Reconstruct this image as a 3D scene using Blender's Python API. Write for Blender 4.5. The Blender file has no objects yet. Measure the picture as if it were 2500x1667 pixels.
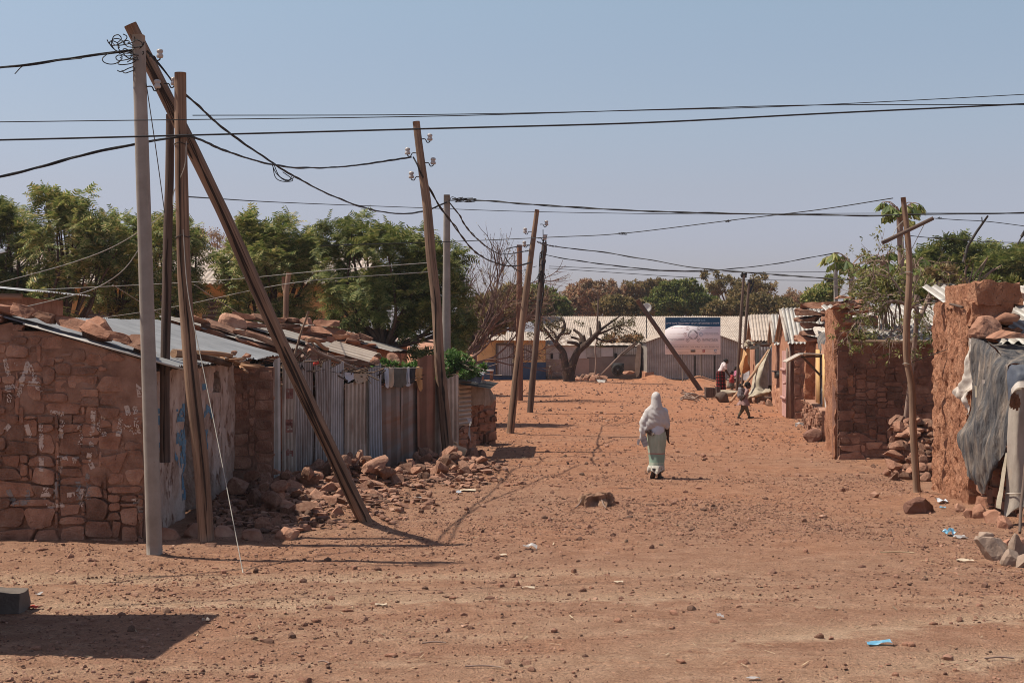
import bpy, bmesh, math, random
import numpy as np
from mathutils import Vector, Matrix
from mathutils.bvhtree import BVHTree
C = bpy.context.scene.collection
FL, HY, CX, CZ = 3472.0, 822.0, 1250.0, 2.55      # lens (px), eye level row, middle column, eye height (m)
def P(x, y, Y): return np.array([(x-CX)/FL*Y, Y, CZ-(y-HY)/FL*Y])
def G(x, y):
    Y = CZ*FL/(y-HY); return np.array([(x-CX)/FL*Y, Y, 0.0])
def vn(p, s, seed=0):
    """smooth value noise in -1..1 at points p (N,3)"""
    q = np.asarray(p, float)*s + seed*17.31
    i = np.floor(q).astype(np.int64); f = q-i; f = f*f*(3-2*f)
    def h(a, b, c):
        n = (a*374761393 + b*668265263 + c*2147483647 + seed*974711) & 0xffffffff
        n = ((n ^ (n >> 13))*1274126177) & 0xffffffff
        n = (n ^ (n >> 16)) & 0xffff
        return n/32767.5-1
    r = 0
    for dx in (0, 1):
        for dy in (0, 1):
            for dz in (0, 1):
                w = np.abs(1-dx-f[:, 0])*np.abs(1-dy-f[:, 1])*np.abs(1-dz-f[:, 2])
                r = r+w*h(i[:, 0]+dx, i[:, 1]+dy, i[:, 2]+dz)
    return r
def fbm(p, s, seed=0, o=3):
    r = 0; a = 1
    for k in range(o):
        r = r+a*vn(p, s*2**k, seed+k); a *= .5
    return r/1.6
# ---------------------------------------------------------------- geometry collector
class Geo:
    def __init__(s): s.V = []; s.F = []; s.U = []; s.n = 0
    def add(s, V, F, U=None, mi=0, sm=True):
        V = np.asarray(V, float); F = np.asarray(F, np.int64)
        if len(F) == 0: return s
        s.V.append(V); s.F.append((F+s.n, mi, sm)); s.n += len(V)
        s.U.append(np.zeros((len(V), 2)) if U is None else np.asarray(U, float)); return s
    def mesh(s, name, off):
        me = bpy.data.meshes.new(name)
        V = np.concatenate(s.V)-np.asarray(off); U = np.concatenate(s.U)
        me.vertices.add(len(V)); me.vertices.foreach_set('co', V.astype(np.float32).ravel())
        L = np.concatenate([f.ravel() for f, _, _ in s.F])
        cnt = np.concatenate([np.full(len(f), f.shape[1]) for f, _, _ in s.F])
        mi = np.concatenate([np.full(len(f), m) for f, m, _ in s.F])
        sm = np.concatenate([np.full(len(f), t) for f, _, t in s.F])
        me.loops.add(len(L)); me.loops.foreach_set('vertex_index', L.astype(np.int32))
        me.polygons.add(len(cnt))
        me.polygons.foreach_set('loop_start', np.concatenate([[0], np.cumsum(cnt)[:-1]]).astype(np.int32))
        me.polygons.foreach_set('loop_total', cnt.astype(np.int32))
        me.polygons.foreach_set('material_index', mi.astype(np.int32))
        me.polygons.foreach_set('use_smooth', sm.astype(bool))
        uv = me.uv_layers.new(name='UVMap'); uv.data.foreach_set('uv', U[L].astype(np.float32).ravel())
        me.update(calc_edges=True); me.validate(); return me
def tag(o, label=None, cat=None, group=None, kind=None):
    if label: o['label'] = label
    if cat: o['category'] = cat
    if group: o['group'] = group
    if kind: o['kind'] = kind
    return o
def thing(name, label, cat, loc, group=None):
    o = bpy.data.objects.new(name, None); C.objects.link(o); o.location = [float(v) for v in loc]; o.empty_display_size = .2
    return tag(o, label, cat, group)
def wl(o):
    v = np.array(o.location)
    return v if o.parent is None else v+wl(o.parent)
def build(name, g, mats, root=None, loc=None):
    mats = mats if isinstance(mats, (list, tuple)) else [mats]
    if isinstance(g, tuple): g = Geo().add(*g)
    if root is not None: off = wl(root)
    elif loc is not None: off = np.asarray(loc, float)
    else:
        A = np.concatenate(g.V); off = np.array([A[:, 0].mean(), A[:, 1].mean(), A[:, 2].min()])
    o = bpy.data.objects.new(name, g.mesh(name, off)); C.objects.link(o)
    for m in mats: o.data.materials.append(m)
    if root is not None: o.parent = root
    else: o.location = off
    return o
def single(name, g, mats, label, cat, group=None, loc=None):
    return tag(build(name, g, mats, loc=loc), label, cat, group)
# ---------------------------------------------------------------- shape makers, each returns (V, F, UV)
def qgrid(nu, nv, wrap=False):
    i = np.arange(nu-1)[:, None]; j = np.arange(nv-(0 if wrap else 1))[None, :]
    j2 = (j+1) % nv
    return np.stack([i*nv+j, (i+1)*nv+j, (i+1)*nv+j2, i*nv+j2], -1).reshape(-1, 4)
def nrm(v): v = np.asarray(v, float); return v/(np.linalg.norm(v, axis=-1, keepdims=True)+1e-12)
def tube(path, rad, n=8, cap=True, rough=0, seed=0, sq=0, step=None, roll=0):
    path = np.asarray(path, float); rad = np.broadcast_to(np.asarray(rad, float), (len(path),)) if np.ndim(rad) == 0 else np.asarray(rad, float)
    if step:
        d = np.r_[0, np.cumsum(np.linalg.norm(np.diff(path, axis=0), axis=1))]; m = max(2, int(d[-1]/step)+1)
        t = np.linspace(0, d[-1], m); path = np.stack([np.interp(t, d, path[:, k]) for k in range(3)], 1); rad = np.interp(t, d, rad)
    T = nrm(np.gradient(path, axis=0)); ref = np.array([0, 1., 0]) if abs(T[0][2]) > .5 else np.array([0, 0, 1.])
    A = nrm(np.cross(np.broadcast_to(ref, T.shape), T)); B = np.cross(T, A)
    a = np.arange(n)/n*2*np.pi+roll; ca, sa = np.cos(a), np.sin(a)
    if sq:
        k = 1/np.maximum(np.abs(ca), np.abs(sa))**sq; ca, sa = ca*k, sa*k
    V = path[:, None]+rad[:, None, None]*(ca[None, :, None]*A[:, None]+sa[None, :, None]*B[:, None])
    d = np.r_[0, np.cumsum(np.linalg.norm(np.diff(path, axis=0), axis=1))]
    if rough:
        s = fbm(np.stack([np.broadcast_to(ca*3, (len(path), n)).ravel(), np.broadcast_to(sa*3, (len(path), n)).ravel(), np.repeat(d*.9, n)], 1), 1, seed)
        V = V+(V-path[:, None])*(s.reshape(len(path), n, 1)*rough)
    U = np.stack([np.broadcast_to(a/(2*np.pi)*rad.max()*6.28, (len(path), n)), np.broadcast_to(d[:, None], (len(path), n))], -1).reshape(-1, 2)
    V = V.reshape(-1, 3); F = qgrid(len(path), n, True)[:, ::-1]
    if cap:
        m = len(V); V = np.r_[V, path[[0, -1]]]; U = np.r_[U, [[0, 0], [0, d[-1]]]]
        k = np.arange(n); k2 = (k+1) % n; b = (len(path)-1)*n
        F = np.r_[F, np.stack([k*0+m, k, k2, k2], 1), np.stack([k*0+m+1, b+k2, b+k, b+k], 1)]
        g = F[-2*n:].copy(); F = F[:-2*n]
        return V, F, U, g[:, :3]
    return V, F, U, None
def addtube(g, *a, mi=0, **k):
    V, F, U, t = tube(*a, **k); g.add(V, F, U, mi)
    if t is not None:
        f, m, s = g.F[-1]; g.F.append((t+(g.n-len(V)), mi, False))
    return g
def box(A, B, jit=0, seed=0):
    A = np.asarray(A, float); B = np.asarray(B, float)
    V = np.array([[x, y, z] for x in (A[0], B[0]) for y in (A[1], B[1]) for z in (A[2], B[2])])
    if jit: V = V+np.random.default_rng(seed).normal(0, jit, V.shape)
    F = [[0, 1, 3, 2], [4, 6, 7, 5], [0, 4, 5, 1], [2, 3, 7, 6], [0, 2, 6, 4], [1, 5, 7, 3]]
    return V, F, None
def plank(p, q, w, t, up=(0, 0, 1)):
    p = np.asarray(p, float); q = np.asarray(q, float); T = nrm(q-p); S = nrm(np.cross(T, up)); N = np.cross(S, T); L = np.linalg.norm(q-p)
    V = np.array([b+S*w/2*i+N*t/2*j for b in (p, q) for i in (-1, 1) for j in (-1, 1)])
    F = [[0, 1, 3, 2], [4, 6, 7, 5], [0, 4, 5, 1], [2, 3, 7, 6], [0, 2, 6, 4], [1, 5, 7, 3]]
    return V, F, [[w/2*i, L*k] for k in (0, 1) for i in (-1, 1) for j in (-1, 1)]
def lump(A, B, th, z0, za, zb, res=.09, amp=.03, seed=0, s=5, topn=0, s2=None):
    """rough solid wall from A to B (x,y), thickness th to the left of A->B, tops za at A and zb at B"""
    A = np.r_[np.asarray(A, float)[:2], 0]; B = np.r_[np.asarray(B, float)[:2], 0]; L = np.linalg.norm(B-A); D = (B-A)/L; N = np.array([-D[1], D[0], 0])
    nu = max(2, int(L/res)+1); nw = max(2, int(th/res)+1); nz = max(2, int((max(za, zb)-z0)/res)+1)
    out = Geo()
    def patch(fu, a, b):
        i, j = np.meshgrid(np.linspace(0, 1, a), np.linspace(0, 1, b), indexing='ij'); u, w, t = fu(i.ravel(), j.ravel())
        zt = za+(zb-za)*u
        V = A+D*(u*L)[:, None]+N*(w*th)[:, None]; V[:, 2] = z0+(zt-z0)*t
        if topn: V[:, 2] += topn*vn(V*[1, 1, 0], 2.2, seed+9)*t**3
        out.add(V, qgrid(a, b), np.stack([u*L, V[:, 2]], 1))
    O = lambda x: x*0
    patch(lambda i, j: (i, O(i), j), nu, nz); patch(lambda i, j: (1-i, O(i)+1, j), nu, nz)
    patch(lambda i, j: (O(i)+1, i, j), nw, nz); patch(lambda i, j: (O(i), 1-i, j), nw, nz)
    patch(lambda i, j: (i, j, O(i)+1), nu, nw)
    for k, V in enumerate(out.V):
        V += np.stack([fbm(V+i*31, s, seed+i) for i in range(3)], 1)*amp*[1, 1, .6]
        if s2: V += np.stack([vn(V*[1, 1, .6]+i*31, s2, seed+5+i) for i in range(3)], 1)*amp*.8
    return out
def corr(O, U, V, w, h, pitch=.076, amp=.011, nv=5, rag=0, seed=0, bend=0):
    U = nrm(U); V = nrm(V); N = np.cross(U, V); nu = max(4, int(w/pitch*6)+1)
    u, v = np.meshgrid(np.linspace(0, w, nu), np.linspace(0, 1, nv), indexing='ij'); u = u.ravel(); v = v.ravel()
    hh = h*np.ones_like(u)
    if rag: hh = h+rag*np.round(vn(np.stack([u, u*0, u*0], 1), 9, seed)*2)/2
    p = np.asarray(O, float)+U*u[:, None]+V*(v*hh)[:, None]
    d = amp*np.cos(u/pitch*2*np.pi)
    if bend: d = d+bend*vn(np.stack([u, v*h, u*0], 1), 1.3, seed+3)
    return p+N*d[:, None], qgrid(nu, nv), np.stack([u*(.076/pitch), v*h], 1)
def roofgeo(O, U, V, W, H, pitch=.076, amp=.011, sheet=.86, seed=0, over=.05, rag=.03):
    g = Geo(); r = np.random.default_rng(seed); U = nrm(U); V = nrm(V); N = np.cross(U, V); x = 0; k = 0
    nrow = max(1, int(round(H/2.4)))
    for row in range(nrow):
        x = 0; h = H/nrow
        while x < W-.05:
            w = min(sheet, W-x)
            Uj = U+V*r.normal(0, .004)
            o = np.asarray(O, float)+U*x+V*(row*h-(.12 if row else 0)+r.normal(0, .02))+N*((k % 2)*.006+row*-.012+.004)
            a, b, c = corr(o, Uj, V, w+over, h+(.12 if row else 0), pitch, amp, 5, rag, seed+k, .006)
            g.add(a, b, c+np.array([k*3.8, row*5.1])); x += sheet; k += 1
    return g
def ico(sub):
    bm = bmesh.new(); bmesh.ops.create_icosphere(bm, subdivisions=sub, radius=1)
    V = np.array([v.co[:] for v in bm.verts]); F = np.array([[v.index for v in f.verts] for f in bm.faces]); bm.free(); return V, F
ICO = {k: ico(k) for k in (1, 2, 3, 4)}
def rockshape(seed, sub=2, cuts=9, flat=(1, .8, .6), n=.08, boxy=0):
    r = np.random.default_rng(seed); V, F = ICO[sub]; V = V.copy()
    if boxy:
        for d in ((1, 0, 0), (-1, 0, 0), (0, 1, 0), (0, -1, 0), (0, 0, 1), (0, 0, -1)):
            d = nrm(np.array(d)+r.normal(0, .13, 3)); e = V@d-r.uniform(.5, .62); V = V-np.maximum(e, 0)[:, None]*d*.96
        V = V/.66
    for _ in range(cuts):
        d = nrm(r.normal(size=3)); t = r.uniform(.4, .8); e = V@d-t; V = V-np.maximum(e, 0)[:, None]*d
    V[:, 2] = np.maximum(V[:, 2], -.42)
    V = V*(1.12+n*fbm(V, 2.2, seed)[:, None]+.03*vn(V, 9, seed+4)[:, None]); V = V*np.asarray(flat)
    V[:, 2] -= V[:, 2].min(); return V, F
def masonry(A, B, z0, ztop, seed=0, sw=(.22, .5), sh=(.12, .3), proud=.045, gap=.012, th=.35, mort=.03, flatN=None, res=.07, x0=0.):
    """stone wall face from A to B, stones stand out to the right of A->B; ztop(u)-> height. returns stones Geo, core Geo"""
    A = np.r_[np.asarray(A, float)[:2], 0]; B = np.r_[np.asarray(B, float)[:2], 0]; L = np.linalg.norm(B-A); D = (B-A)/L; N = np.array([D[1], -D[0], 0])
    r = np.random.default_rng(seed); st = Geo(); zmax = max(ztop(t) for t in np.linspace(0, L, 30)); cw = .055; nx = int(L/cw)+1; nzc = int((zmax-z0)/cw)+1; occ = np.zeros((nx, nzc), bool)
    for iz in range(nzc):
        for ix in range(nx):
            if occ[ix, iz]: continue
            big = 1.25-.5*iz/max(nzc, 1); wc = max(2, int(round(r.uniform(*sw)*big/cw))); hc = max(1, int(round(r.uniform(*sh)*big/cw)))
            if r.random() < .22: wc, hc = max(2, wc//2), max(1, hc//2)
            k = 0
            while k < wc and ix+k < nx and not occ[ix+k, iz]: k += 1
            wc = k
            if nx-(ix+wc) == 1: wc += 1
            hc = min(hc, nzc-iz); occ[ix:ix+wc, iz:iz+hc] = True
            a, b = ix*cw, min((ix+wc)*cw, L); zs, zt = z0+iz*cw, min(z0+(iz+hc)*cw, ztop((a+b)/2)-.01); c = (a+b)/2
            if b-a < .05 or zt-zs < .04: continue
            n = 22; an = (np.arange(n)+.5)/n*2*np.pi; ex = r.uniform(.2, .6)
            x = np.sign(np.cos(an))*np.abs(np.cos(an))**ex; y = np.sign(np.sin(an))*np.abs(np.sin(an))**ex
            g_ = gap*r.uniform(.3, 2.0); hw = (b-a)/2-g_; hz = (zt-zs)/2-g_; q1, q2, q3, q4 = r.normal(0, .15, 4)
            wob = vn(np.stack([x*1.3+ix, y*1.3+iz, x*0], 1), 1.6, seed)*.2
            px = x*hw*(1+q1*y+wob)+q3*hz*y*.4; pz = y*hz*(1+q2*x+wob)+q4*hw*x*.25; pr = proud*r.uniform(.1, 1.3); tilt = r.normal(0, .05, 2)
            rings = []
            for sc, dep in ((1.04, -.07), (1.0, pr*.7-.012), (.975, pr*.97), (.72, pr), (.36, pr*1.02)):
                R = A+D*(c+px*sc)[:, None]+N*(dep+(tilt[0]*px*sc+tilt[1]*pz*sc)*(dep > 0))[:, None] if True else 0; R[:, 2] = (zs+zt)/2+pz*sc; rings.append(R)
            V = np.concatenate(rings+[(A+D*c+N*pr*1.02+[0, 0, (zs+zt)/2])[None]]); V = V+N*(fbm(V, 8, seed+3)*.016)[:, None]
            F = qgrid(5, n, True)[:, ::-1]; k = np.arange(n)
            st.add(V, F, V[:, [0, 2]], 0, False); f = np.stack([4*n+k, 4*n+(k+1) % n, k*0+5*n], 1); st.F.append((f+(st.n-len(V)), 0, False))
    core = Geo(); nu = max(2, int(L/res)); nz = max(2, int((zmax-z0)/res)); i, j = np.meshgrid(np.linspace(0, L, nu), np.linspace(0, 1, nz), indexing='ij'); i = i.ravel(); j = j.ravel()
    zt = np.array([ztop(t) for t in i]); V = A+D*i[:, None]; V[:, 2] = z0+(zt-z0)*j
    core.add(V+N*(fbm(V, 2.3, seed+1)*mort*1.1+fbm(V, 10, seed+2)*.014-mort*.3+mort*1.3*(j-.35))[:, None], qgrid(nu, nz), np.stack([i, V[:, 2]], 1))
    # body behind the face
    us = np.linspace(0, L, 12); T = np.array([ztop(t) for t in us]); b = []
    for off, zz in ((0, T), (-th, T), (-th, T*0+z0), (0, T*0+z0)):
        q = A+D*us[:, None]+N*off; q[:, 2] = zz; b.append(q)
    W = np.stack(b, 1).reshape(-1, 3); W = W+np.stack([fbm(W+k*9, 4, seed+k) for k in range(3)], 1)*.012
    F = qgrid(12, 4, True); F = F[(F[:, 0] % 4) != 3]; core.add(W, F, W[:, [0, 2]], 0, False)
    core.add(W[:4], [[0, 1, 2, 3]], None, 0, False); core.add(W[-4:], [[3, 2, 1, 0]], None, 0, False)
    return st, core
def coping(pts, seed, size=(.18, .42), hh=(.1, .22), wid=.3, levels=1):
    """row of rough blocks laid along a polyline"""
    r = np.random.default_rng(seed); g = Geo(); pts = np.asarray(pts, float); d = np.r_[0, np.cumsum(np.linalg.norm(np.diff(pts, axis=0), axis=1))]
    for lv in range(levels):
        t = r.uniform(0, .1)
        while t < d[-1]:
            s = r.uniform(*size); h = r.uniform(*hh); c = np.array([np.interp(t+s/2, d, pts[:, k]) for k in range(3)])
            V, F = rockshape(int(r.integers(1e6)), 3, 4, (s*.56, wid*r.uniform(.45, .65), h*.62), .1, 1)
            i = min(len(pts)-2, np.searchsorted(d, min(t+s/2, d[-1]-1e-3))-1); T = nrm(pts[i+1]-pts[i]); an = math.atan2(T[1], T[0])+r.normal(0, .12)
            R = np.array(Matrix.Rotation(an, 3, 'Z')@Matrix.Rotation(-math.asin(T[2])+r.normal(0, .08), 3, 'Y'))
            g.add(V@R.T+c+[0, r.normal(0, .03), lv*hh[1]*.85-.03], F, V[:, :2], 0, False); t += s*r.uniform(.78, .95)
    return g
def cat(p, q, sag, n=24): 
    t = np.linspace(0, 1, n)[:, None]; p = np.asarray(p, float); q = np.asarray(q, float)
    return p+(q-p)*t-np.array([0, 0, 1])*sag*4*t*(1-t)
def spl(pts, n=40):
    """Catmull-Rom curve through points"""
    p = np.asarray(pts, float)
    if len(p) < 3: return np.stack([np.linspace(p[0][k], p[-1][k], n) for k in range(p.shape[1])], 1)
    q = np.r_[[2*p[0]-p[1]], p, [2*p[-1]-p[-2]]]; out = []; m = max(2, n//(len(p)-1))
    for i in range(len(p)-1):
        t = np.linspace(0, 1, m, endpoint=False)[:, None]; a, b, c, d = q[i:i+4]
        out.append(.5*(2*b+(c-a)*t+(2*a-5*b+4*c-d)*t*t+(3*b-a-3*c+d)*t**3))
    return np.concatenate(out+[p[-1:]])
def cloth(rows, nu=24, nv=30, amp=.03, s=4, seed=0, stretch=(1, 1, .35)):
    """sheet through a net of control points rows[v][u]"""
    R = np.array([spl(r, nu*2)[np.linspace(0, len(spl(r, nu*2))-1, nu).astype(int)] for r in rows]); K = np.stack([spl(R[:, j], nv*2) for j in range(nu)], 1)
    K = K[np.linspace(0, len(K)-1, nv).astype(int)]; V = K.reshape(-1, 3)
    gu = np.gradient(K, axis=1); gv = np.gradient(K, axis=0); N = nrm(np.cross(gu, gv)).reshape(-1, 3)
    V = V+N*(fbm(V*np.asarray(stretch), s, seed)*amp)[:, None]
    uu, vv = np.meshgrid(np.linspace(0, 1, nv), np.linspace(0, 1, nu), indexing='ij')
    return V, qgrid(nv, nu), np.stack([vv.ravel(), uu.ravel()], 1)
def lathe(prof, n=14, c=(0, 0, 0), M=None):
    a = np.arange(n)/n*2*np.pi; V = np.array([[r*math.cos(t), r*math.sin(t), z] for r, z in prof for t in a])
    if M is not None: V = V@np.asarray(M).T
    return V+np.asarray(c), qgrid(len(prof), n, True)[:, ::-1], None
# ---------------------------------------------------------------- materials
def nt(name):
    m = bpy.data.materials.new(name); m.use_nodes = True; t = m.node_tree
    for n in list(t.nodes): t.nodes.remove(n)
    return m, t
def N(t, ty, **k):
    n = t.nodes.new(ty)
    for a, v in k.items():
        if a in n.inputs: n.inputs[a].default_value = v
        else: setattr(n, a, v)
    return n
def ramp(t, fac, stops, interp='LINEAR'):
    r = t.nodes.new('ShaderNodeValToRGB'); e = r.color_ramp.elements; r.color_ramp.interpolation = interp
    while len(e) < len(stops): e.new(.5)
    for x, (p, c) in zip(e, stops): x.position = p; x.color = (*c, 1) if len(c) == 3 else c
    t.links.new(fac, r.inputs[0]); return r.outputs[0]
def coords(t, kind, sc):
    if kind == 'World': o = N(t, 'ShaderNodeNewGeometry').outputs['Position']
    else: o = N(t, 'ShaderNodeTexCoord').outputs[kind]
    mp = N(t, 'ShaderNodeMapping'); mp.inputs['Scale'].default_value = sc; t.links.new(o, mp.inputs[0]); return mp.outputs[0]
def noise(t, co, s, d=6, r=.6, dist=0):
    n = N(t, 'ShaderNodeTexNoise', Scale=s, Detail=d, Roughness=r, Distortion=dist); t.links.new(co, n.inputs['Vector']); return n.outputs['Fac']
def mix(t, f, a, b, mode='MIX'):
    m = N(t, 'ShaderNodeMix', data_type='RGBA', blend_type=mode)
    for s, v in ((m.inputs[0], f), (m.inputs[6], a), (m.inputs[7], b)):
        if hasattr(v, 'is_output'): t.links.new(v, s)
        else: s.default_value = v if not isinstance(v, tuple) or len(v) == 4 else (*v, 1)
    return m.outputs[2]
def out(t, col, rough=.9, bump=None, bstr=.3, bdist=.02, metal=0, trans=0, spec=.3):
    b = N(t, 'ShaderNodeBsdfPrincipled', Roughness=rough, Metallic=metal); b.inputs['Specular IOR Level'].default_value = spec
    if hasattr(col, 'is_output'): t.links.new(col, b.inputs['Base Color'])
    else: b.inputs['Base Color'].default_value = (*col, 1)
    if bump is not None:
        bp = N(t, 'ShaderNodeBump', Strength=bstr, Distance=bdist); t.links.new(bump, bp.inputs['Height']); t.links.new(bp.outputs[0], b.inputs['Normal'])
    o = N(t, 'ShaderNodeOutputMaterial'); sh = b.outputs[0]
    if trans:
        tr = N(t, 'ShaderNodeBsdfTranslucent'); ms = N(t, 'ShaderNodeMixShader', Fac=trans)
        if hasattr(col, 'is_output'): t.links.new(col, tr.inputs[0])
        else: tr.inputs[0].default_value = (*col, 1)
        t.links.new(sh, ms.inputs[1]); t.links.new(tr.outputs[0], ms.inputs[2]); sh = ms.outputs[0]
    t.links.new(sh, o.inputs[0]); return b
def mat(name, stops, s=4, co='Object', sc=(1, 1, 1), rough=.9, bs=25, bstr=.4, bdist=.02, island=0, orand=0, metal=0, trans=0, d=6, fine=None, spec=.3):
    m, t = nt(name); c = coords(t, co, sc); f = noise(t, c, s, d)
    if len(stops[0]) == 3: stops = list(zip(np.linspace(.3, .7, len(stops)), stops))
    col = ramp(t, f, [(float(p), c2) for p, c2 in stops])
    if fine: col = mix(t, ramp(t, noise(t, c, fine[0], 3), [(fine[1], (0, 0, 0)), (fine[1]+.1, (1, 1, 1))]), col, fine[2])
    for src, amt in (('i', island), ('o', orand)):
        if amt:
            v = N(t, 'ShaderNodeNewGeometry').outputs['Random Per Island'] if src == 'i' else N(t, 'ShaderNodeObjectInfo').outputs['Random']
            col = mix(t, 1.0, col, ramp(t, v, [(0, (1-amt,)*3), (.35, (1-amt*.3, 1-amt*.42, 1-amt*.45)), (.7, (1+amt*.35, 1+amt*.12, 1+amt*.02)), (1, (1+amt*.5, 1+amt*.5, 1+amt*.5))]), 'MULTIPLY')
    out(t, col, rough, noise(t, c, bs, 5) if bstr else None, bstr, bdist, metal, trans, spec); return m
def leafmat(name, cols, trans=.3):
    m, t = nt(name); v = N(t, 'ShaderNodeNewGeometry').outputs['Random Per Island']
    col = ramp(t, v, list(zip([float(x) for x in np.linspace(0, 1, len(cols))], cols)))
    big = ramp(t, noise(t, coords(t, 'World', (1, 1, 1)), .8, 2), [(.3, (.7, .75, .7)), (.7, (1.25, 1.2, 1.1))])
    out(t, mix(t, 1.0, col, big, 'MULTIPLY'), .55, trans=trans, spec=.25); return m
def tinmat(name, base, rust, amt=.5, streak=True, rough=.5, metal=.25, ribs=True, ribk=.62):
    m, t = nt(name); c = coords(t, 'UV', (1, 1, 1)); s1 = noise(t, c, 1.6, 5); col = ramp(t, s1, [(.3, tuple(x*.75 for x in base)), (.5, base), (.7, tuple(min(1, x*1.25) for x in base))])
    c2 = coords(t, 'UV', (7, .8, 1) if streak else (1.5, 1.5, 1)); s2 = noise(t, c2, 1.5, 6, .65)
    col = mix(t, ramp(t, s2, [(.72-amt*.4, (0, 0, 0)), (.9-amt*.3, (1, 1, 1))]), col, rust)
    s3 = noise(t, coords(t, 'UV', (14, .6, 1)), 1.2, 4); col = mix(t, ramp(t, s3, [(.55, (0, 0, 0)), (.75, (.55, .55, .55))]), col, tuple(x*.45 for x in base))
    if ribs:      # grime in the valleys, darkened in the colour to stand in for faint rib shading
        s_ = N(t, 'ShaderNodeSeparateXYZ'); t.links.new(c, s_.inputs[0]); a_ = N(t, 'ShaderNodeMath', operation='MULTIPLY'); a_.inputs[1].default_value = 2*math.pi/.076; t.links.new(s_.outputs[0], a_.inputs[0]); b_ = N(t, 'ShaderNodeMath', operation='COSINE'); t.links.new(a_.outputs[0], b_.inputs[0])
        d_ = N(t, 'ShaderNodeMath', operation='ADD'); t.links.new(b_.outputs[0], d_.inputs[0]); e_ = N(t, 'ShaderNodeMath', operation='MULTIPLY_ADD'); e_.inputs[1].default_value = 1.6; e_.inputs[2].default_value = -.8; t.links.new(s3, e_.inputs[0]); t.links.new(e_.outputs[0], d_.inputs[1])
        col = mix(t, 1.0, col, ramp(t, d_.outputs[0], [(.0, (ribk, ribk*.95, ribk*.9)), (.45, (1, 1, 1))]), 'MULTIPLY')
    out(t, col, rough, noise(t, c, 40, 4), .15, .01, metal); return m
def woodmat(name, light, dark, crack=.62, cs=(22, .55, 1)):
    m, t = nt(name); c = coords(t, 'UV', cs); a = noise(t, c, 1.2, 7, .65, .4); col = ramp(t, a, [(.32, dark), (.5, tuple((x+y)/2 for x, y in zip(light, dark))), (.68, light)])
    c2 = coords(t, 'UV', (cs[0]*.75, cs[1]*.7, 1)); b = noise(t, c2, 1, 5, .6, .5); k = ramp(t, b, [(crack, (0, 0, 0)), (crack+.05, (1, 1, 1))])
    col = mix(t, k, col, tuple(x*.22 for x in dark)); big = noise(t, coords(t, 'Object', (1, 1, .6)), 1.5, 3)
    col = mix(t, 1.0, col, ramp(t, big, [(.3, (.75, .74, .74)), (.7, (1.2, 1.15, 1.1))]), 'MULTIPLY')
    out(t, col, .85, a, .6, .02); return m
# ================================================================ camera, light, sky
S = bpy.context.scene
cam = bpy.data.cameras.new('camera'); co = bpy.data.objects.new('camera', cam); C.objects.link(co); S.camera = co
co.location = (0, 0, CZ); co.rotation_euler = (math.radians(90), 0, 0); cam.sensor_width = 36; cam.lens = FL/2500*36
cam.shift_y = (HY-1667/2)/2500; cam.clip_end = 5000
SUN = Vector((-.6, .06, 1)).normalized()
sl = bpy.data.lights.new('sun', 'SUN'); sl.energy = 5.0; sl.angle = math.radians(.5); sl.color = (1, .915, .79)
so = bpy.data.objects.new('sun', sl); C.objects.link(so); so.rotation_euler = (-SUN).to_track_quat('-Z', 'Y').to_euler(); so.location = (-20, 0, 40)
w = bpy.data.worlds.new('World'); S.world = w; w.use_nodes = True; t = w.node_tree; bg = t.nodes['Background']
sk = t.nodes.new('ShaderNodeTexSky'); sk.sky_type = 'NISHITA'; sk.sun_disc = False; sk.sun_elevation = math.asin(SUN.z); sk.sun_rotation = math.atan2(SUN.x, SUN.y)
sk.air_density = 1.1; sk.dust_density = .8; sk.ozone_density = 1.0; sk.altitude = 0
tint = t.nodes.new('ShaderNodeMix'); tint.data_type = 'RGBA'; tint.blend_type = 'MULTIPLY'; tint.inputs[0].default_value = 1; tint.inputs[7].default_value = (1.03, .95, 1.03, 1)
t.links.new(sk.outputs[0], tint.inputs[6]); 
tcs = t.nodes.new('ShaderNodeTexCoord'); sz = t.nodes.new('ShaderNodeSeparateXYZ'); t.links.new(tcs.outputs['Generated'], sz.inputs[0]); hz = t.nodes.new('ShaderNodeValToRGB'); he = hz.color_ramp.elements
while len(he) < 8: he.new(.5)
for e_, (p_, c_) in zip(he, [(0, (.68, .74, 1.0)), (.0645, (.837, .82, .977)), (.103, (.96, .89, .915)), (.145, (1.068, 1.012, .948)), (.195, (1.166, 1.118, .99)), (.235, (1.26, 1.226, 1.033)), (.4, (1.18, 1.05, .9)), (.7, (1.1, .98, .8))]): e_.position = p_; e_.color = (*[v_/1.3 for v_ in c_], 1)  # upper stops tint the unseen zenith warmer, to take blue out of shaded areas
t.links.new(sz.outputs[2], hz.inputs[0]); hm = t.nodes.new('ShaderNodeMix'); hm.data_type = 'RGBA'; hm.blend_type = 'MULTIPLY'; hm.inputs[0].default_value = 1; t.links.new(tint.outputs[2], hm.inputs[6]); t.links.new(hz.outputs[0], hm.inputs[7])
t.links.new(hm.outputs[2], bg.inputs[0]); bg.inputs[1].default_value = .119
S.view_settings.view_transform = 'Standard'; S.view_settings.look = 'None'; S.view_settings.exposure = .22; S.view_settings.gamma = 1
S.cycles.filter_width = 1.0; S.cycles.max_bounces = 6; S.cycles.transparent_max_bounces = 8; S.cycles.use_adaptive_sampling = True
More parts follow.
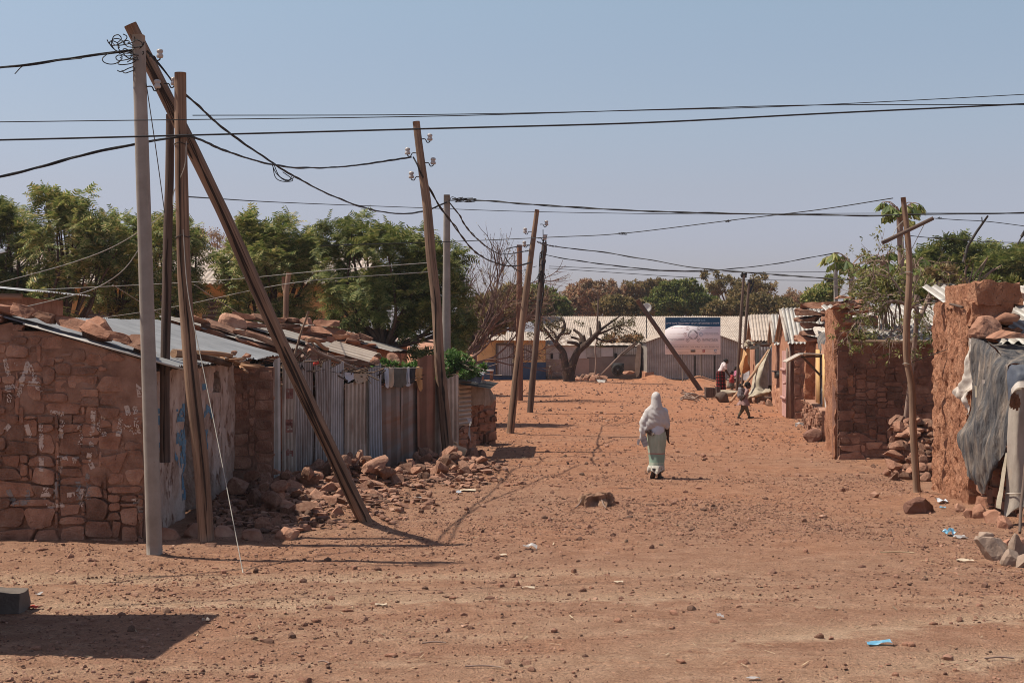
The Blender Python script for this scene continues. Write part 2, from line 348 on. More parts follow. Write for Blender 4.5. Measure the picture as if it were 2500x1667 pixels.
# ================================================================ materials
ROCKC = [(.18, .088, .056), (.28, .148, .097), (.36, .21, .145)]
m_stone = mat('brown_stone', ROCKC, 5, 'Object', rough=.95, bs=34, bstr=.55, island=.42, fine=(16, .66, (.1, .06, .045)))
m_house = mat('house_stone', [(.26, .135, .088), (.39, .215, .147), (.5, .31, .22)], 5, 'Object', rough=.95, bs=38, bstr=1.0, bdist=.04, island=.34, fine=(16, .66, (.1, .06, .045)))
m_rock = mat('loose_stone', [(.23, .12, .078), (.34, .19, .13), (.43, .27, .19)], 4, 'Object', rough=.95, bs=26, bstr=.8, orand=.45, fine=(14, .66, (.13, .08, .06)))
m_grey = mat('grey_stone', [(.2, .145, .11), (.3, .225, .175), (.38, .3, .24)], 4, 'Object', rough=.95, bs=26, bstr=.5, orand=.2)
m_mort = mat('mud_mortar', [(.2, .105, .07), (.31, .175, .12), (.42, .255, .185)], 3.5, 'Object', bs=30, bstr=.7, bdist=.03)
m_mud = mat('mud_wall', [(.24, .1, .055), (.38, .175, .098), (.47, .25, .155)], 4, 'Object', (1, 1, .7), bs=34, bstr=1.0, bdist=.06, fine=(24, .6, (.17, .072, .04)))
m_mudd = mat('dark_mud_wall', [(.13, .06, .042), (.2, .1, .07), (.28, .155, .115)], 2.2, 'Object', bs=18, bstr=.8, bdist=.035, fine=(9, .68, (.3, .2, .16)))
m_plas = mat('worn_plaster', [(.26, .15, .1), (.55, .4, .32), (.76, .64, .56)], 1.7, 'Object', (1, 1.3, .8), bs=20, bstr=1.0, bdist=.04, fine=(5, .56, (.2, .105, .065)))
m_orange = mat('orange_mud', [(.28, .125, .07), (.38, .185, .11), (.46, .255, .17)], 2.5, 'Object', bs=18, bstr=.6)
m_tin = tinmat('galvanised_tin', (.45, .48, .51), (.28, .2, .15), .36, rough=.5, metal=.25)
m_tinp = tinmat('pale_roof_tin', (.44, .375, .32), (.3, .21, .16), .45, rough=.75, metal=0, ribk=.8)
m_tinw = tinmat('light_roof_tin', (.47, .45, .42), (.3, .22, .17), .42, rough=.6, metal=.1)
m_tinb = tinmat('brown_tin', (.38, .355, .34), (.17, .09, .06), .65, metal=.05)
m_ting = tinmat('grey_tin', (.43, .425, .43), (.2, .13, .09), .45, metal=.05)
m_tinl = tinmat('bluish_tin', (.34, .37, .41), (.22, .19, .175), .4, metal=.05)
m_tinr = tinmat('rusty_sheet', (.26, .235, .225), (.27, .13, .075), .75, False, metal=.05)
m_tint = tinmat('tan_tin', (.48, .42, .36), (.2, .11, .075), .6, metal=.05)
m_plk = tinmat('red_brown_board', (.25, .12, .08), (.3, .19, .13), .5, metal=0)
m_wood = woodmat('weathered_pole', (.33, .22, .152), (.13, .08, .054))
m_woodd = woodmat('dark_pole', (.17, .12, .095), (.07, .048, .04))
m_woodl = woodmat('cut_wood', (.5, .32, .2), (.26, .145, .085), .68)
m_woodr = woodmat('red_dusty_pole', (.28, .15, .1), (.16, .085, .06))
m_crack = mat('dark_cleft', [(.03, .02, .016), (.05, .034, .026)], 8, bstr=0)
m_conc = mat('concrete', [(.24, .208, .178), (.3, .262, .228), (.36, .318, .28)], 3, 'Object', rough=.9, bs=60, bstr=.25, bdist=.006, fine=(60, .66, (.22, .19, .165)))
m_cable = mat('black_cable', [(.018, .018, .02), (.03, .03, .032)], 10, rough=.6, bstr=0)
m_wire = mat('grey_wire', [(.07, .07, .075), (.1, .1, .105)], 10, rough=.6, bstr=0)
m_wirel = mat('pale_wire', [(.3, .28, .24), (.4, .38, .34)], 10, rough=.6, bstr=0)
m_porc = mat('porcelain', [(.4, .36, .33), (.48, .44, .41)], 10, rough=.35, bstr=0, spec=.5)
m_iron = mat('dark_iron', [(.03, .026, .024), (.06, .05, .045)], 12, rough=.7, bstr=0)
m_bark = mat('brown_bark', [(.05, .03, .022), (.095, .06, .044), (.15, .1, .075)], 6, 'Object', (1, 1, .35), bs=22, bstr=.8)
m_twig = mat('pale_twig', [(.2, .135, .105), (.32, .23, .185)], 5, bstr=0)
m_twigr = mat('pinkish_twig', [(.14, .082, .066), (.22, .135, .11)], 5, bstr=0)
m_brush = mat('dry_brush', [(.03, .022, .017), (.1, .07, .05), (.22, .15, .1)], 5, bstr=0, island=.5)
m_leaf = leafmat('neem_leaf', [(0.076, 0.121, 0.037), (0.156, 0.214, 0.062), (0.259, 0.296, 0.091), (0.396, 0.378, 0.144), (0.553, 0.453, 0.224)], .28)
m_leafd = leafmat('dark_leaf', [(0.063, 0.096, 0.031), (0.123, 0.164, 0.047), (0.213, 0.232, 0.072), (0.35, 0.33, 0.131)], .28)
m_leafo = leafmat('olive_leaf', [(0.106, 0.094, 0.04), (0.188, 0.153, 0.062), (0.295, 0.223, 0.107), (0.401, 0.308, 0.179)], .28)
m_leafr = leafmat('reddish_leaf', [(0.206, 0.12, 0.08), (0.33, 0.193, 0.131), (0.454, 0.299, 0.216), (0.413, 0.361, 0.227)], .28)
m_leafb = leafmat('brown_olive_leaf', [(0.133, 0.094, 0.048), (0.223, 0.153, 0.082), (0.322, 0.224, 0.13), (0.267, 0.236, 0.098)], .28)
m_leafg = leafmat('fresh_leaf', [(0.04, 0.1, 0.018), (0.075, 0.16, 0.03), (0.13, 0.23, 0.06), (0.2, 0.3, 0.12)], .28)
m_leafy = leafmat('yellow_green_leaf', [(0.077, 0.099, 0.022), (0.143, 0.154, 0.044), (0.242, 0.231, 0.077), (0.33, 0.297, 0.132)], .28)
m_tarp = mat('grey_tarp', [(.03, .031, .036), (.085, .082, .085), (.17, .145, .125), (.33, .265, .215)], 3.4, 'Object', (1.6, 2.6, .5), rough=.65, bs=16, bstr=.9, bdist=.04, fine=(9, .64, (.05, .052, .06)))
m_tarpb = mat('blue_black_tarp', [(.035, .042, .06), (.07, .08, .105), (.13, .13, .14)], 3, rough=.6, bs=14, bstr=.4)
m_sheet = mat('white_sheet', [(.36, .29, .23), (.55, .49, .43), (.66, .61, .56)], 6, rough=.9, bs=20, bstr=.4, trans=.15)
m_curt = mat('grey_curtain', [(.24, .2, .165), (.33, .285, .24), (.4, .35, .3)], 2.4, 'Object', (1, 1, .5), rough=.95, bs=30, bstr=.4, fine=(5, .62, (.36, .29, .23)))
m_sack = mat('brown_sacking', [(.2, .15, .115), (.29, .225, .175), (.36, .29, .235)], 4, rough=.95, bs=60, bstr=.4)
m_canvas = mat('khaki_canvas', [(.24, .2, .145), (.35, .3, .225), (.42, .37, .29)], 3, rough=.95, bs=30, bstr=.4)
m_orangec = mat('orange_cloth', [(.42, .23, .1), (.55, .33, .16)], 5, bstr=.2)
m_darkc = mat('black_cloth', [(.02, .02, .024), (.045, .045, .05)], 6, bstr=.2)
m_greyc = mat('olive_grey_cloth', [(.09, .085, .07), (.14, .13, .11)], 6, bstr=.2)
m_khaki = mat('beige_cloth', [(.36, .29, .21), (.5, .41, .31)], 6, bstr=.2)
m_bluec = mat('pale_blue_cloth', [(.4, .43, .48), (.55, .57, .6)], 6, bstr=.2)
m_yellow = mat('ochre_paint', [(.5, .31, .13), (.58, .37, .165), (.63, .42, .2)], 2, bs=14, bstr=.3, fine=(3, .66, (.45, .3, .17)))
m_navy = mat('navy_paint', [(.03, .05, .1), (.045, .075, .14), (.08, .1, .15)], 2, bs=14, bstr=.3)
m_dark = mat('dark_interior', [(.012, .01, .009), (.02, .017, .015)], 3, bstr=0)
m_white = mat('dirty_white_panel', [(.42, .39, .37), (.54, .51, .49), (.6, .57, .55)], 1.5, bs=10, bstr=.2)
m_pinkw = mat('dusty_pink_panel', [(.36, .25, .2), (.44, .32, .265)], 1.5, bs=12, bstr=.3)
m_brownp = mat('brown_panel', [(.2, .155, .13), (.28, .22, .19)], 1.5, bs=12, bstr=.3)
m_pinkd = mat('pink_door_paint', [(.42, .24, .21), (.52, .31, .275)], 3, 'Object', (3, 3, .5), bs=20, bstr=.3)
m_chalk = mat('faded_white_paint', [(.5, .39, .32), (.68, .57, .49)], 30, bstr=0)
m_greyp = mat('faded_grey_paint', [(.24, .215, .2), (.33, .3, .28)], 30, bstr=0)
m_bluep = mat('faded_blue_paint', [(.085, .19, .3), (.12, .25, .36), (.26, .33, .37)], 20, bstr=0)
m_redp = mat('faded_red_paint', [(.22, .09, .075), (.3, .15, .12)], 20, bstr=0)
m_can = mat('dusty_yellow_plastic', [(.5, .32, .18), (.62, .43, .27), (.56, .4, .28)], 4, rough=.6, bstr=.1)
m_tyre = mat('black_rubber', [(.02, .019, .018), (.045, .04, .036)], 6, bstr=.2)
m_straw = mat('straw', [(.34, .26, .16), (.5, .4, .27)], 20, bstr=0, island=.4)
m_plb = mat('blue_plastic', [(.1, .38, .62), (.25, .55, .75), (.6, .72, .8)], 9, rough=.3, bstr=0, trans=.3)
m_plw = mat('clear_white_plastic', [(.42, .39, .38), (.6, .57, .56)], 9, rough=.3, bstr=0, trans=.3)
m_plp = mat('crumpled_paper', [(.45, .36, .26), (.58, .48, .36)], 9, bstr=0)
m_red = mat('red_scrap', [(.5, .05, .03), (.6, .08, .05)], 9, bstr=0)
m_skin = mat('dark_skin', [(.045, .025, .018), (.07, .04, .028)], 8, rough=.6, bstr=0, spec=.35)
m_hair = mat('black_hair', [(.008, .007, .007), (.016, .014, .013)], 30, bstr=.4)
# ================================================================ ground
BUMPS = [  # x, y, rx, ry, h
    (1.25, 21.6, .7, .5, .05), (-3.3, 21.8, 1.3, 2.2, .32), (-2.6, 24.6, 1.5, 1.0, .3), (-1.2, 26.6, 1.2, 1.3, .22),
    (3.4, 76.5, 3.6, 3.0, .22), (1.3, 27, 1.6, 1.0, .1), (7.6, 20.5, 1.6, 2.2, .2), (-4.15, 16.55, .22, .2, .05), (-3.85, 17.85, .28, .25, .06), (-1.95, 19.5, .35, .3, .07), (-.05, 37, .4, .4, .07), (.58, 46.8, .4, .4, .08), (.3, 55.7, .45, .45, .09), (6.55, 22.8, .3, .3, .06), (8.7, 66, .6, .6, .12), (1.0, 29, 2.2, .8, .1), (8.3, 80.6, .8, .7, .38), (10.6, 80.6, .8, .7, .38), (8.3, 83, 1.0, 1.6, .35)]
RUTS = [(15.35, .05, 0, -9, 3), (13.95, .06, 0, -9, 4), (11.15, .42, 0, .2, 9), (9.75, .42, 0, 1.5, 9)]
def gh(x, y):
    x = np.asarray(x, float); y = np.asarray(y, float); p = np.stack([x, y, x*0], -1).reshape(-1, 3)
    z = .03*vn(p, .35, 3)+.018*vn(p, 1.1, 4)+.007*vn(p, 4, 5); z = z.reshape(x.shape)
    z = z*np.clip((y-5)/6, 0, 1)-.01
    for a, b, rx, ry, h in BUMPS:
        d = ((x-a)/rx)**2+((y-b)/ry)**2; z = z+h*np.exp(-d*1.6)
    for a, b, s_, lo, hi in RUTS:      # worn wheel ruts
        e = y-(a+b*x)-.12*np.sin(x*1.1+a); z = z-.022*np.exp(-(e/.13)**2)*np.clip((x-lo)/1.5, 0, 1)*np.clip((hi-x)/1.5, 0, 1)
    return z
def g1(x, y): return float(gh(np.array([x]), np.array([y]))[0])
def GG(x, y):
    p = G(x, y); p[2] = g1(p[0], p[1]); return p
def spaced(stops): 
    o = []
    for a, b, st in stops: o.append(np.arange(a, b, st))
    return np.concatenate(o)
gx = np.r_[-np.geomspace(40, 3000, 24)[::-1], spaced([(-38, -10, .8), (-10, 11, .07), (11, 39, .8)]), np.geomspace(40, 3000, 24)]
gy = np.r_[[-60, -30, -10, 0, 4], spaced([(6, 9, .5), (9, 18, .07), (18, 34, .11), (34, 60, .28), (60, 130, .9)]), np.geomspace(131, 4500, 24)]
XX, YY = np.meshgrid(gx, gy, indexing='ij'); ZZ = gh(XX, YY)
ZZ = ZZ+.011*vn(np.stack([XX.ravel(), YY.ravel(), XX.ravel()*0], 1), 9, 8).reshape(XX.shape)*(YY < 40)*(np.abs(XX) < 11)
m, t = nt('red_earth'); c = coords(t, 'World', (1, 1, 1))
f1 = noise(t, c, .25, 8, .68, .6); f2 = noise(t, c, 2.6, 6, .7); f3 = noise(t, c, 15, 6, .75)
sx = N(t, 'ShaderNodeSeparateXYZ'); t.links.new(c, sx.inputs[0])
mr = N(t, 'ShaderNodeMapRange'); mr.inputs[1].default_value = 13; mr.inputs[2].default_value = 46; t.links.new(sx.outputs[1], mr.inputs[0])
far = ramp(t, f2, [(.3, (.34, .14, .07)), (.5, (.445, .198, .103)), (.7, (.53, .265, .15))])
near = ramp(t, f2, [(.3, (.305, .152, .09)), (.5, (.39, .213, .132)), (.7, (.48, .285, .185))])
ad = N(t, 'ShaderNodeMath', operation='MULTIPLY_ADD'); ad.inputs[1].default_value = 2.2; ad.inputs[2].default_value = -1.1; t.links.new(f1, ad.inputs[0])
ad2 = N(t, 'ShaderNodeMath', operation='ADD', use_clamp=True); t.links.new(ad.outputs[0], ad2.inputs[0]); t.links.new(mr.outputs[0], ad2.inputs[1])
col = mix(t, ad2.outputs[0], near, far)
# pale dusty wheel tracks across the near ground
rt = coords(t, 'World', (.16, .95, 1)); f4 = noise(t, rt, .9, 7, .68, .5); mr2 = N(t, 'ShaderNodeMapRange'); mr2.inputs[1].default_value = 17.2; mr2.inputs[2].default_value = 13.2; t.links.new(sx.outputs[1], mr2.inputs[0])
tr = ramp(t, f4, [(.48, (0, 0, 0)), (.72, (.8, .8, .8))]); tm = N(t, 'ShaderNodeMath', operation='MULTIPLY'); t.links.new(tr, tm.inputs[0]); t.links.new(mr2.outputs[0], tm.inputs[1])
tan_ = ramp(t, f2, [(.3, (.42, .265, .165)), (.7, (.64, .46, .315))]); col = mix(t, tm.outputs[0], col, tan_)
rut = None
for a_, b_, s_, lo, hi in RUTS:      # pale dust along the ruts
    m1 = N(t, 'ShaderNodeMath', operation='MULTIPLY_ADD'); m1.inputs[1].default_value = -b_; t.links.new(sx.outputs[0], m1.inputs[0]); t.links.new(sx.outputs[1], m1.inputs[2]); m2 = N(t, 'ShaderNodeMath', operation='MULTIPLY_ADD'); m2.inputs[1].default_value = 1.5; t.links.new(f2, m2.inputs[0]); t.links.new(m1.outputs[0], m2.inputs[2])
    m3 = N(t, 'ShaderNodeMath', operation='SUBTRACT'); m3.inputs[1].default_value = a_+.75; t.links.new(m2.outputs[0], m3.inputs[0]); m4 = N(t, 'ShaderNodeMath', operation='ABSOLUTE'); t.links.new(m3.outputs[0], m4.inputs[0]); mk = ramp(t, m4.outputs[0], [(.05, (1, 1, 1)), (.42, (0, 0, 0))])
    fx = N(t, 'ShaderNodeMapRange'); fx.inputs[1].default_value = lo; fx.inputs[2].default_value = lo+2; t.links.new(sx.outputs[0], fx.inputs[0]); gx_ = N(t, 'ShaderNodeMapRange'); gx_.inputs[1].default_value = hi; gx_.inputs[2].default_value = hi-3; t.links.new(sx.outputs[0], gx_.inputs[0]); m5 = N(t, 'ShaderNodeMath', operation='MULTIPLY'); t.links.new(fx.outputs[0], m5.inputs[0]); t.links.new(gx_.outputs[0], m5.inputs[1]); m6 = N(t, 'ShaderNodeMath', operation='MULTIPLY'); t.links.new(m5.outputs[0], m6.inputs[0]); t.links.new(mk, m6.inputs[1]); m7 = N(t, 'ShaderNodeMath', operation='MULTIPLY'); m7.inputs[1].default_value = .75; t.links.new(m6.outputs[0], m7.inputs[0])
    col = mix(t, m7.outputs[0], col, tan_)
col = mix(t, 1.0, col, ramp(t, f3, [(.3, (.72, .7, .69)), (.55, (1, 1, 1)), (.72, (1.22, 1.2, 1.2))]), 'MULTIPLY')
f5 = noise(t, c, 48, 3, .65); col = mix(t, 1.0, col, ramp(t, f5, [(.28, (.3, .28, .27)), (.44, (.98, .98, .98)), (.58, (1.03, 1.03, 1.03)), (.72, (1.65, 1.6, 1.55))]), 'MULTIPLY')
bm_ = N(t, 'ShaderNodeMath', operation='ADD'); t.links.new(f3, bm_.inputs[0]); t.links.new(f5, bm_.inputs[1])
out(t, col, .95, bm_.outputs[0], 1.0, .05); m_ground = m
tag(build('ground', (np.stack([XX.ravel(), YY.ravel(), ZZ.ravel()], 1), qgrid(len(gx), len(gy)), None), m_ground, loc=(0, 0, 0)), kind='structure')
# ---------------------------------------------------------------- gravel and straw (nobody could count them)
R0 = np.random.default_rng(5)
def scatter(n, y0, y1, p=0, xk=.43, x0=1.5):
    """uniform per square metre inside a wide wedge"""
    y = np.sqrt(R0.uniform(y0**2, y1**2, n)) if p == 0 else R0.uniform(y0, y1, n); return R0.uniform(-1, 1, n)*(xk*y+x0), y
def field(tmplV, tmplF, x, y, s, lift=.25):
    n = len(x); a = R0.uniform(0, 6.28, n); ca, sa = np.cos(a), np.sin(a); T = tmplV[None]*np.stack([s*R0.uniform(.7, 1.4, n), s*R0.uniform(.7, 1.3, n), s*R0.uniform(.6, 1.25, n)], 1)[:, None]
    V = np.stack([T[..., 0]*ca[:, None]-T[..., 1]*sa[:, None], T[..., 0]*sa[:, None]+T[..., 1]*ca[:, None], T[..., 2]], -1)+np.stack([x, y, gh(x, y)-s*lift*.3], 1)[:, None]
    F = tmplF[None]+(np.arange(n)*len(tmplV))[:, None, None]; return V.reshape(-1, 3), F.reshape(-1, tmplF.shape[1]), None
def blocked(x, y):
    return ((x < -4.4) & (y > 17.6) & (y < 50))|((x < -1.1) & (y > 25+.0*x) & (y < 45))|((x > 6.6+.0*y) & (y > 20)) & ((x > 6.5+.1*(y-20)))
g = Geo(); patch = None
for k, (n, y0, y1, a, b) in enumerate([(95000, 9.5, 26, .006, .019), (42000, 9.5, 45, .011, .028), (15000, 9.5, 75, .02, .05), (3200, 20, 90, .035, .085)]):
    x, y = scatter(n, y0, y1); q = vn(np.stack([x, y, x*0], 1), .45, 40); keep = (q*1.7+.5*vn(np.stack([x, y, x*0], 1), 1.6, 41)+R0.uniform(-1, 1, n) > -.1) & ~blocked(x, y); x, y = x[keep], y[keep]
    s = a+(b-a)*R0.random(len(x))**2.2
    for j in range(4):
        V, F = rockshape(700+j+k*10, 1, 5, (1, .8, .7), .12); i = slice(j, None, 4); a_, b_, _ = field(V, F, x[i], y[i], s[i]); g.add(a_, b_, None, 0, False)
m_grav = mat('gravel', [(.16, .088, .06), (.26, .15, .105), (.36, .23, .165)], 3, 'World', bstr=0, island=.55)
tag(build('gravel', g, m_grav, loc=(0, 0, 0)), 'small brown pebbles and gravel strewn over the red ground', 'gravel', kind='stuff')
n = 9000; x, y = scatter(n, 9.5, 36); q = vn(np.stack([x, y, x*0], 1), .35, 60)+.55*(y < 14.5); k = (q > .12) & ~blocked(x, y); x, y = x[k], y[k]
n = len(x); V = np.array([[-1, -.07, .02], [1, -.1, .1], [1, .07, .1], [-1, .1, .02]]); a_, b_, _ = field(V, np.array([[0, 1, 2, 3]]), x, y, .012+.05*R0.random(n)**3, -.8)
tag(build('straw_litter', Geo().add(a_, b_, None, 0, False), m_straw, loc=(0, 0, 0)), 'pale bits of straw and dry leaf scattered over the ground', 'straw', kind='stuff')
# ================================================================ poles
def insulator(root, p, side, tip=.11, sc=1.0):
    """p = where the bracket leaves the pole, side = -1/1 along x"""
    p = np.asarray(p, float); q = p+[side*.13*sc, -.02, -.03*sc]; g = Geo()
    addtube(g, spl([p, p+[side*.06*sc, 0, 0], p+[side*.09*sc, -.01, -.05*sc], q+[0, 0, -.01], q+[0, 0, .03*sc]], 14), .008*sc, n=6)
    o = build('insulator', lathe([(.002, -.005), (.034*sc, .0), (.042*sc, .02*sc), (.03*sc, .045*sc), (.028*sc, .055*sc), (.038*sc, .065*sc), (.036*sc, .09*sc), (.014*sc, .1*sc), (.001, .102*sc)], 12, q+[0, 0, .01]), m_porc, root)
    build('bracket', g, m_iron, o)
def pole(name, label, pts, rad, m, cat='utility pole', group='utility poles', n=14, rough=.12, sq=0, seed=0, step=.12, roll=0):
    pts = np.asarray(pts, float); base = pts[0].copy(); r = thing(name, label, cat, base, group)
    path = spl(pts, 60) if len(pts) > 2 else pts
    rr = np.interp(np.linspace(0, 1, len(path)), np.linspace(0, 1, len(rad)), rad)
    g = Geo(); addtube(g, path, rr, n=n, rough=rough, seed=seed, sq=sq, step=step, roll=roll); build('shaft', g, m, r); return r, path, rr
def cleft(root, path, rr, a0, a1, ang, wdt=.016, seed=0, dep=.02):
    """a long drying crack cut into a pole, modelled as a ragged sunken strip"""
    n = 40; t = np.linspace(a0, a1, n); P_ = np.stack([np.interp(t, np.linspace(0, 1, len(path)), path[:, k]) for k in range(3)], 1); r = np.interp(t, np.linspace(0, 1, len(rr)), rr)
    T = nrm(np.gradient(P_, axis=0)); Y = np.array([0, -1., 0]); Xn = nrm(np.cross(T, Y)); Yn = np.cross(Xn, T)
    an = ang+.25*vn(np.stack([t*9, t*0, t*0], 1), 1, seed); w_ = wdt*(1+.7*vn(np.stack([t*30, t*0, t*0], 1), 1, seed+1))*np.sin(np.pi*(t-a0)/(a1-a0))**.4
    d = np.cos(an)[:, None]*Yn+np.sin(an)[:, None]*Xn; s = np.cross(T, d); c = P_+d*(r*1.10)[:, None]
    V = np.stack([c-s*w_[:, None], c-d*dep*.3, c+s*w_[:, None]], 1).reshape(-1, 3)
    build('crack', (V, qgrid(n, 3), None), m_crack, root)
GP = 'utility poles'
# grey concrete post at the front
b0 = GG(378, 1357); top = P(338, 87, 16.5)
c1, path, rr = pole('concrete_pole', 'tall square grey concrete pole in front of the stone house', [b0-[0, 0, .1], top], [.083, .068], m_conc, rough=.02, sq=.85, seed=2, n=16, step=.2, roll=math.pi/16)
insulator(c1, P(364, 138, 16.5), 1); insulator(c1, P(358, 212, 16.5), 1)
# upright wooden post behind it
pts = [(503, 1320), (489, 1116), (468, 925), (453, 723), (446, 553), (442, 350), (441, 178)]
w1, path, rr = pole('wooden_pole', 'upright brown wooden pole beside the doorway of the stone house', [np.r_[P(x, y, 17.75)] for x, y in pts], [.1, .098, .085, .078, .073], m_wood, seed=3, rough=.13)
cleft(w1, path, rr, .05, .5, .35, .012, 1); cleft(w1, path, rr, .45, .9, -.1, .009, 2)
g = Geo()
for y in (578, 352): 
    q = P(447 if y > 500 else 442, y, 17.75); addtube(g, [q+[math.cos(a)*.088, math.sin(a)*.088, .012*math.sin(a*3)] for a in np.linspace(0, 6.28, 20)], .006, n=5)
build('wire_tie', g, m_iron, w1)
pts = [(403, 1128), (402, 940), (406, 744), (409, 595), (414, 425), (415, 280)]
w2, path, rr = pole('wooden_pole', 'thin dark wooden pole tied close behind the upright brown one', [P(x, y, 18.35) for x, y in pts], [.07, .062, .06, .056, .05], m_woodd, seed=5)
cleft(w2, path, rr, .22, .62, .3, .014, 4)
# leaning prop
Lb = GG(893, 1279); Lt = P(318, 60, 17.83)
lp, path, rr = pole('leaning_pole', 'long cracked wooden pole leaning left as a prop over the rubble', [Lb-[-.03, 0, .12], Lb+(Lt-Lb)*.33+[-.02, 0, .0], Lb+(Lt-Lb)*.66+[.03, 0, .02], Lt], [.1, .094, .085, .085], m_wood, rough=.15, seed=8, n=12)
for k, (a0, a1, an, wd) in enumerate([(.02, .38, .3, .018), (.2, .6, -.1, .016), (.52, .97, .25, .014), (.75, .985, -.3, .02), (.05, .3, -.45, .012)]): cleft(lp, path, rr, a0, a1, an, wd, 10+k)
insulator(lp, P(404, 205, 17.84)+[-.02, 0, 0], 1)
# pole by the tin fence
pts = [(1095, 1108), (1080, 950), (1072, 873), (1065, 743), (1051, 614), (1043, 508), (1032, 425), (1016, 297)]
pb, path, rr = pole('wooden_pole', 'left-leaning wooden pole with four insulators at the end of the tin fence', [P(x, y, 28.1) for x, y in pts], [.115, .105, .098, .1, .085, .07], m_wood, seed=11, rough=.14)
for x, y, s in ((1028, 340, 1), (1036, 398, 1), (1017, 374, -1), (1026, 432, -1)): insulator(pb, P(x, y, 28.1), s, sc=1.35)
cleft(pb, path, rr, .02, .3, .2, .02, 15); cleft(pb, path, rr, .3, .48, -.2, .014, 16)
b = np.r_[P(1089, 900, 32)[:2], -.05]
c2, _, _ = pole('concrete_pole', 'slim square concrete pole behind the leafy roof of the hut', [b, P(1091, 476, 32)], [.115, .07], m_conc, sq=.85, rough=.02, seed=4, n=16, step=.3, roll=math.pi/16)
# three poles in the yard
b = GG(1268, 981); ta, _, _ = pole('wooden_pole', 'stout upright red-dusted pole behind the two leaning yard poles', [b-[0, 0, .1], np.r_[b[:2], 2.2], P(1268, 598, b[1])], [.145, .14, .1], m_woodr, rough=.08, seed=21)
b = GG(1245, 1062); tb, path, rr = pole('wooden_pole', 'tallest of the three yard poles, leaning right, hung with insulators', [b-[0, 0, .1], P(1262, 900, b[1]), P(1284, 720, b[1]), P(1311, 512, b[1])], [.1, .09, .085, .06], m_wood, rough=.1, seed=22)
for x, y, s in ((1318, 548, 1), (1298, 566, -1), (1314, 582, 1), (1296, 598, -1)): insulator(tb, P(x, y, b[1]), s, sc=1.3)
cleft(tb, path, rr, .03, .4, .3, .012, 20)
b = GG(1293, 1011); tc, path, rr = pole('wooden_pole', 'dark-footed yard pole wrapped in wires, right of the tallest one', [b-[0, 0, .1], P(1305, 880, b[1]), P(1319, 720, b[1]), P(1329, 592, b[1])], [.1, .098, .09, .08], m_woodd, rough=.2, seed=23)
YC = b[1]; g = Geo(); r = random.Random(4)
for k in range(9):
    y0 = r.uniform(560, 660); x0 = 1327-(y0-592)*.085; pts = []
    for j in range(6):
        yy = y0+j*r.uniform(18, 34); pts.append(P(1329-(yy-592)*.086+r.uniform(-9, 9), yy, YC+r.uniform(-.15, .15)))
    addtube(g, spl(pts, 30), .014, n=4)
build('loose_wires', g, m_cable, tc)
# pole with a tilted cross arm on the right
pts = [(2240, 1212), (2230, 1060), (2226, 945), (2214, 875), (2214, 800), (2219, 700), (2220, 640), (2214, 560), (2205, 482)]
Y = 22.8; pr, path, rr = pole('wooden_pole', 'crooked wooden pole with a tilted cross arm by the red mud wall', [P(x, y, Y) for x, y in pts], [.06, .056, .055, .058, .05, .048, .04], m_wood, seed=31, rough=.12)
g = Geo(); addtube(g, [P(2154, 593, Y-.09), P(2278, 533, Y-.09)], [.034, .032], n=10, rough=.1, seed=2, step=.1); build('cross_arm', g, m_woodd, pr)
g = Geo(); addtube(g, spl([P(2180, 575, Y-.07), P(2190, 555, Y), P(2210, 535, Y)], 10), .005, n=4); addtube(g, spl([P(2258, 545, Y-.07), P(2240, 580, Y), P(2226, 608, Y)], 10), .005, n=4)
addtube(g, spl([P(2203, 573, Y), P(2207, 620, Y), P(2222, 650, Y)], 10), .005, n=4)
for y in (665, 888): 
    q = P(2219 if y < 800 else 2214, y, Y); addtube(g, [q+[math.cos(a)*.062, math.sin(a)*.062, .01*math.sin(a*2)] for a in np.linspace(0, 6.28, 16)], .006, n=5)
build('wire_tie', g, m_wirel, pr)
b = np.r_[P(2042, 900, 46)[:2], 0]; pole('concrete_pole', 'short concrete pole rising behind the stacked slab wall', [b, P(2040, 616, 46)], [.075, .055], m_conc, sq=.85, rough=.02, n=16, roll=math.pi/16, step=.4)
for x0, x1, yt, Y, s, lb in ((1799, 1816, 671, 66, 1, 'thin dark pole with a bunched black top behind the bending woman'), (1812, 1829, 690, 67.5, 2, 'thin dark pole with a forked top beside the far gable hut')):
    r_, _, _ = pole('thin_pole', lb, [np.r_[P(x0, 900, Y)[:2], -.05], P((x0+x1)/2, 800, Y), P(x1, yt, Y)], [.075, .07, .06], m_woodd, rough=.15, seed=40+s)
    g = Geo(); q = P(x1, yt, Y); rr_ = random.Random(s)
    for k in range(7): addtube(g, spl([q+[rr_.uniform(-.15, .15), 0, rr_.uniform(-.12, .12)] for _ in range(4)], 12), .035, n=5)
    if s == 2: addtube(g, [q+[0, 0, -.5], q+[.18, 0, -.1], q+[.24, 0, .06]], [.06, .05, .04], n=7)
    build('top_wires', g, m_cable, r_)
b = np.r_[P(1455, 912, 88)[:2], 0]; pole('thin_pole', 'thin hooked lamp-like post before the long pale roof', [b, P(1458, 800, 88), P(1460, 735, 88), P(1458, 719, 88), P(1446, 710, 88)], [.07, .06, .05, .045, .04], m_woodd, rough=.05)
b = np.r_[P(1452, 913, 85.2)[:2], 0]; pole('thin_pole', 'pale crooked stick propping the edge of the patched shed', [b, P(1455, 880, 85.2), P(1453, 850, 85.2), P(1461, 815, 85.2)], [.05, .045, .04, .03], m_twig, 'post', rough=.1)
b = np.r_[P(698, 790, 40)[:2], 1.8]; r_, _, _ = pole('forked_post', 'grey forked post standing among the flat stone roofs', [b, P(699, 720, 40), P(706, 665, 40)], [.085, .08, .075], m_wood, 'post', rough=.2)
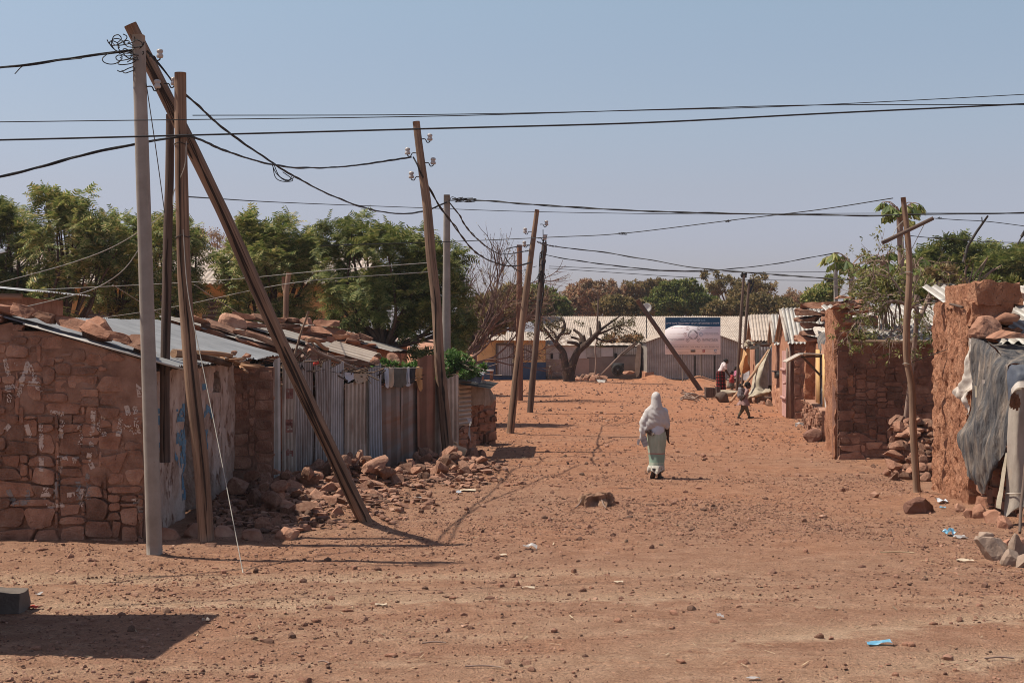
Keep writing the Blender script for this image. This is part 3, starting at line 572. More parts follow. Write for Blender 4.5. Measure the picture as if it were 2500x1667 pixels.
g = Geo(); addtube(g, [P(699, 722, 40), P(693, 700, 40), P(692, 675, 40)], [.06, .06, .05], n=8, rough=.2); build('fork', g, m_wood, r_)
pole('stick', 'thin grey stick propped upright on the brush roof behind the fence', [P(720, 864, 25.6), P(735, 812, 25.6), P(754, 760, 25.6)], [.022, .02, .022], m_wood, 'stick', rough=.15)
b = GG(1708, 956); r_, path, rr = pole('leaning_pole', 'square dark pole leaning left in front of the blue health sign', [b-[-.1, 0, .15], P(1556, 732, 66)], [.115, .1], m_woodd, sq=.6, n=12, rough=.03, roll=.3, step=.4)
# ================================================================ overhead cables
CG = 'overhead cables'
def cable(label, pts, r=.012, m=None, tw=0, name='overhead_cable', n=60, group=CG, loops=None):
    path = spl(pts, n); g = Geo()
    if tw:
        d = np.r_[0, np.cumsum(np.linalg.norm(np.diff(path, axis=0), axis=1))]; mm = int(d[-1]/.07)+2; t = np.linspace(0, d[-1], mm); path = np.stack([np.interp(t, d, path[:, k]) for k in range(3)], 1)
        T = nrm(np.gradient(path, axis=0)); A = nrm(np.cross(T, [0, 0, 1.])); B = np.cross(A, T)
        for k in range(tw):
            a = t*2*np.pi/(1.5)+1.5*vn(np.stack([t, t*0, t*0], 1), .5, 9)+k*2*np.pi/tw; o = (.6+1.0*vn(np.stack([t, t*0, t*0], 1), .7, k)); rs = r*.62; addtube(g, path+rs*1.0*o[:, None]*(np.cos(a)[:, None]*A+np.sin(a)[:, None]*B), rs, n=5)
    else: addtube(g, path, r, n=5)
    for L in loops or []: addtube(g, spl(L, 24), r*.45, n=5)
    return single(name, g, m or m_cable, label, 'cable', group, loc=path[0])
def loopsat(c, n, w, h, seed, dy=.1, dn=0):
    r = random.Random(seed); o = []
    for _ in range(n):
        q = [np.asarray(c)+[r.uniform(-w, w), r.uniform(-dy, dy), r.uniform(-h, h)-dn] for _ in range(5)]; o.append(q)
    return o
def coils(c, n, rad, w, seed):
    r = random.Random(seed); o = []
    for _ in range(n):
        k = np.asarray(c)+[r.uniform(-w, w), r.uniform(-.08, .08), r.uniform(-.06, .06)]; R = rad*r.uniform(.5, 1.3); e = r.uniform(.4, 1.1); a0 = r.uniform(0, 6.28); tl = r.uniform(-.5, .5); tw = r.uniform(4, 8)
        o.append([k+[R*math.cos(a0+a)*(1+.1*a)+.02*a, .03*math.sin(a*2), R*e*math.sin(a0+a)+tl*R*math.cos(a0+a)] for a in np.linspace(0, tw, 9)])
    return o
cable('thick black cable at the upper left ending in a wire tangle', [P(-500, 205, 15.5), P(0, 165, 16), P(160, 145, 16.3), P(270, 130, 16.4), P(325, 122, 16.45)], .014, tw=3,
      loops=coils(P(290, 112, 16.4), 6, .075, .12, 3)+coils(P(292, 140, 16.4), 5, .05, .15, 5)+coils(P(300, 160, 16.4), 2, .04, .12, 9)+[[P(200, 143, 16.3), P(110, 152, 16.3), P(60, 160, 16.3), P(36, 181, 16.3)]])
cable('thin wire, upper of the long pair crossing the whole sky', [P(470, 282, 17.7), P(1063, 280, 18.6), P(1600, 269, 19.5), P(1945, 259, 20), P(2500, 231, 21), P(2900, 208, 22)], .0062)
cable('thin wire running across in front of the concrete pole', [P(-400, 303, 14), P(330, 294, 14.5), P(1063, 284, 15), P(1600, 268, 15.4), P(1990, 257, 15.7), P(2500, 256, 16), P(2900, 257, 16.3)], .0052)
cable('thickest single black cable stretched straight across the sky', [P(-400, 348, 14), P(0, 342, 14.3), P(700, 324, 15), P(1063, 314, 15.3), P(1570, 300, 15.6), P(2000, 278, 16), P(2500, 254, 16.4), P(2900, 232, 16.8)], .0098)
cable('twisted cable sagging from the upright wooden pole to the fence pole', [P(-400, 520, 15), P(0, 432, 16), P(200, 380, 17), P(330, 352, 17.4), P(430, 336, 17.65), P(475, 336, 17.8), P(560, 372, 19.5), P(665, 402, 21.5), P(750, 410, 23.3), P(860, 405, 25.5), P(1004, 384, 28)], .016, tw=3, n=110)
cable('cable dropping from the fence pole toward the three yard poles', [P(1008, 384, 28), P(1025, 415, 27.9), P(1046, 457, 28.3), P(1078, 510, 29), P(1105, 545, 30), P(1150, 605, 32), P(1195, 636, 34), P(1250, 650, 35.5), P(1296, 640, 36.8)], .022, tw=2, n=90)
cable('twisted cable dropping from the leaning prop to the slim concrete pole', [P(358, 125, 17.7), P(395, 165, 17.75), P(430, 208, 17.9), P(470, 246, 18.3), P(560, 325, 20), P(665, 397, 22), P(700, 420, 22.6), P(800, 473, 25), P(900, 510, 27.5), P(980, 522, 29.5), P(1040, 514, 31), P(1090, 494, 31.9)], .016, tw=3, n=120,
      loops=[[P(665, 398, 22), P(672, 432, 22), P(690, 443, 22), P(715, 440, 22), P(690, 420, 22)], [P(668, 400, 22), P(682, 430, 22), P(704, 440, 22), P(712, 430, 22)], [P(664, 402, 22), P(676, 425, 22), P(700, 442, 22), P(722, 430, 22)]])
cable('black cable from the slim concrete pole across to the right edge', [P(1096, 490, 31.9), P(1150, 488, 31.8), P(1310, 500, 31), P(1560, 515, 30), P(1870, 523, 29), P(2110, 526, 28), P(2300, 523, 27.5), P(2500, 520, 27), P(2900, 510, 26)], .019, tw=2, n=80, loops=loopsat(P(1130, 488, 31.8), 5, .3, .06, 8))
cable('twisted cable sagging from the slim concrete pole to the wire-wrapped pole', [P(1097, 494, 31.9), P(1118, 520, 32.5), P(1140, 556, 34), P(1170, 588, 36), P(1200, 610, 39), P(1230, 621, 42), P(1290, 612, 46)], .02, tw=2,
      loops=[[P(1298, 597, 44), P(1260, 602, 42), P(1232, 612, 41), P(1240, 640, 41), P(1275, 668, 42)], [P(1300, 600, 44), P(1250, 605, 42), P(1230, 618, 41), P(1262, 660, 41), P(1310, 650, 43)], [P(1328, 600, 46), P(1318, 660, 44), P(1300, 690, 42), P(1280, 680, 41)]])
cable('thin wire high between the upright pole and the far right, behind the fence pole', [P(448, 480, 17.8), P(700, 495, 30), P(1040, 508, 38), P(1300, 517, 40), P(1700, 523, 41), P(2100, 521, 42), P(2600, 520, 43)], .009)
cable('thin spliced wire climbing right to the tip of the crooked pole', [P(780, 600, 28), P(1100, 590, 30), P(1350, 579, 29), P(1520, 570, 28), P(1800, 536, 26), P(2000, 512, 24.5), P(2180, 484, 23)], .0085, loops=loopsat(P(1520, 570, 28), 3, .09, .03, 2)+loopsat(P(1780, 540, 26), 2, .06, .02, 3))
cable('thick cable sagging right from the yard poles behind the crooked pole', [P(1312, 590, 37), P(1335, 598, 41), P(1380, 605, 44), P(1480, 617, 44), P(1600, 637, 43), P(1700, 654, 42), P(1900, 671, 40), P(2120, 686, 38), P(2300, 694, 36), P(2600, 700, 34)], .021, tw=2, n=80)
cable('cable dipping from the wire-wrapped pole up to the short concrete pole', [P(1330, 622, 46), P(1400, 635, 46), P(1480, 646, 46), P(1600, 659, 46), P(1700, 661, 46), P(1780, 657, 46), P(1900, 643, 46), P(2036, 618, 46)], .018, tw=2)
cable('faint thin wire low in the sky, upper of two', [P(1340, 650, 60), P(1700, 664, 62), P(2030, 664, 64)], .012)
cable('faint thin wire low in the sky, lower of two', [P(1340, 655, 60), P(1740, 680, 62), P(2050, 686, 64)], .012)
cable('spliced wire from the end of the cross arm to the right edge', [P(2278, 533, 22.7), P(2340, 537, 22.7), P(2410, 541, 22.6), P(2500, 552, 22.5), P(2700, 580, 22)], .006, loops=loopsat(P(2290, 533, 22.7), 3, .05, .02, 4))
cable('wire from behind the cross arm with a curled splice, lower right', [P(2207, 574, 22.8), P(2265, 580, 22.8), P(2320, 583, 22.8), P(2400, 590, 22.7), P(2500, 592, 22.6), P(2700, 590, 22.5)], .006, loops=loopsat(P(2290, 582, 22.8), 3, .1, .015, 6))
cable('guy wire running steeply down from the top of the concrete pole', [P(357, 205, 16.5), P(380, 360, 17.2), P(402, 520, 18.2)], .006, m_wire, name='guy_wire', group=None)
cable('pale slack tie wire looped along the upright brown pole', [P(455, 345, 17.65), P(452, 400, 17.62), P(438, 440, 17.7), P(424, 470, 18), P(422, 500, 18.2)], .006, m_wirel, name='tie_wire', group=None)
e = GG(594, 1388); cable('pale thin guy wire with a blue knot pegged into the ground', [P(447, 560, 17.6), P(460, 720, 17.55), P(499, 915, 17.2), P(540, 1119, 16.6), e-[0, 0, .02]], .006, m_wirel, name='guy_wire', group=None)
for k, (lb, pts) in enumerate([('pale wire slanting up left before the trees', [P(0, 690, 30), P(180, 640, 31), P(300, 590, 31), P(435, 500, 31)]), ('pale wire rising from the left roof corner behind the concrete pole', [P(0, 763, 26), P(130, 733, 27), P(230, 705, 28), P(300, 660, 28), P(345, 600, 28)]),
    ('pale line, upper of two strung before the dark trees', [P(80, 708, 34), P(500, 687, 35), P(800, 660, 35), P(1055, 641, 35)]), ('pale line, lower of two strung before the dark trees', [P(150, 790, 34), P(420, 750, 35), P(720, 690, 35), P(1060, 663, 35)]), ('short pale line dropping right to the flat stone roofs', [P(275, 695, 31), P(350, 742, 32), P(430, 790, 33)]), ('short pale line above the flat stone roofs by the prop', [P(475, 695, 32), P(530, 732, 33), P(590, 768, 34)])]):
    cable(lb, pts, .009, m_wirel, name='clothes_line', group='pale lines before the trees')
# ================================================================ left side: stone house
def strokes(root, name, m, parts_geo, org, D, Nn, segs, wdt, seed=0, drop=.45, eps=.006, fr=.02, ):
    """worn brush strokes that follow the rough wall: small flakes laid on the real surface"""
    V = np.concatenate([np.concatenate(g.V) for g in parts_geo]); F = []; o = 0
    for g in parts_geo:
        for f, _, _ in g.F: F += [list(x+o) for x in f]
        o += sum(len(v) for v in g.V)
    bvh = BVHTree.FromPolygons([Vector(v) for v in V], F); r = np.random.default_rng(seed); out_ = Geo(); VV = []; FF = []
    for a, b in segs:
        a = np.array(a, float); b = np.array(b, float); L = np.linalg.norm(b-a); n = max(2, int(L/fr)); nw = max(1, int(wdt/fr)); s = (b-a)/L; p = np.array([-s[1], s[0]])
        for i in range(n):
            for j in range(nw):
                c = a+s*(i+.5)*fr+p*((j+.5)*fr-wdt/2); 
                if vn(np.array([[c[0], c[1], 0]]), 14, seed)[0]+r.uniform(-.5, .5) < drop-.5: continue
                q = []
                for dx, dy in ((-1, -1), (1, -1), (1, 1), (-1, 1)):
                    u = c+s*dx*fr*.56+p*dy*fr*.56; w_ = org+D*u[0]+np.array([0, 0, 1])*u[1]; h = bvh.ray_cast(Vector(w_+Nn*.5), Vector(-Nn), 1.0)
                    if h[0] is None: break
                    q.append(np.array(h[0])+Nn*eps)
                if len(q) == 4: FF.append([len(VV)+k for k in range(4)]); VV += q
    if FF: build(name, (np.array(VV), np.array(FF), None), m, root)
FY = 17.85; XR = -4.62
hs = thing('stone_house', 'stone-walled house with a sagging tin roof behind the concrete pole', 'house', (-6.3, 20.7, 0))
slope = .285; ztop = lambda u: min(2.62+.0, 2.28+slope*(XR-(-9.2+u))-.02) if -9.2+u > -6.25 else max(2.1, 2.735-.22*(-6.25-(-9.2+u)))
wa, wb = (-9.2, FY), (XR, FY)
st, core = masonry(wa, wb, -.08, ztop, seed=15, sw=(.18, .52), sh=(.08, .25), proud=.034, gap=.009, mort=.042)
fw = build('front_wall', core, m_mort, hs); build('masonry', st, m_house, fw)
px = lambda x, y: ((x/3.015-1250)/FL*FY+9.2, 2.55-(820+y/3.015-822)/FL*FY)
o3 = np.array([-9.2, FY, 0]); D3 = np.array([1., 0, 0]); N3 = np.array([0, -1., 0])
S1 = [((45, 170), (72, 310)), ((75, 360), (78, 490)), ((40, 380), (130, 360)), ((130, 200), (108, 225)), ((215, 190), (140, 450)), ((225, 215), (312, 440)), ((205, 345), (310, 350)), ((195, 300), (155, 330)),
      ((200, 650), (232, 750)), ((305, 640), (312, 850)), ((312, 890), (315, 1000)), ((472, 620), (448, 755)), ((600, 650), (594, 800)), ((695, 550), (676, 815)), ((770, 590), (728, 665)), ((728, 665), (792, 745)), ((900, 590), (878, 740)), ((905, 665), (960, 655)), ((955, 655), (990, 725)), ((1012, 600), (1022, 720)), ((940, 510), (960, 590)), ((1000, 515), (1010, 575)),
      ((480, 880), (500, 930)), ((672, 855), (660, 910)), ((660, 910), (690, 975)), ((560, 890), (565, 940)), ((350, 1110), (318, 1200)), ((355, 1130), (370, 1190)), ((500, 1165), (560, 1160)), ((345, 1250), (480, 1235)), ((590, 1140), (660, 1135)), ((640, 1150), (600, 1250)), ((975, 1215), (1040, 1195)), ((445, 880), (440, 1010)), ((40, 690), (75, 650)), ((370, 555), (480, 575)), ((1030, 350), (1040, 450))]
S2 = [((62, 1130), (112, 1250)), ((112, 1250), (205, 1215)), ((205, 1215), (205, 1130)), ((112, 1250), (150, 1215)), ((432, 1010), (408, 1200)), ((575, 1070), (592, 1240)), ((645, 1010), (655, 1200)), ((592, 1150), (650, 1140))]
strokes(fw, 'faded_lettering', m_chalk, [st, core], o3, D3, N3, [(px(*a), px(*b)) for a, b in S1], .07, 1, .36, .006, .012)
strokes(fw, 'grey_lettering', m_greyp, [st, core], o3, D3, N3, [(px(*a), px(*b)) for a, b in S2], .06, 2, .3, .006, .012)
# side wall facing the street, with doorway and a hole
gs = Geo()
for (y0, y1, z0, z1) in ((17.9, 20.1, -.1, 2.1), (21.05, 21.85, -.1, 2.1), (21.85, 22.55, -.1, 1.68), (22.55, 23.72, -.1, 2.1), (20.1, 21.05, 1.75, 2.1), (21.85, 22.55, 2.0, 2.1)):
    q = lump((XR, y0), (XR, y1), .32, z0, z1, z1, .07, .035, 4+int(y0*3), 4, s2=11)
    for V, (F, m_, s_), U in zip(q.V, q.F, q.U): pass
    k0 = gs.n
    for V, U in zip(q.V, q.U): gs.V.append(V); gs.U.append(U)
    for F, m_, s_ in q.F: gs.F.append((F+k0, m_, s_))
    gs.n += q.n
sw = build('side_wall', gs, m_plas, hs)
ys = lambda x: XR*FL/(x-1250)
def pw(x, y): Yd = ys(x/2.306); return (Yd-17.9, 2.55-(720+y/2.306-822)/FL*Yd)
B1 = [((1040, 610), (1038, 1150)), ((1030, 770), (1030, 850)), ((1012, 760), (1012, 840)), ((995, 900), (990, 950)), ((1148, 500), (1148, 540)), ((1158, 640), (1160, 680)), ((1180, 640), (1176, 670)), ((895, 640), (893, 740)), ((897, 830), (897, 880)), ((1006, 640), (1006, 720)), ((1150, 760), (1150, 900))]
strokes(sw, 'blue_paint', m_bluep, [gs], np.array([XR, 17.9, 0]), np.array([0, 1., 0]), np.array([1., 0, 0]), [(pw(*a), pw(*b)) for a, b in B1], .36, 5, .22, .008, .03)
# closing walls and dark inside
build('rear_wall', lump((XR-.02, 23.7), (-9.2, 23.7), -.3, -.1, 2.2, 2.9, .2, .03, 71), m_mort, hs)
build('far_wall', lump((-9.2, 23.7), (-9.2, FY+.36), -.3, -.1, 2.0, 2.0, .3, .03, 72), m_mort, hs)
rst, rco = masonry((XR-.1, 23.7), (-3.98, 23.7), -.1, lambda u: 2.04, 73, (.26, .46), (.15, .22), .03, .012, .3, mort=.02); rw = build('return_wall', rco, m_mort, hs); build('masonry', rst, m_house, rw)
# roof: sheets running down toward the street eave
Vd = nrm([2.25, 0, -2.25*slope]); Ud = nrm([-.005, 1, .004]); z0 = 2.30-slope*(-6.4-XR)+.01
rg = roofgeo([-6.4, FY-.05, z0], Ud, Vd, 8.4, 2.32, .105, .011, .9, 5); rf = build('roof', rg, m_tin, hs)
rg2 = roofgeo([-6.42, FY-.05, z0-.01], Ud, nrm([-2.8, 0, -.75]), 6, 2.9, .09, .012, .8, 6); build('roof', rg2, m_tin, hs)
g = Geo(); g.add(*plank([-6.1, FY-.07, z0-.105], [-4.1, FY-.07, z0-.105-.57], .02, .09, (0, 1, 0))); build('roof_edge', g, m_tinw, rf)
cp = coping([[-6.6, FY+.12, z0+.02], [-6.2, FY+.12, z0+.03], [-5.4, FY+.14, z0-.17], [-4.75, FY+.18, z0-.37]], 31, (.22, .45), (.11, .17), .36); build('coping', cp, m_stone, hs)
cp = coping([[-8.8, FY+.1, 2.2], [-7.4, FY+.1, 2.62], [-6.5, FY+.1, 2.76]], 32, (.25, .5), (.08, .13), .34); build('coping', cp, m_stone, hs)
cp = coping([[-7.2, 24.6, 2.72], [-6.2, 24.5, 2.56], [-5.4, 24.5, 2.4], [-4.72, 24.5, 2.23]], 33, (.25, .55), (.09, .14), .38); build('coping', cp, m_stone, hs)
def stone(name, label, p, s, seed, m=None, sub=3, rot=0, flat=(1, .8, .65), cat='stone', group=None):
    V, F = rockshape(seed, sub, 11, (flat[0], flat[1], flat[2]*1.28), .1, 0); a = math.radians(rot); ca, sa = math.cos(a), math.sin(a)
    V = np.stack([V[:, 0]*ca-V[:, 1]*sa, V[:, 0]*sa+V[:, 1]*ca, V[:, 2]], 1)*s+np.asarray(p); return single(name, Geo().add(V, F, None, 0, False), m or m_rock, label, cat, group, loc=p)
stone('boulder', 'round red boulder sitting on the edge of the tin roof', P(243, 826, 18.2)+[0, 0, -.04], .2, 91, m_stone, flat=(1, .9, .95))
stone('boulder', 'small pale stone on the tin roof just right of the concrete pole', P(352, 872, 18.1), .13, 93, flat=(1, .8, .8))
for x, y, sc, sd, lb in ((572, 868, .06, 5, 'small dark stone on the tin roof near the firewood'), (602, 874, .075, 6, 'reddish stone on the tin roof right of the firewood')):
    stone('stone', lb, P(x, y, 21.5), sc, sd)
GF = 'pieces of firewood on the tin roof'
for k, (a, b, r_, lb) in enumerate([((424, 862), (540, 872), .06, 'thickest cut log lying on the tin roof'), ((470, 868), (560, 888), .05, 'grey barked log second in the pile on the tin roof'), ((485, 860), (565, 868), .03, 'thin stick at the back of the firewood on the tin roof')]):
    g = Geo(); addtube(g, spl([P(*a, 18.75), P((a[0]+b[0])/2, (a[1]+b[1])/2-2, 19.2), P(*b, 19.6)], 10), r_, n=10, rough=.2, seed=k, step=.1); single('firewood', g, m_bark if k == 1 else m_woodl, lb, 'firewood', GF)
rr_ = random.Random(3); g = Geo()
for k in range(16):
    x = rr_.uniform(530, 590); a = P(x, 873+(x-530)*.3+rr_.uniform(-3, 5), 19.5); b = a+[rr_.uniform(.1, .35), rr_.uniform(-.2, .3), rr_.uniform(-.12, .04)]; g.add(*plank(a, b, .035, .025))
single('firewood', g, m_woodl, 'bundle of pale split kindling hanging off the tin roof eave', 'firewood', GF)
# ================================================================ houses behind (flat tin roofs weighed down with stones)
GH = 'stone houses in the row behind the first'
def backhouse(label, Yf, xe_px, ye_px, W, dep, cop_px, seed, m=m_tinw, copsz=((.3, .65), (.1, .17))):
    e = P(xe_px, ye_px, Yf); xw = e[0]-.42; r = thing('stone_house', label, 'house', (e[0]-W/2, Yf+dep/2, 0), GH)
    zt = lambda u: e[2]+.12+.285*(W-u) 
    st, core = masonry((xw-W, Yf), (xw, Yf), 1.0, lambda u: e[2]+.285*(W-u)+.1, seed, (.25, .5), (.14, .26), .045, .012, .3, res=.12)
    fw = build('front_wall', core, m_mort, r); build('masonry', st, m_stone, fw)
    build('lower_wall', lump((xw-W, Yf+.03), (xw, Yf+.03), .3, -.1, 1.05, 1.05, .25, .02, seed), m_mud, r)
    build('left_wall', lump((xw-W, Yf+dep), (xw-W, Yf+.05), .3, -.1, e[2]+.1+.285*W, e[2]+.1+.285*W, .25, .03, seed+3), m_mud, r); build('side_wall', lump((xw, Yf+.05), (xw, Yf+dep), .3, -.1, e[2]+.1, e[2]+.1, .2, .03, seed+1), m_mud, r)
    build('rear_wall', lump((xw-W, Yf+dep), (xw, Yf+dep), .25, -.1, e[2]+.1+.285*W, e[2]+.1, .3, .02, seed+2), m_mud, r)
    rf = build('roof', roofgeo([e[0]-W-.42, Yf-.1, e[2]+.285*(W+.42)+.05], [0, 1, 0], nrm([1, 0, -.285]), dep+.25, (W+.42)*1.04, .1, .012, .85, seed), m, r)
    if cop_px: build('coping', coping([P(x, y, Yf+.1) for x, y in cop_px], seed+5, *copsz, .4, 2), m_stone, r)
    return r
backhouse('house with a thin pale roof edge right behind the first stone house', 26.6, 674, 858, 1.7, 3.4, [(440, 795), (500, 806), (570, 829), (648, 849)], 101)
backhouse('house topped with a long row of red blocks behind the leaning prop', 31, 850, 872, 2.2, 3.6, [(560, 790), (680, 800), (760, 806), (803, 810)], 111)
backhouse('house with the pale ragged tin roof edge behind the fence, farthest right', 36.5, 960, 862, 2.2, 4.2, [(740, 815), (800, 830), (860, 836), (893, 842)], 121)
backhouse('low house whose block parapet shows above the ragged roof', 42, 960, 850, 2.0, 3, [(770, 798), (830, 800), (890, 806)], 131)
backhouse('rearmost low house with a short block parapet before the dark trees', 47, 1010, 850, 1.9, 2.5, [(890, 818), (930, 820), (975, 823)], 141)
GB = 'loose boulders on the flat roofs'
for x, y, Y, s, sd, lb, fl in ((572, 786, 27.2, .24, 3, 'jagged ochre root lump on the flat roofs left of the prop', (1.2, .7, .7)), (830, 818, 35, .22, 8, 'flat pale boulder on the block parapet beyond the fence', (1.1, .8, .5)), (770, 822, 31, .26, 14, 'wide flat slab resting on the roof behind the fence', (1.4, .8, .45)),
      (961, 880, 28.3, .19, 16, 'smooth round boulder on the brush roof beside the green branches', (1.1, .9, .85)), (845, 880, 26.3, .1, 19, 'small dark stone on the brush roof by the bent tin', (1, .8, .9)), (885, 885, 26.5, .12, 22, 'low pale stone on the brush roof in front of the bent tin', (1.5, .8, .5)), (915, 882, 27.2, .13, 25, 'pale stone left of the smooth round boulder on the brush roof', (1.1, .8, .6)), (765, 858, 26.8, .17, 27, 'pinkish block on the pale roof near the propped stick', (1.1, .9, .6))):
    stone('boulder', lb, P(x, y, Y)-[0, 0, s*.5], s, sd, m_stone if Y > 30 else m_rock, flat=fl, group=GB)
g = Geo(); a, b, c = corr(P(800, 838, 26.2), nrm([.25, 1, .1]), nrm(P(906, 868, 26.2)-P(800, 838, 26.2)), .7, np.linalg.norm(P(906, 868, 26.2)-P(800, 838, 26.2)), .076, .01, 6); cen = P(800, 848, 26.2); 
ax = nrm(P(906, 868, 26.2)-P(800, 838, 26.2)); nrm_ = nrm(np.cross(ax, [0, 1, 0])); tt = c[:, 0]/.7-.5
a = a-np.outer(np.abs(tt)**2*.9, -nrm_ if nrm_[2] < 0 else nrm_)*.5
single('bent_tin_sheet', Geo().add(a, b, c), m_tinp, 'curled tin sheet lying on the brush roof behind the fence', 'tin sheet')
# roof corner at the far left
lh = thing('tin_roofed_house', 'house at the left edge with only its tin roof corner showing', 'house', (-12.5, 32, 0))
a = P(82, 712, 31); build('roof', roofgeo(a+[-4, 0, .42], [0, 1, 0], nrm([1, 0, -.1]), 4, 4.02, .12, .016, .9, 9), m_tin, lh)
build('front_wall', lump(a[:2]+[-4.2, .4], a[:2]+[-.55, .4], .3, -.1, a[2]-.05, a[2]-.05, .2, .03, 8), m_mort, lh); build('side_wall', lump(a[:2]+[-.55, .45], a[:2]+[-.55, 3.8], .3, -.1, a[2]-.1, a[2]-.1, .3, .03, 9), m_mort, lh)
g = Geo(); addtube(g, [a+[-4, .15, -.08], a+[-.3, .15, -.1]], .06, n=8, rough=.2, step=.2); build('beam', g, m_wood, lh)
# ================================================================ tin fence
fA = np.array([-4.0, 23.8, 0]); fB = np.array([-1.08, 28.9, 0]); fd = nrm(fB-fA)
def fp(x, off=0):
    k = (x-1250)/FL; t = (k*fA[1]-fA[0])/(fd[0]-k*fd[1]); return fA+fd*t+np.array([fd[1], -fd[0], 0])*off
fence = thing('tin_fence', 'patchwork fence of upright tin sheets behind the rubble heap', 'fence', (fA+fB)/2)
def fsheet(x0, x1, yt, m, pitch=.07, amp=.009, off=0, lean=0, rag=.04, seed=0, name='tin_sheet', label=None, yb=None):
    a = fp(x0, off); b = fp(x1, off); z = 2.55-(yt-822)/FL*(a[1]+b[1])/2; a[2] = -.12 if yb is None else 2.55-(yb-822)/FL*(a[1]+b[1])/2
    V, F, U = corr(a, b-a, nrm([lean*fd[0], lean*fd[1], 1]), np.linalg.norm((b-a)[:2]), z-a[2], pitch*1.15, amp*1.6, 10, rag*1.5, seed, .02); U = U+[seed*2.28, seed*2.3]
    o = build(name, Geo().add(V, F, U), m, fence)
    if label: o['label'] = label
    return o, (V, F)
fsheet(663, 686, 885, m_tinw, .16, .016, .02, 0, .01, 1, 'weathered_board')
o, q = fsheet(683, 718, 893, m_tint, .085, .012, .035, 0, .02, 2, label='pale tin sheet with faded red paint blotches')
gq = Geo().add(*q); mid = fp(700, 0)
strokes(o, 'red_paint', m_redp, [gq], fp(683, 0), fd, np.array([fd[1], -fd[0], 0]), [((.1, zz), (.32, zz)) for zz in (1.05, 1.1, .98, .62, .57, 1.62, 1.55)], .1, 3, .3, .006, .02)
fsheet(716, 764, 892, m_tinb, .06, .009, .0, 0, .03, 3); fsheet(766, 806, 893, m_tinb, .06, .009, .02, 0, .05, 4); fsheet(804, 840, 900, m_ting, .06, .009, .0, 0, .02, 5)
fsheet(837, 899, 936, m_tint, .11, .008, .03, 0, .02, 6, label='short tan rust-stained tin sheet'); fsheet(896, 929, 901, m_tinl, .075, .009, .06, -.03, .01, 7, label='bluish tin sheet leaning a little')
fsheet(922, 980, 946, m_tinr, .3, .006, .01, 0, .02, 8, 'rusty_panel'); fsheet(976, 1020, 944, m_tinr, .3, .006, .025, 0, .02, 9, 'rusty_panel')
fsheet(1012, 1058, 877, m_plk, .4, .012, .07, -.01, .03, 10, 'tall_board', 'tall reddish board rising above the rest'); fsheet(1054, 1086, 930, m_tint, .25, .01, .03, -.02, .03, 11, 'weathered_board'); fsheet(1085, 1123, 926, m_tint, .14, .014, .0, -.02, .04, 12, 'weathered_board')
g = Geo(); addtube(g, [fp(664, -.06)+[0, 0, 1.75], fp(1120, -.06)+[0, 0, 1.35]], .03, n=7, rough=.2, step=.2); addtube(g, [fp(664, -.06)+[0, 0, .6], fp(1120, -.06)+[0, 0, .5]], .03, n=7, rough=.2, step=.2); build('rail', g, m_wood, fence)
# ---- brush roof inside the yard
sh = thing('brush_roofed_shed', 'low shed roofed with dark dry brush just behind the tin fence', 'shed', fp(800, -1))
b1, b2 = fp(725, -.12), fp(1015, -.12); dr = nrm(b2-b1); back = np.array([-fd[1], fd[0], 0]); L = np.linalg.norm(b2-b1)
g = Geo()
for k in range(9):
    for s_ in (0, 1.5): q = b1+dr*(L*k/8)+back*(s_+.12); build('post', addtube(Geo(), [q-[0, 0, .1], q+[0, 0, 1.95-.05*k]], .05, n=7, rough=.2, step=.25), m_woodd, sh)
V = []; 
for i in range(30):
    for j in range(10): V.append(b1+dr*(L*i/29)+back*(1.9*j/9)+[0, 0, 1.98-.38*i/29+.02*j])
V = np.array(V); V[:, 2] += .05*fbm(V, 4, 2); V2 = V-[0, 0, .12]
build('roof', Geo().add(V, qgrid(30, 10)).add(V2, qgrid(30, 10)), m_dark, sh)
r = np.random.default_rng(8); g = Geo()
for k in range(520):
    u = r.uniform(0, 1); c_ = b1+dr*(L*u)+back*r.uniform(-.1, 1.7)+[0, 0, 2.0-.36*u+abs(r.normal(0, .06))]; d = nrm(r.normal(size=3)*[1, 1, .28])*r.uniform(.15, .5); addtube(g, spl([c_-d, c_+r.normal(0, .05, 3), c_+d+r.normal(0, .05, 3)], 6), r.uniform(.004, .014), n=4, cap=False)
br = build('brush', g, m_brush, sh); br['kind'] = 'stuff'
GBr = 'bare branches on the brush roof'
for k, (pts, rad, lb) in enumerate([([(748, 838), (780, 862), (830, 882), (896, 914)], .028, 'longest pale branch slanting across the brush roof'), ([(756, 826), (772, 850), (800, 868), (840, 872)], .02, 'curved ochre branch at the left of the brush roof'), ([(748, 830), (765, 828), (790, 848), (800, 852)], .035, 'thick ochre bent branch on the brush roof'), ([(800, 862), (830, 875), (870, 880), (888, 862)], .016, 'thin grey branch hooking upward on the brush roof'), ([(820, 888), (860, 898), (930, 898), (1000, 900)], .015, 'thin branch lying level under the green leaves'), ([(738, 868), (752, 882), (764, 894)], .035, 'short stout stick poking down over the fence')]):
    g = Geo(); addtube(g, spl([P(x, y, fp(x)[1]+.25+.1*(k % 2)) for x, y in pts], 24), [rad]*24 if False else rad, n=7, rough=.2, seed=k); single('branch', g, m_twig if k != 2 else m_woodl, lb, 'branch', GBr)
g = Geo()
for a, b in (((760, 892), (768, 888)), ((768, 888), (776, 885))): addtube(g, [P(*a, fp(a[0])[1]+.1), P(*b, fp(b[0])[1]+.1)], .03, n=6)
single('red_rag', g, m_red, 'scrap of red plastic stuck in the brush roof', 'rag')
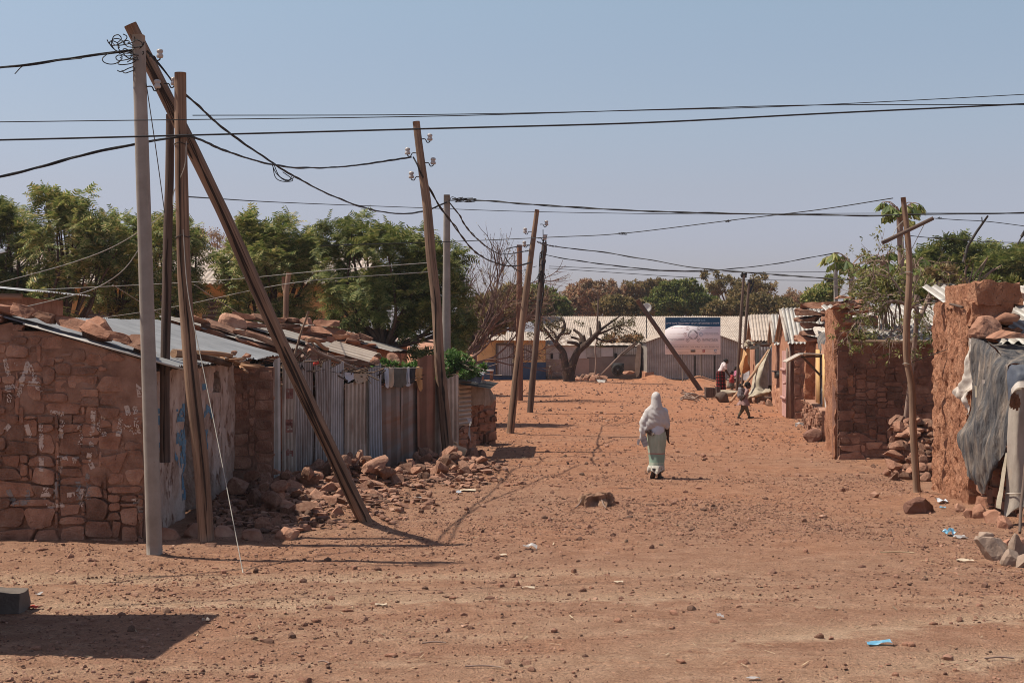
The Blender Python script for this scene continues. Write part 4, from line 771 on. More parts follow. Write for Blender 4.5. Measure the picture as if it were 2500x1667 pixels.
# ---- laundry hung on the fence line
g = Geo(); addtube(g, [fp(900, .1)+[0, 0, 1.98], fp(960, .12)+[0, 0, 1.96], fp(1020, .12)+[0, 0, 1.95]], .006, n=5); single('clothes_line', g, m_wirel, 'short line over the tin fence carrying the washing', 'line')
GL = 'washing hung on the tin fence'
for k, (x0, x1, x2, x3, yb, m_, lb, nm) in enumerate([(926, 940, 926, 938, 948, m_bluec, 'white cloth strip hanging leftmost on the fence line', 'hanging_cloth'), (938, 952, 933, 946, 946, m_khaki, 'beige trouser leg hanging on the fence line', 'trousers'), (950, 982, 945, 978, 947, m_greyc, 'olive grey garment hanging folded on the fence line', 'hanging_garment'), (980, 988, 978, 988, 944, m_bluec, 'narrow pale blue cloth between the dark garments', 'hanging_cloth'), (984, 1004, 981, 999, 938, m_darkc, 'black garment hanging on the fence line', 'hanging_garment'), (1000, 1020, 1008, 1019, 956, m_orangec, 'orange cloth hanging beside the tall board', 'hanging_cloth')]):
    zt = 1.97; a, b, c_, d = fp(x0, .1), fp(x1, .1), fp(x2, .14), fp(x3, .14); zb = 2.55-(yb-822)/FL*a[1]
    rows = [[a+back*.1+[0, 0, zt-.2], (a+b)/2+back*.1+[0, 0, zt-.22], b+back*.1+[0, 0, zt-.2]], [a+[0, 0, zt], (a+b)/2+[0, 0, zt], b+[0, 0, zt]], [(a+c_)/2+[0, 0, (zt+zb)/2], (a+b+c_+d)/4+[.02, -.05, (zt+zb)/2], (b+d)/2+[0, 0, (zt+zb)/2]], [c_+[0, 0, zb+.03], (c_+d)/2+[0, 0, zb], d+[0, 0, zb+.05]]]
    single(nm, cloth(rows, 16, 24, .035, 9, k, (1, 1, .15)), m_, lb, 'laundry', GL)
for x0, x1, yt, yb, m_, lb in ((837, 857, 908, 930, m_bluec, 'blue and grey rag tucked over the low tin sheet'), (858, 892, 911, 934, m_khaki, 'torn beige sheet of card above the low tin sheet')):
    a, b = fp(x0, .05), fp(x1, .05); z1, z2 = [2.55-(y-822)/FL*a[1] for y in (yt, yb)]
    single('rag', cloth([[a+[0, 0, z1], b+[0, 0, z1-.02]], [a+[0, 0, (z1+z2)/2], b+[0, -.02, (z1+z2)/2]], [a+[.05, 0, z2-.03], b+[0, 0, z2+.03]]], 10, 8, .03, 8, 3), m_, lb, 'rag')
# ================================================================ hut at the end of the fence
hut = thing('low_hut', 'low hut of stones, tin and sacking under a heap of green branches', 'hut', (-.9, 30.5, 0))
hY = 30.2
q = lambda x, y, Y=hY: P(x, y, Y)
st, core = masonry(P(1118, 900, 29.2)[:2], P(1163, 900, 29.6)[:2], -.1, lambda u: .62+.1*math.sin(u*9), 51, (.14, .3), (.1, .2), .05, .012, .45, res=.08); o = build('stub_wall', core, m_mort, hut); build('masonry', st, m_rock, o)
st, core = masonry(P(1138, 900, 33.4)[:2], P(1209, 900, 34.2)[:2], -.1, lambda u: .98+.05*math.sin(u*7), 52, (.2, .42), (.1, .22), .07, .015, .5, res=.1); o = build('end_wall', core, m_mort, hut); build('masonry', st, m_stone, o)
a = P(1120, 1040, 30.0); b_ = P(1150, 1040, 30.6); V, F, U = corr(np.r_[a[:2], 2.55-(1042-822)/FL*30], [0, 0, 1], nrm(np.r_[(b_-a)[:2], 0]), 1.0, np.linalg.norm((b_-a)[:2])+.02, .09, .012, 6); build('tin_sheet', Geo().add(V, F, U), m_tint, hut)
build('sacking', cloth([[P(1147, 934, 31), P(1182, 936, 31.6)], [P(1146, 965, 31), P(1184, 966, 31.6)], [P(1144, 992, 31), P(1183, 986, 31.6)]], 12, 12, .04, 6, 4), m_sack, hut)
build('sacking', cloth([[P(1180, 926, 31.8), P(1186, 930, 33)], [P(1183, 960, 31.8), P(1203, 962, 33.4)], [P(1182, 985, 31.8), P(1209, 974, 33.4)], [P(1186, 990, 31.9), P(1198, 990, 33.2)]], 12, 14, .05, 5, 6), m_sack, hut)
build('black_plastic', cloth([[P(1112, 921, 30), P(1150, 917, 30.2), P(1178, 915, 30.6)], [P(1115, 927, 30), P(1150, 928, 30), P(1172, 936, 30.4)]], 16, 6, .05, 5, 8), m_tarpb, hut)
build('plastic_sheet', cloth([[P(1150, 905, 31.5), P(1180, 895, 32)], [P(1155, 922, 30.8), P(1184, 908, 31.4)], [P(1160, 934, 30.5), P(1174, 930, 31)]], 12, 10, .05, 6, 9), m_bluec, hut)
rt_ = []; 
for i in range(10):
    for j in range(8): rt_.append([-1.45+1.0*i/9+.02*j, 29.6+3.8*j/7, 1.62-.15*i/9])
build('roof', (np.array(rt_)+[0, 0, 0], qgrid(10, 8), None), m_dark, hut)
g = Geo()
for x_, y_ in ((-1.4, 30.1), (-1.3, 33)): build('post', addtube(Geo(), [[x_, y_, -.1], [x_, y_, 1.5]], .045, n=7, rough=.2, step=.2), m_woodd, hut)
build('plastic_bag', cloth([[P(1138, 1018, 29.3), P(1152, 1022, 29.3)], [P(1146, 1040, 29.25), P(1150, 1038, 29.2)], [P(1142, 1060, 29.2), P(1150, 1078, 29.2)]], 8, 10, .05, 14, 4), m_plw, hut)
# jerry can: dusty yellow, lying on its side
jr = thing('jerry_can', 'dusty yellow plastic jerry can lying on the stones below the fence', 'jerry can', GG(1110, 1128)+[0, -.2, .22])
bm = bmesh.new(); bmesh.ops.create_cube(bm, size=1); bmesh.ops.scale(bm, vec=(.46, .2, .24), verts=bm.verts); bmesh.ops.bevel(bm, geom=bm.edges[:]+bm.verts[:], offset=.05, segments=3, affect='EDGES', profile=.6)
V = np.array([v.co[:] for v in bm.verts]); Fs = [[v.index for v in f.verts] for f in bm.faces]; bm.free()
Rm = np.array(Matrix.Rotation(math.radians(20), 3, 'Y')@Matrix.Rotation(math.radians(12), 3, 'Z')); J = np.array(jr.location)
def polys(g, V, Fs):
    for n_ in set(map(len, Fs)): 
        k = g.n; g.V.append(V); g.U.append(np.zeros((len(V), 2))); g.n += len(V); g.F.append((np.array([f for f in Fs if len(f) == n_])+k, 0, True))
    return g
V[:, 2] += .02*np.cos(V[:, 0]*30)*(np.abs(V[:, 1]) < .06); build('body', polys(Geo(), V@Rm.T+J, Fs), m_can, jr)
g = Geo(); addtube(g, spl([[-.2, 0, .11], [-.17, 0, .165], [-.02, 0, .165], [.03, 0, .11]], 14), .022, n=8); g.V = [v@Rm.T+J for v in g.V]; build('handle', g, m_can, jr)
build('spout', Geo().add(*[x if i else x@Rm.T+J for i, x in enumerate(lathe([(.045, 0), (.04, .05), (.05, .055), (.05, .09), (.002, .092)], 12, (0, 0, 0), np.array(Matrix.Rotation(math.radians(-80), 3, 'Y'))))]) if False else (lathe([(.045, 0), (.04, .05), (.05, .055), (.05, .09), (.002, .092)], 12)[0]@np.array(Matrix.Rotation(math.radians(-70), 3, 'Y')).T@Rm.T+J+np.array([-.2, 0, .07])@Rm.T, qgrid(5, 12, True)[:, ::-1], None), m_can, jr)
# ================================================================ rubble: every stone its own object
PROT = []
for k in range(14):
    fl = [(1, .8, .85), (1, .75, .72), (1, .9, 1.0), (1.1, .75, .6)][k % 4]; V, F = rockshape(300+k, 3, 9, fl, .09, k % 2); V[:, 2] -= .1
    g = Geo().add(V, F, None, 0, False); me = g.mesh('rubble_stone', (0, 0, 0)); me.materials.append(m_rock); PROT.append(me)
def rub(p, s, r, label, group, name='rubble_stone', tilt=.5):
    o = bpy.data.objects.new(name, PROT[int(r.integers(len(PROT)))]); C.objects.link(o); o.location = p; o.scale = (s*r.uniform(.85, 1.2), s*r.uniform(.85, 1.15), s*r.uniform(.8, 1.1)); o.rotation_euler = (r.normal(0, tilt*.5), r.normal(0, tilt*.5), r.uniform(0, 6.28)); return tag(o, label, 'stone', group)
r = np.random.default_rng(21)
poly = [(-4.25, 18.75), (-2.85, 18.9), (-2.6, 20.6), (-2.0, 21.4), (-2.25, 23.4), (-1.9, 24.1), (-1.2, 24.4), (-.55, 26), (-.4, 28), (-1.1, 28.7), (-3.95, 23.7), (-4.55, 23.6), (-4.5, 21)]
def inpoly(x, y):
    c = False
    for (x1, y1), (x2, y2) in zip(poly, poly[1:]+poly[:1]):
        if (y1 > y) != (y2 > y) and x < (x2-x1)*(y-y1)/(y2-y1)+x1: c = not c
    return c
hts = {}; cnt = 0; pts_ = []
while cnt < 296:
    x, y = r.uniform(-4.55, -.3), r.uniform(18.6, 28.8)
    if not inpoly(x, y): continue
    if y < 20.6 and x < -3.4 and r.random() < .6: continue
    s = .075+.12*r.random()**1.7; key = (round(x/.26), round(y/.26)); h = hts.get(key, 0)
    if h > .5: continue
    rub((x, y, g1(x, y)+h*.85-.02), s, r, 'rough brown stone in the rubble heap below the tin fence', 'stones of the rubble heap'); hts[key] = h+s*.85; cnt += 1
for k, (x, y, w_, sd, lb) in enumerate([(405, 1312, .32, 401, 'large half buried stone right of the concrete pole foot'), (470, 1306, .3, 402, 'wide rounded stone left of the upright pole foot'), (550, 1304, .3, 403, 'low dark stone right of the upright pole foot'), (625, 1310, .45, 404, 'longest smooth stone in the front row before the rubble'), (706, 1310, .32, 405, 'squarish front stone at the right end of the row'), (515, 1330, .14, 406, 'small pink stone at the foot of the upright pole'), (760, 1260, .2, 407, 'pinkish stone just left of the prop foot'), (822, 1296-30, .22, 408, 'block wedged right at the prop foot'), (540, 1150, .36, 409, 'biggest dark boulder in the shade of the doorway'), (800, 1205, .2, 410, 'flat grey stone behind the prop foot'), (690, 1262, .28, 411, 'broad stone in the middle of the front rubble')]):
    p = GG(x, y); stone('boulder', lb, p-[0, 0, w_*.12], w_*.55, sd, m_rock, rot=k*37, flat=(1, .75, .62) if k != 3 else (1.1, .7, .42))

n = 0; xs_, ys_ = [], []
while n < 4200:
    x, y = r.uniform(-4.6, -.1), r.uniform(18.4, 29)
    if inpoly(x, y) or (inpoly(x-r.exponential(.35), y+.3) and r.random() < .7): xs_.append(x); ys_.append(y); n += 1
xs_, ys_ = np.array(xs_), np.array(ys_); g = Geo(); sz = .02+.06*r.random(n)**2.2
for j in range(4):
    V, F = rockshape(760+j, 2, 8, (1, .8, .6), .1, j % 2); i = slice(j, None, 4); a_, b_, _ = field(V, F, xs_[i], ys_[i], sz[i], -.6); g.add(a_, b_, None, 0, False)
tag(build('rubble_chips', g, m_grav, loc=(0, 0, 0)), 'small broken chips between the bigger stones of the rubble heap', 'rubble', kind='stuff')
# ================================================================ trees
def leaftemplate(kind):
    if kind == 'neem':      # drooping spray of leaflets on both sides of a stalk
        V = []; 
        for k in range(5):
            for s in (-1, 1):
                x = .15+.19*k; d = np.array([.28, s*1.0, -.25]); d = d/np.linalg.norm(d); o = np.array([x, 0, -.25*x*x]); w_ = np.array([.10, 0, 0]); e = o+d*(.42-.03*k)
                V += [o-w_*.7, o+w_*.5, e+w_*.5+[0, 0, -.03], e-w_*.2]
        return np.array(V)
    if kind == 'tuft':
        V = []
        for k in range(6):
            a = k*1.047+.3*(k % 2); d = np.array([.25+.2*(k % 3), math.cos(a)*.8, math.sin(a)*.8]); d = d/np.linalg.norm(d); s = np.cross(d, [.3, .2, .9]); s = s/np.linalg.norm(s)*.17
            o = d*.12; m_ = d*.5; e = d*.95; V += [o, m_-s, e, m_+s]
        return np.array(V)
    V = []                   # 'sparse': few small leaves along a thin twig
    for k in range(5):
        a = k*2.1; o = np.array([.2*k, 0, 0]); d = np.array([.4, math.cos(a), math.sin(a)]); d /= np.linalg.norm(d); s = np.cross(d, [1, 0, 0]); s = s/np.linalg.norm(s)*.07; V += [o, o+d*.14-s, o+d*.3, o+d*.14+s]
    return np.array(V)
TPL = {k: leaftemplate(k) for k in ('neem', 'tuft', 'sparse')}
def leaves(c, ax, size, kind, r):
    T = TPL[kind]; n = len(c); ax = nrm(ax); s = nrm(np.cross(ax, nrm(r.normal(size=(n, 3))*[.4, .4, 0]+[0, 0, 1]))); u = np.cross(s, ax); sz = (size*r.uniform(.6, 1.3, n))[:, None, None]
    V = c[:, None]+sz*(T[None, :, :1]*ax[:, None]+T[None, :, 1:2]*s[:, None]+T[None, :, 2:3]*u[:, None]); m_ = len(T)
    return V.reshape(-1, 3), np.arange(n*m_).reshape(-1, 4), None
def crownpts(blobs, n, r, sub=(.22, .42), per=40, shell=.35):
    """leaf spray positions: clumps on and inside a set of ellipsoids; uneven on purpose"""
    vol = np.array([b[3]*b[4]*b[5] for b in blobs])**.8; vol = vol/vol.sum(); c = []; ax = []; subs = []
    k = max(1, int(n/per))
    for _ in range(k):
        b = blobs[r.choice(len(blobs), p=vol)]; d = nrm(r.normal(size=3)); q = r.uniform(shell, 1.04)**.6; ctr = np.array(b[:3])+d*np.array(b[3:6])*q; R = r.uniform(*sub)*min(b[3], b[5]); m_ = int(per*r.uniform(.5, 1.5))
        dd = nrm(r.normal(size=(m_, 3))); p = ctr+dd*(R*r.uniform(.25, 1.1, m_)**.7)[:, None]*[1.1, 1.1, .8]; c.append(p); ax.append(dd*.8+d*.5+[0, 0, -.15]+r.normal(0, .3, (m_, 3))); subs.append(ctr)
    return np.concatenate(c), np.concatenate(ax), np.array(subs)
def limbs(g, root, fork, tips, r, r0=.16, n=26, sc=1.0):
    addtube(g, spl([root-[0, 0, .1], (root+fork)/2+r.normal(0, .08, 3)*sc*[1, 1, 0], fork], 14), np.linspace(r0*1.2, r0*.8, 14)[:len(spl([root, root, fork], 14))] if False else r0, n=9, rough=.2)
    for k in r.choice(len(tips), min(n, len(tips)), replace=False):
        e = tips[k]; m_ = fork*.55+e*.45+r.normal(0, .22, 3)*sc; p = spl([fork, m_, e], 12); addtube(g, p, np.linspace(r0*.5, r0*.09, len(p)), n=5, cap=False)
def tree(name, label, Y, ell, leafm, n, size, kind='neem', group=None, seed=0, trunk=None, barkm=None, sub=(.2, .4), per=40, nl=26, r0=.16, dep=1.0, shell=.35):
    """ell = list of (cx, cy, rx, ry[, dy]) outlines measured at distance Y; crown gets real depth"""
    r = np.random.default_rng(seed); k = Y/FL; blobs = []
    for e in ell:
        c = P(e[0], e[1], Y+(e[4] if len(e) > 4 else 0)); blobs.append((*c, e[2]*k, min(e[2], e[3])*k*dep, e[3]*k))
    cx = np.mean([b[0] for b in blobs]); tx = cx if trunk is None else P(trunk, 800, Y)[0]; base = np.array([tx, Y, 0.])
    t_ = thing(name, label, 'tree', base, group); c, ax, subs = crownpts(blobs, n, r, sub, per, shell)
    g = Geo(); lo = min(b[2]-b[5] for b in blobs); fork = np.array([tx, Y, max(.7, min(lo+.6, 2.2))]); limbs(g, base, fork, subs, r, r0, nl); build('trunk', g, barkm or m_bark, t_)
    V, F, _ = leaves(c, ax, size, kind, r); ok = V[:, 2].reshape(-1, 4).min(1) > .05; build('crown', Geo().add(V, F[ok], None, 0, False), leafm, t_); return t_
GT = 'leafy trees before the long school building'
for a in [('dark dense neem tree filling the left edge of the photo', 44, [(10, 600, 80, 115), (30, 520, 45, 45), (5, 730, 80, 70)], m_leafd, 2700, .34, 1, 20),
          ('open feathery neem tree, tallest, left of the concrete pole', 43, [(150, 600, 95, 100), (120, 505, 40, 38), (170, 495, 45, 35), (215, 535, 45, 35), (150, 730, 100, 70), (260, 590, 50, 60)], m_leaf, 2900, .33, 2, 150),
          ('light green neem tree half hidden by the concrete pole', 45, [(300, 600, 70, 75), (290, 545, 50, 40), (345, 560, 40, 45), (300, 720, 85, 75)], m_leaf, 2300, .32, 3, 300),
          ('airy pale neem tree seen between the three front poles', 43.5, [(420, 620, 75, 80), (400, 540, 40, 35), (478, 492, 26, 22), (470, 570, 40, 45), (430, 730, 80, 60)], m_leaf, 2200, .3, 4, 430),
          ('wide bushy neem tree right of the leaning prop', 43, [(650, 640, 95, 75), (590, 585, 50, 45), (528, 588, 30, 38), (640, 560, 55, 35), (700, 580, 60, 45), (740, 610, 45, 40), (650, 735, 120, 60), (770, 680, 45, 60)], m_leaf, 4000, .32, 5, 650),
          ('large dark dense tree before the slim concrete pole', 41, [(920, 640, 120, 100), (840, 590, 55, 55), (815, 545, 28, 30), (900, 545, 75, 38), (985, 560, 60, 45), (1060, 650, 75, 70), (1090, 720, 65, 60), (930, 760, 150, 75), (1060, 790, 85, 65)], m_leafd, 5200, .31, 6, 940)]:
    tree('neem_tree', a[0], a[1], a[2], a[3], a[4], a[5], 'neem', GT, a[6], a[7])
tree('bare_tree', 'reddish half bare tree between the upright pole and the prop', 66, [(545, 570, 60, 35), (500, 590, 40, 30), (610, 560, 40, 25)], m_leafr, 900, .34, 'sparse', None, 9, 545, m_twigr, nl=70, r0=.14)
GT2 = 'distant trees beyond the yard'
for a in [('small green tree left of the three yard poles, far off', 104, [(1240, 745, 75, 42), (1300, 735, 50, 30), (1190, 765, 70, 40)], m_leafo, 3449, 0.41, 11), ('round green tree right behind the wire-wrapped yard pole', 108, [(1330, 750, 45, 42), (1310, 720, 25, 22), (1365, 760, 30, 30)], m_leafd, 2530, 0.38, 12),
          ('reddish dry crowned tree, largest on the skyline', 132, [(1440, 725, 62, 38), (1400, 745, 45, 35), (1480, 715, 50, 26), (1420, 765, 45, 30)], m_leafr, 3909, 0.36, 13), ('brown flat-topped tree right of the reddish one', 136, [(1540, 712, 60, 24), (1600, 705, 50, 22), (1560, 735, 70, 25), (1640, 708, 35, 20)], m_leafb, 4600, 0.35, 14),
          ('green bush in front of the reddish tree', 114, [(1500, 752, 45, 28), (1540, 758, 55, 24)], m_leafo, 2530, 0.35, 15), ('dark bluish green tree behind the health sign', 116, [(1640, 735, 50, 40), (1675, 715, 35, 30), (1610, 755, 55, 26), (1720, 755, 45, 30), (1700, 735, 30, 28)], m_leafd, 5060, 0.36, 16),
          ('sparse olive tree with bare twigs behind the thin dark poles', 122, [(1780, 710, 55, 38), (1840, 715, 50, 38), (1740, 690, 35, 25), (1860, 690, 35, 22)], m_leafo, 1380, 0.35, 17), ('low olive scrub tree behind the far gable huts', 112, [(1830, 752, 75, 30), (1900, 755, 60, 28), (1770, 760, 50, 24)], m_leafo, 4370, 0.35, 18),
          ('thin reddish bare tree left of the short concrete pole', 128, [(1960, 735, 55, 28), (1920, 745, 45, 22)], m_leafr, 965, 0.32, 19), ('fine leaved green tree beside the short concrete pole', 72, [(2000, 740, 35, 38), (2030, 700, 25, 30), (2010, 780, 40, 30)], m_leaf, 2760, 0.24, 20)]:
    sp = 'sparse' in a[0] or 'bare tree' in a[0]
    tree('distant_tree', a[0], a[1], a[2], a[3], a[4], a[5], 'sparse' if 'bare' in a[0] and not sp else 'tuft', GT2, a[6], None, m_twigr if sp else None, per=16 if sp else 22, sub=(.12, .34), nl=60 if sp else 16, r0=.2)
GT3 = 'dark trees at the upper right'
for a in [('dark broad tree above the slab wall at the upper right', 56, [(2330, 640, 85, 48), (2260, 660, 50, 45), (2390, 640, 50, 45), (2320, 720, 110, 50)], m_leafd, 3600, .42, 31), ('dark tree at the right edge beyond the near mud house', 54, [(2470, 650, 55, 45), (2440, 680, 50, 40), (2520, 640, 50, 40), (2480, 720, 80, 40)], m_leafd, 2400, .4, 32)]:
    tree('broad_tree', a[0], a[1], a[2], a[3], a[4], a[5], 'neem', GT3, a[6], per=50)
tree('brown_shrub', 'brown twiggy shrub below the dark broad tree', 44, [(2290, 685, 60, 30), (2340, 700, 40, 26)], m_leafb, 700, .3, 'tuft', None, 33, nl=40, r0=.07)
tree('yellowing_shrub', 'yellow green creeper behind the near mud house roof', 30, [(2440, 705, 55, 24), (2490, 700, 35, 25)], m_leafy, 420, .2, 'tuft', None, 34, nl=20, r0=.05)
tree('scrub_tree', 'olive scrub thicket at the foot of the dark dense tree', 62, [(1150, 780, 60, 45), (1210, 770, 60, 40), (1120, 830, 45, 40)], m_leafo, 900, .36, 'tuft', None, 35, nl=60, r0=.08, barkm=m_twigr)
# thorny, almost leafless tree reaching over the yard poles
def branching(g, p, d, L, rad, depth, r, tips, spread=.5, up=.03, drop=.72):
    n = 5; pts = [p]; q = p.copy(); dd = d.copy()
    for _ in range(n): dd = nrm(dd+r.normal(0, .13, 3)+[0, 0, up]); q = q+dd*L/n; pts.append(q)
    pp = spl(pts, 10); addtube(g, pp, np.linspace(rad, rad*.6, len(pp)), n=5 if rad > .02 else 3, cap=False)
    if depth == 0: tips.append((q, dd)); return
    for _ in range(int(r.integers(2, 4))):
        k = int(r.integers(2, n+1)); branching(g, pts[k], nrm(dd+r.normal(0, spread, 3)), L*r.uniform(.55, .85), rad*drop*.8, depth-1, r, tips, spread, up, drop)
    branching(g, q, nrm(dd+r.normal(0, spread*.4, 3)), L*drop, rad*drop, depth-1, r, tips, spread, up, drop)
r = np.random.default_rng(77); b = np.r_[P(1105, 880, 56)[:2], 0]; t_ = thing('thorn_tree', 'pinkish leafless thorn tree spreading right behind the leafy hut', 'tree', b); g = Geo(); tips = []
fk = b+[.1, 0, 1.3]; addtube(g, [b-[0, 0, .1], b+[0, 0, .7], fk], [.17, .15, .13], n=8)
for d, L in (((.8, .1, .6), 2.3), ((.9, -.2, .4), 2.1), ((.6, .3, .75), 2.2), ((.95, .2, .35), 1.6), ((.35, -.3, .9), 1.5), ((.85, .4, .5), 2.0)): branching(g, fk, nrm(d), L*1.0, .06, 4, r, tips, .36, .03)
build('trunk', g, m_twigr, t_); c_ = np.array([x[0] for x in tips]); a_ = np.array([x[1] for x in tips]); k = r.random(len(c_)) < .3
build('crown', Geo().add(*leaves(c_[k], a_[k], .25, 'sparse', r), 0, False), m_leafo, t_)
m_polleaf = leafmat('dark_brown_leaf', [(.04, .03, .016), (.075, .055, .028), (.11, .085, .04), (.09, .1, .035)])
m_pol = mat('dark_bark', [(.028, .017, .013), (.06, .037, .027), (.1, .065, .048)], 6, 'Object', (1, 1, .35), bs=22, bstr=.8)
# pollarded tree in the middle of the yard
YT = 76.; tp = lambda x, y, dy=0: P(1150+x/5.227, 780+y/5.227, YT+dy); pt = thing('pollarded_tree', 'dark pollarded tree with cut stumps standing in the middle of the yard', 'tree', tp(1250, 838)*[1, 1, 0]); g = Geo()
TB = [([(1250, 850), (1248, 760), (1240, 640)], .36, .33, 0), ([(1225, 680), (1190, 520), (1175, 420), (1110, 335), (1075, 290)], .2, .13, .2), ([(1265, 690), (1310, 520), (1350, 420), (1430, 345), (1500, 285), (1560, 225), (1645, 140)], .24, .12, -.2), ([(1085, 300), (1100, 240), (1165, 160), (1195, 90), (1180, 20), (1140, -10)], .1, .07, .5), ([(1080, 300), (1010, 220), (960, 140), (880, 60), (830, 20)], .08, .04, -.3), ([(1100, 260), (1060, 170), (1000, 120), (980, 60)], .06, .03, .6),
      ([(1440, 320), (1410, 230), (1380, 180), (1310, 130)], .12, .075, .4), ([(1400, 350), (1330, 305), (1230, 290)], .1, .075, -.5), ([(1400, 300), (1370, 250), (1280, 225)], .08, .065, .6), ([(1560, 220), (1690, 270), (1760, 265), (1840, 240)], .07, .035, -.6), ([(1630, 150), (1720, 80), (1830, 5), (1900, -45)], .08, .035, .4), ([(1600, 190), (1720, 150), (1850, 90), (1950, 60)], .07, .03, -.3), ([(1640, 150), (1640, 60), (1636, 20)], .08, .05, .1), ([(1530, 240), (1525, 160), (1520, 110)], .07, .05, .5), ([(1455, 300), (1450, 240), (1440, 200)], .07, .055, -.2),
      ([(1170, 180), (1250, 180), (1275, 140)], .06, .045, .3), ([(1000, 215), (960, 240), (945, 250)], .05, .03, 0), ([(1190, 70), (1160, 100), (1090, 120)], .05, .03, -.5), ([(1080, 290), (1130, 210), (1240, 160)], .06, .04, -.3), ([(1740, 260), (1790, 300), (1840, 290)], .03, .02, -.3), ([(1850, 90), (2000, 150), (2080, 210)], .025, .012, .2), ([(1940, 60), (2050, 130), (2160, 200), (2220, 240)], .022, .01, -.3)]
for k, (q_, ra, rb, dy) in enumerate(TB):
    pp = spl([tp(x, y, dy*(i/len(q_))*1.5) for i, (x, y) in enumerate(q_)], 18); addtube(g, pp, np.linspace(ra, rb, len(pp)), n=10, rough=.28, seed=k)
build('trunk', g, m_pol, pt); r = np.random.default_rng(5); cs = []; 
for x, y, w_, n in ((840, 60, 50, 14), (900, 100, 60, 16), (1000, 60, 70, 16), (1060, 120, 80, 22), (1120, 30, 60, 16), (960, 170, 40, 10), (1230, 150, 40, 8), (1380, 60, 40, 8), (1840, 60, 60, 14), (1920, 20, 60, 16), (1880, 110, 70, 16), (1990, 60, 60, 12), (2060, 20, 50, 10), (1800, 200, 70, 16), (1900, 180, 60, 12), (2100, 230, 60, 14), (2190, 240, 40, 10), (1720, 210, 40, 10), (740, 200, 40, 8), (1660, 300, 50, 8)):
    cs.append(np.array([tp(*r.normal((x, y), w_*.55), r.normal(0, .6)) for _ in range(n)]))
cs = np.concatenate(cs); build('crown', Geo().add(*leaves(cs, r.normal(size=cs.shape), .2, 'tuft', r), 0, False), m_polleaf, pt)
# green cut branches heaped on the hut
r = np.random.default_rng(15); t_ = thing('leafy_branches', 'heap of fresh green leafy branches laid over the low hut roof', 'branches', (-.9, 30.2, 1.6)); bl = []
for x, y, rx, ry, Y in ((940, 893, 26, 8, 28.0), (985, 897, 30, 9, 28.6), (1030, 898, 28, 10, 29.3), (1075, 890, 22, 18, 29.6), (1105, 885, 30, 20, 30), (1140, 895, 30, 18, 30.2), (1120, 908, 34, 10, 29.8), (1160, 905, 22, 14, 30.4), (1045, 905, 16, 10, 29.2), (1072, 915, 10, 18, 29.0)): bl.append((*P(x, y, Y), rx*Y/FL, .35, ry*Y/FL))
c, ax, subs = crownpts(bl, 1500, r, (.4, .8), 20, .1); build('leaves', Geo().add(*leaves(c, ax*[1, 1, .6]+[0, 0, .3], .11, 'tuft', r), 0, False), m_leafg, t_)
g = Geo(); 
for k in range(26): i = r.integers(len(subs)); e = subs[i]; addtube(g, spl([e+r.normal(0, .3, 3)*[1, .6, .3], e, e+r.normal(0, .25, 3)*[1, .6, .4]], 8), .008, n=4, cap=False)
addtube(g, spl([P(1160, 905, 30.2), P(1195, 914, 30.2), P(1225, 916, 30.2)], 10), .009, n=4)
build('twigs', g, m_twig, t_)
# ================================================================ long school building behind the trees
sc = thing('school_building', 'long ochre building with a pale tin roof behind the leafy trees', 'building', (-14, 56, 0)); xl, xr_ = P(-60, 0, 52)[0], P(850, 0, 52)[0]
build('wall', lump((xl, 53.2), (xr_, 53.2), 6, -.1, 4.45, 4.45, .6, .01, 3), m_yellow, sc)
z0, z1 = 4.5, 6.1; L = xr_-xl+1
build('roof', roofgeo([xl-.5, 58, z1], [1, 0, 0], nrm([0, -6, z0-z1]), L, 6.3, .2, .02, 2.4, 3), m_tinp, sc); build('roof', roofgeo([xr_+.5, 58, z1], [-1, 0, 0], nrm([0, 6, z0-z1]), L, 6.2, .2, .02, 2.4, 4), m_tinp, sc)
for k in range(8):
    x = xl+1.6+k*2.15
    if x+1.3 > xr_: break
    wn = build('window', box((x, 53.1, 2.9), (x+1.25, 53.24, 4.0)), m_woodd, sc); g = Geo()
    for i in range(6): g.add(*plank([x+.02, 53.08, 3.0+i*.17], [x+1.23, 53.08, 3.0+i*.17], .11, .02, (0, -.6, 1)))
    build('shutter', g, m_brownp, wn)
# ================================================================ yellow and blue house
yh = thing('painted_house', 'yellow house with a navy blue lower wall behind the yard poles', 'house', (0, 87, 0)); Y0 = 85; ex = lambda x, y, Y=85: P(x, y, Y)
xa, xb = ex(1165, 0)[0], ex(1332, 0)[0]
build('wall', lump((xa, Y0), (xb, Y0), 5, .98, 2.36, 2.36, .4, .012, 5), m_yellow, yh); build('dado', lump((xa, Y0-.01), (xb+.01, Y0-.01), 5, -.1, 1.03, 1.03, .4, .012, 6), m_navy, yh)
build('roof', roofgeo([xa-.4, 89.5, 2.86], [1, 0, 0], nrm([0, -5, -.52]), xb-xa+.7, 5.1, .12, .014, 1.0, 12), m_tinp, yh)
a, b = ex(1215, 917, 84.9), ex(1251, 843, 84.9); V, F, U = corr([a[0], 84.9, a[2]], [1, 0, 0], [0, 0, 1], b[0]-a[0], b[2]-a[2], .11, .014, 6); d = build('door', Geo().add(V, F, U), m_ting, yh); g = Geo()
for p_, q_ in (((a[0]-.06, 84.86, a[2]), (a[0]-.06, 84.86, b[2]+.06)), ((b[0]+.06, 84.86, a[2]), (b[0]+.06, 84.86, b[2]+.06)), ((a[0]-.1, 84.86, b[2]+.06), (b[0]+.1, 84.86, b[2]+.06))): g.add(*plank(p_, q_, .12, .1, (0, 1, .01)))
build('door_frame', g, m_woodd, d)
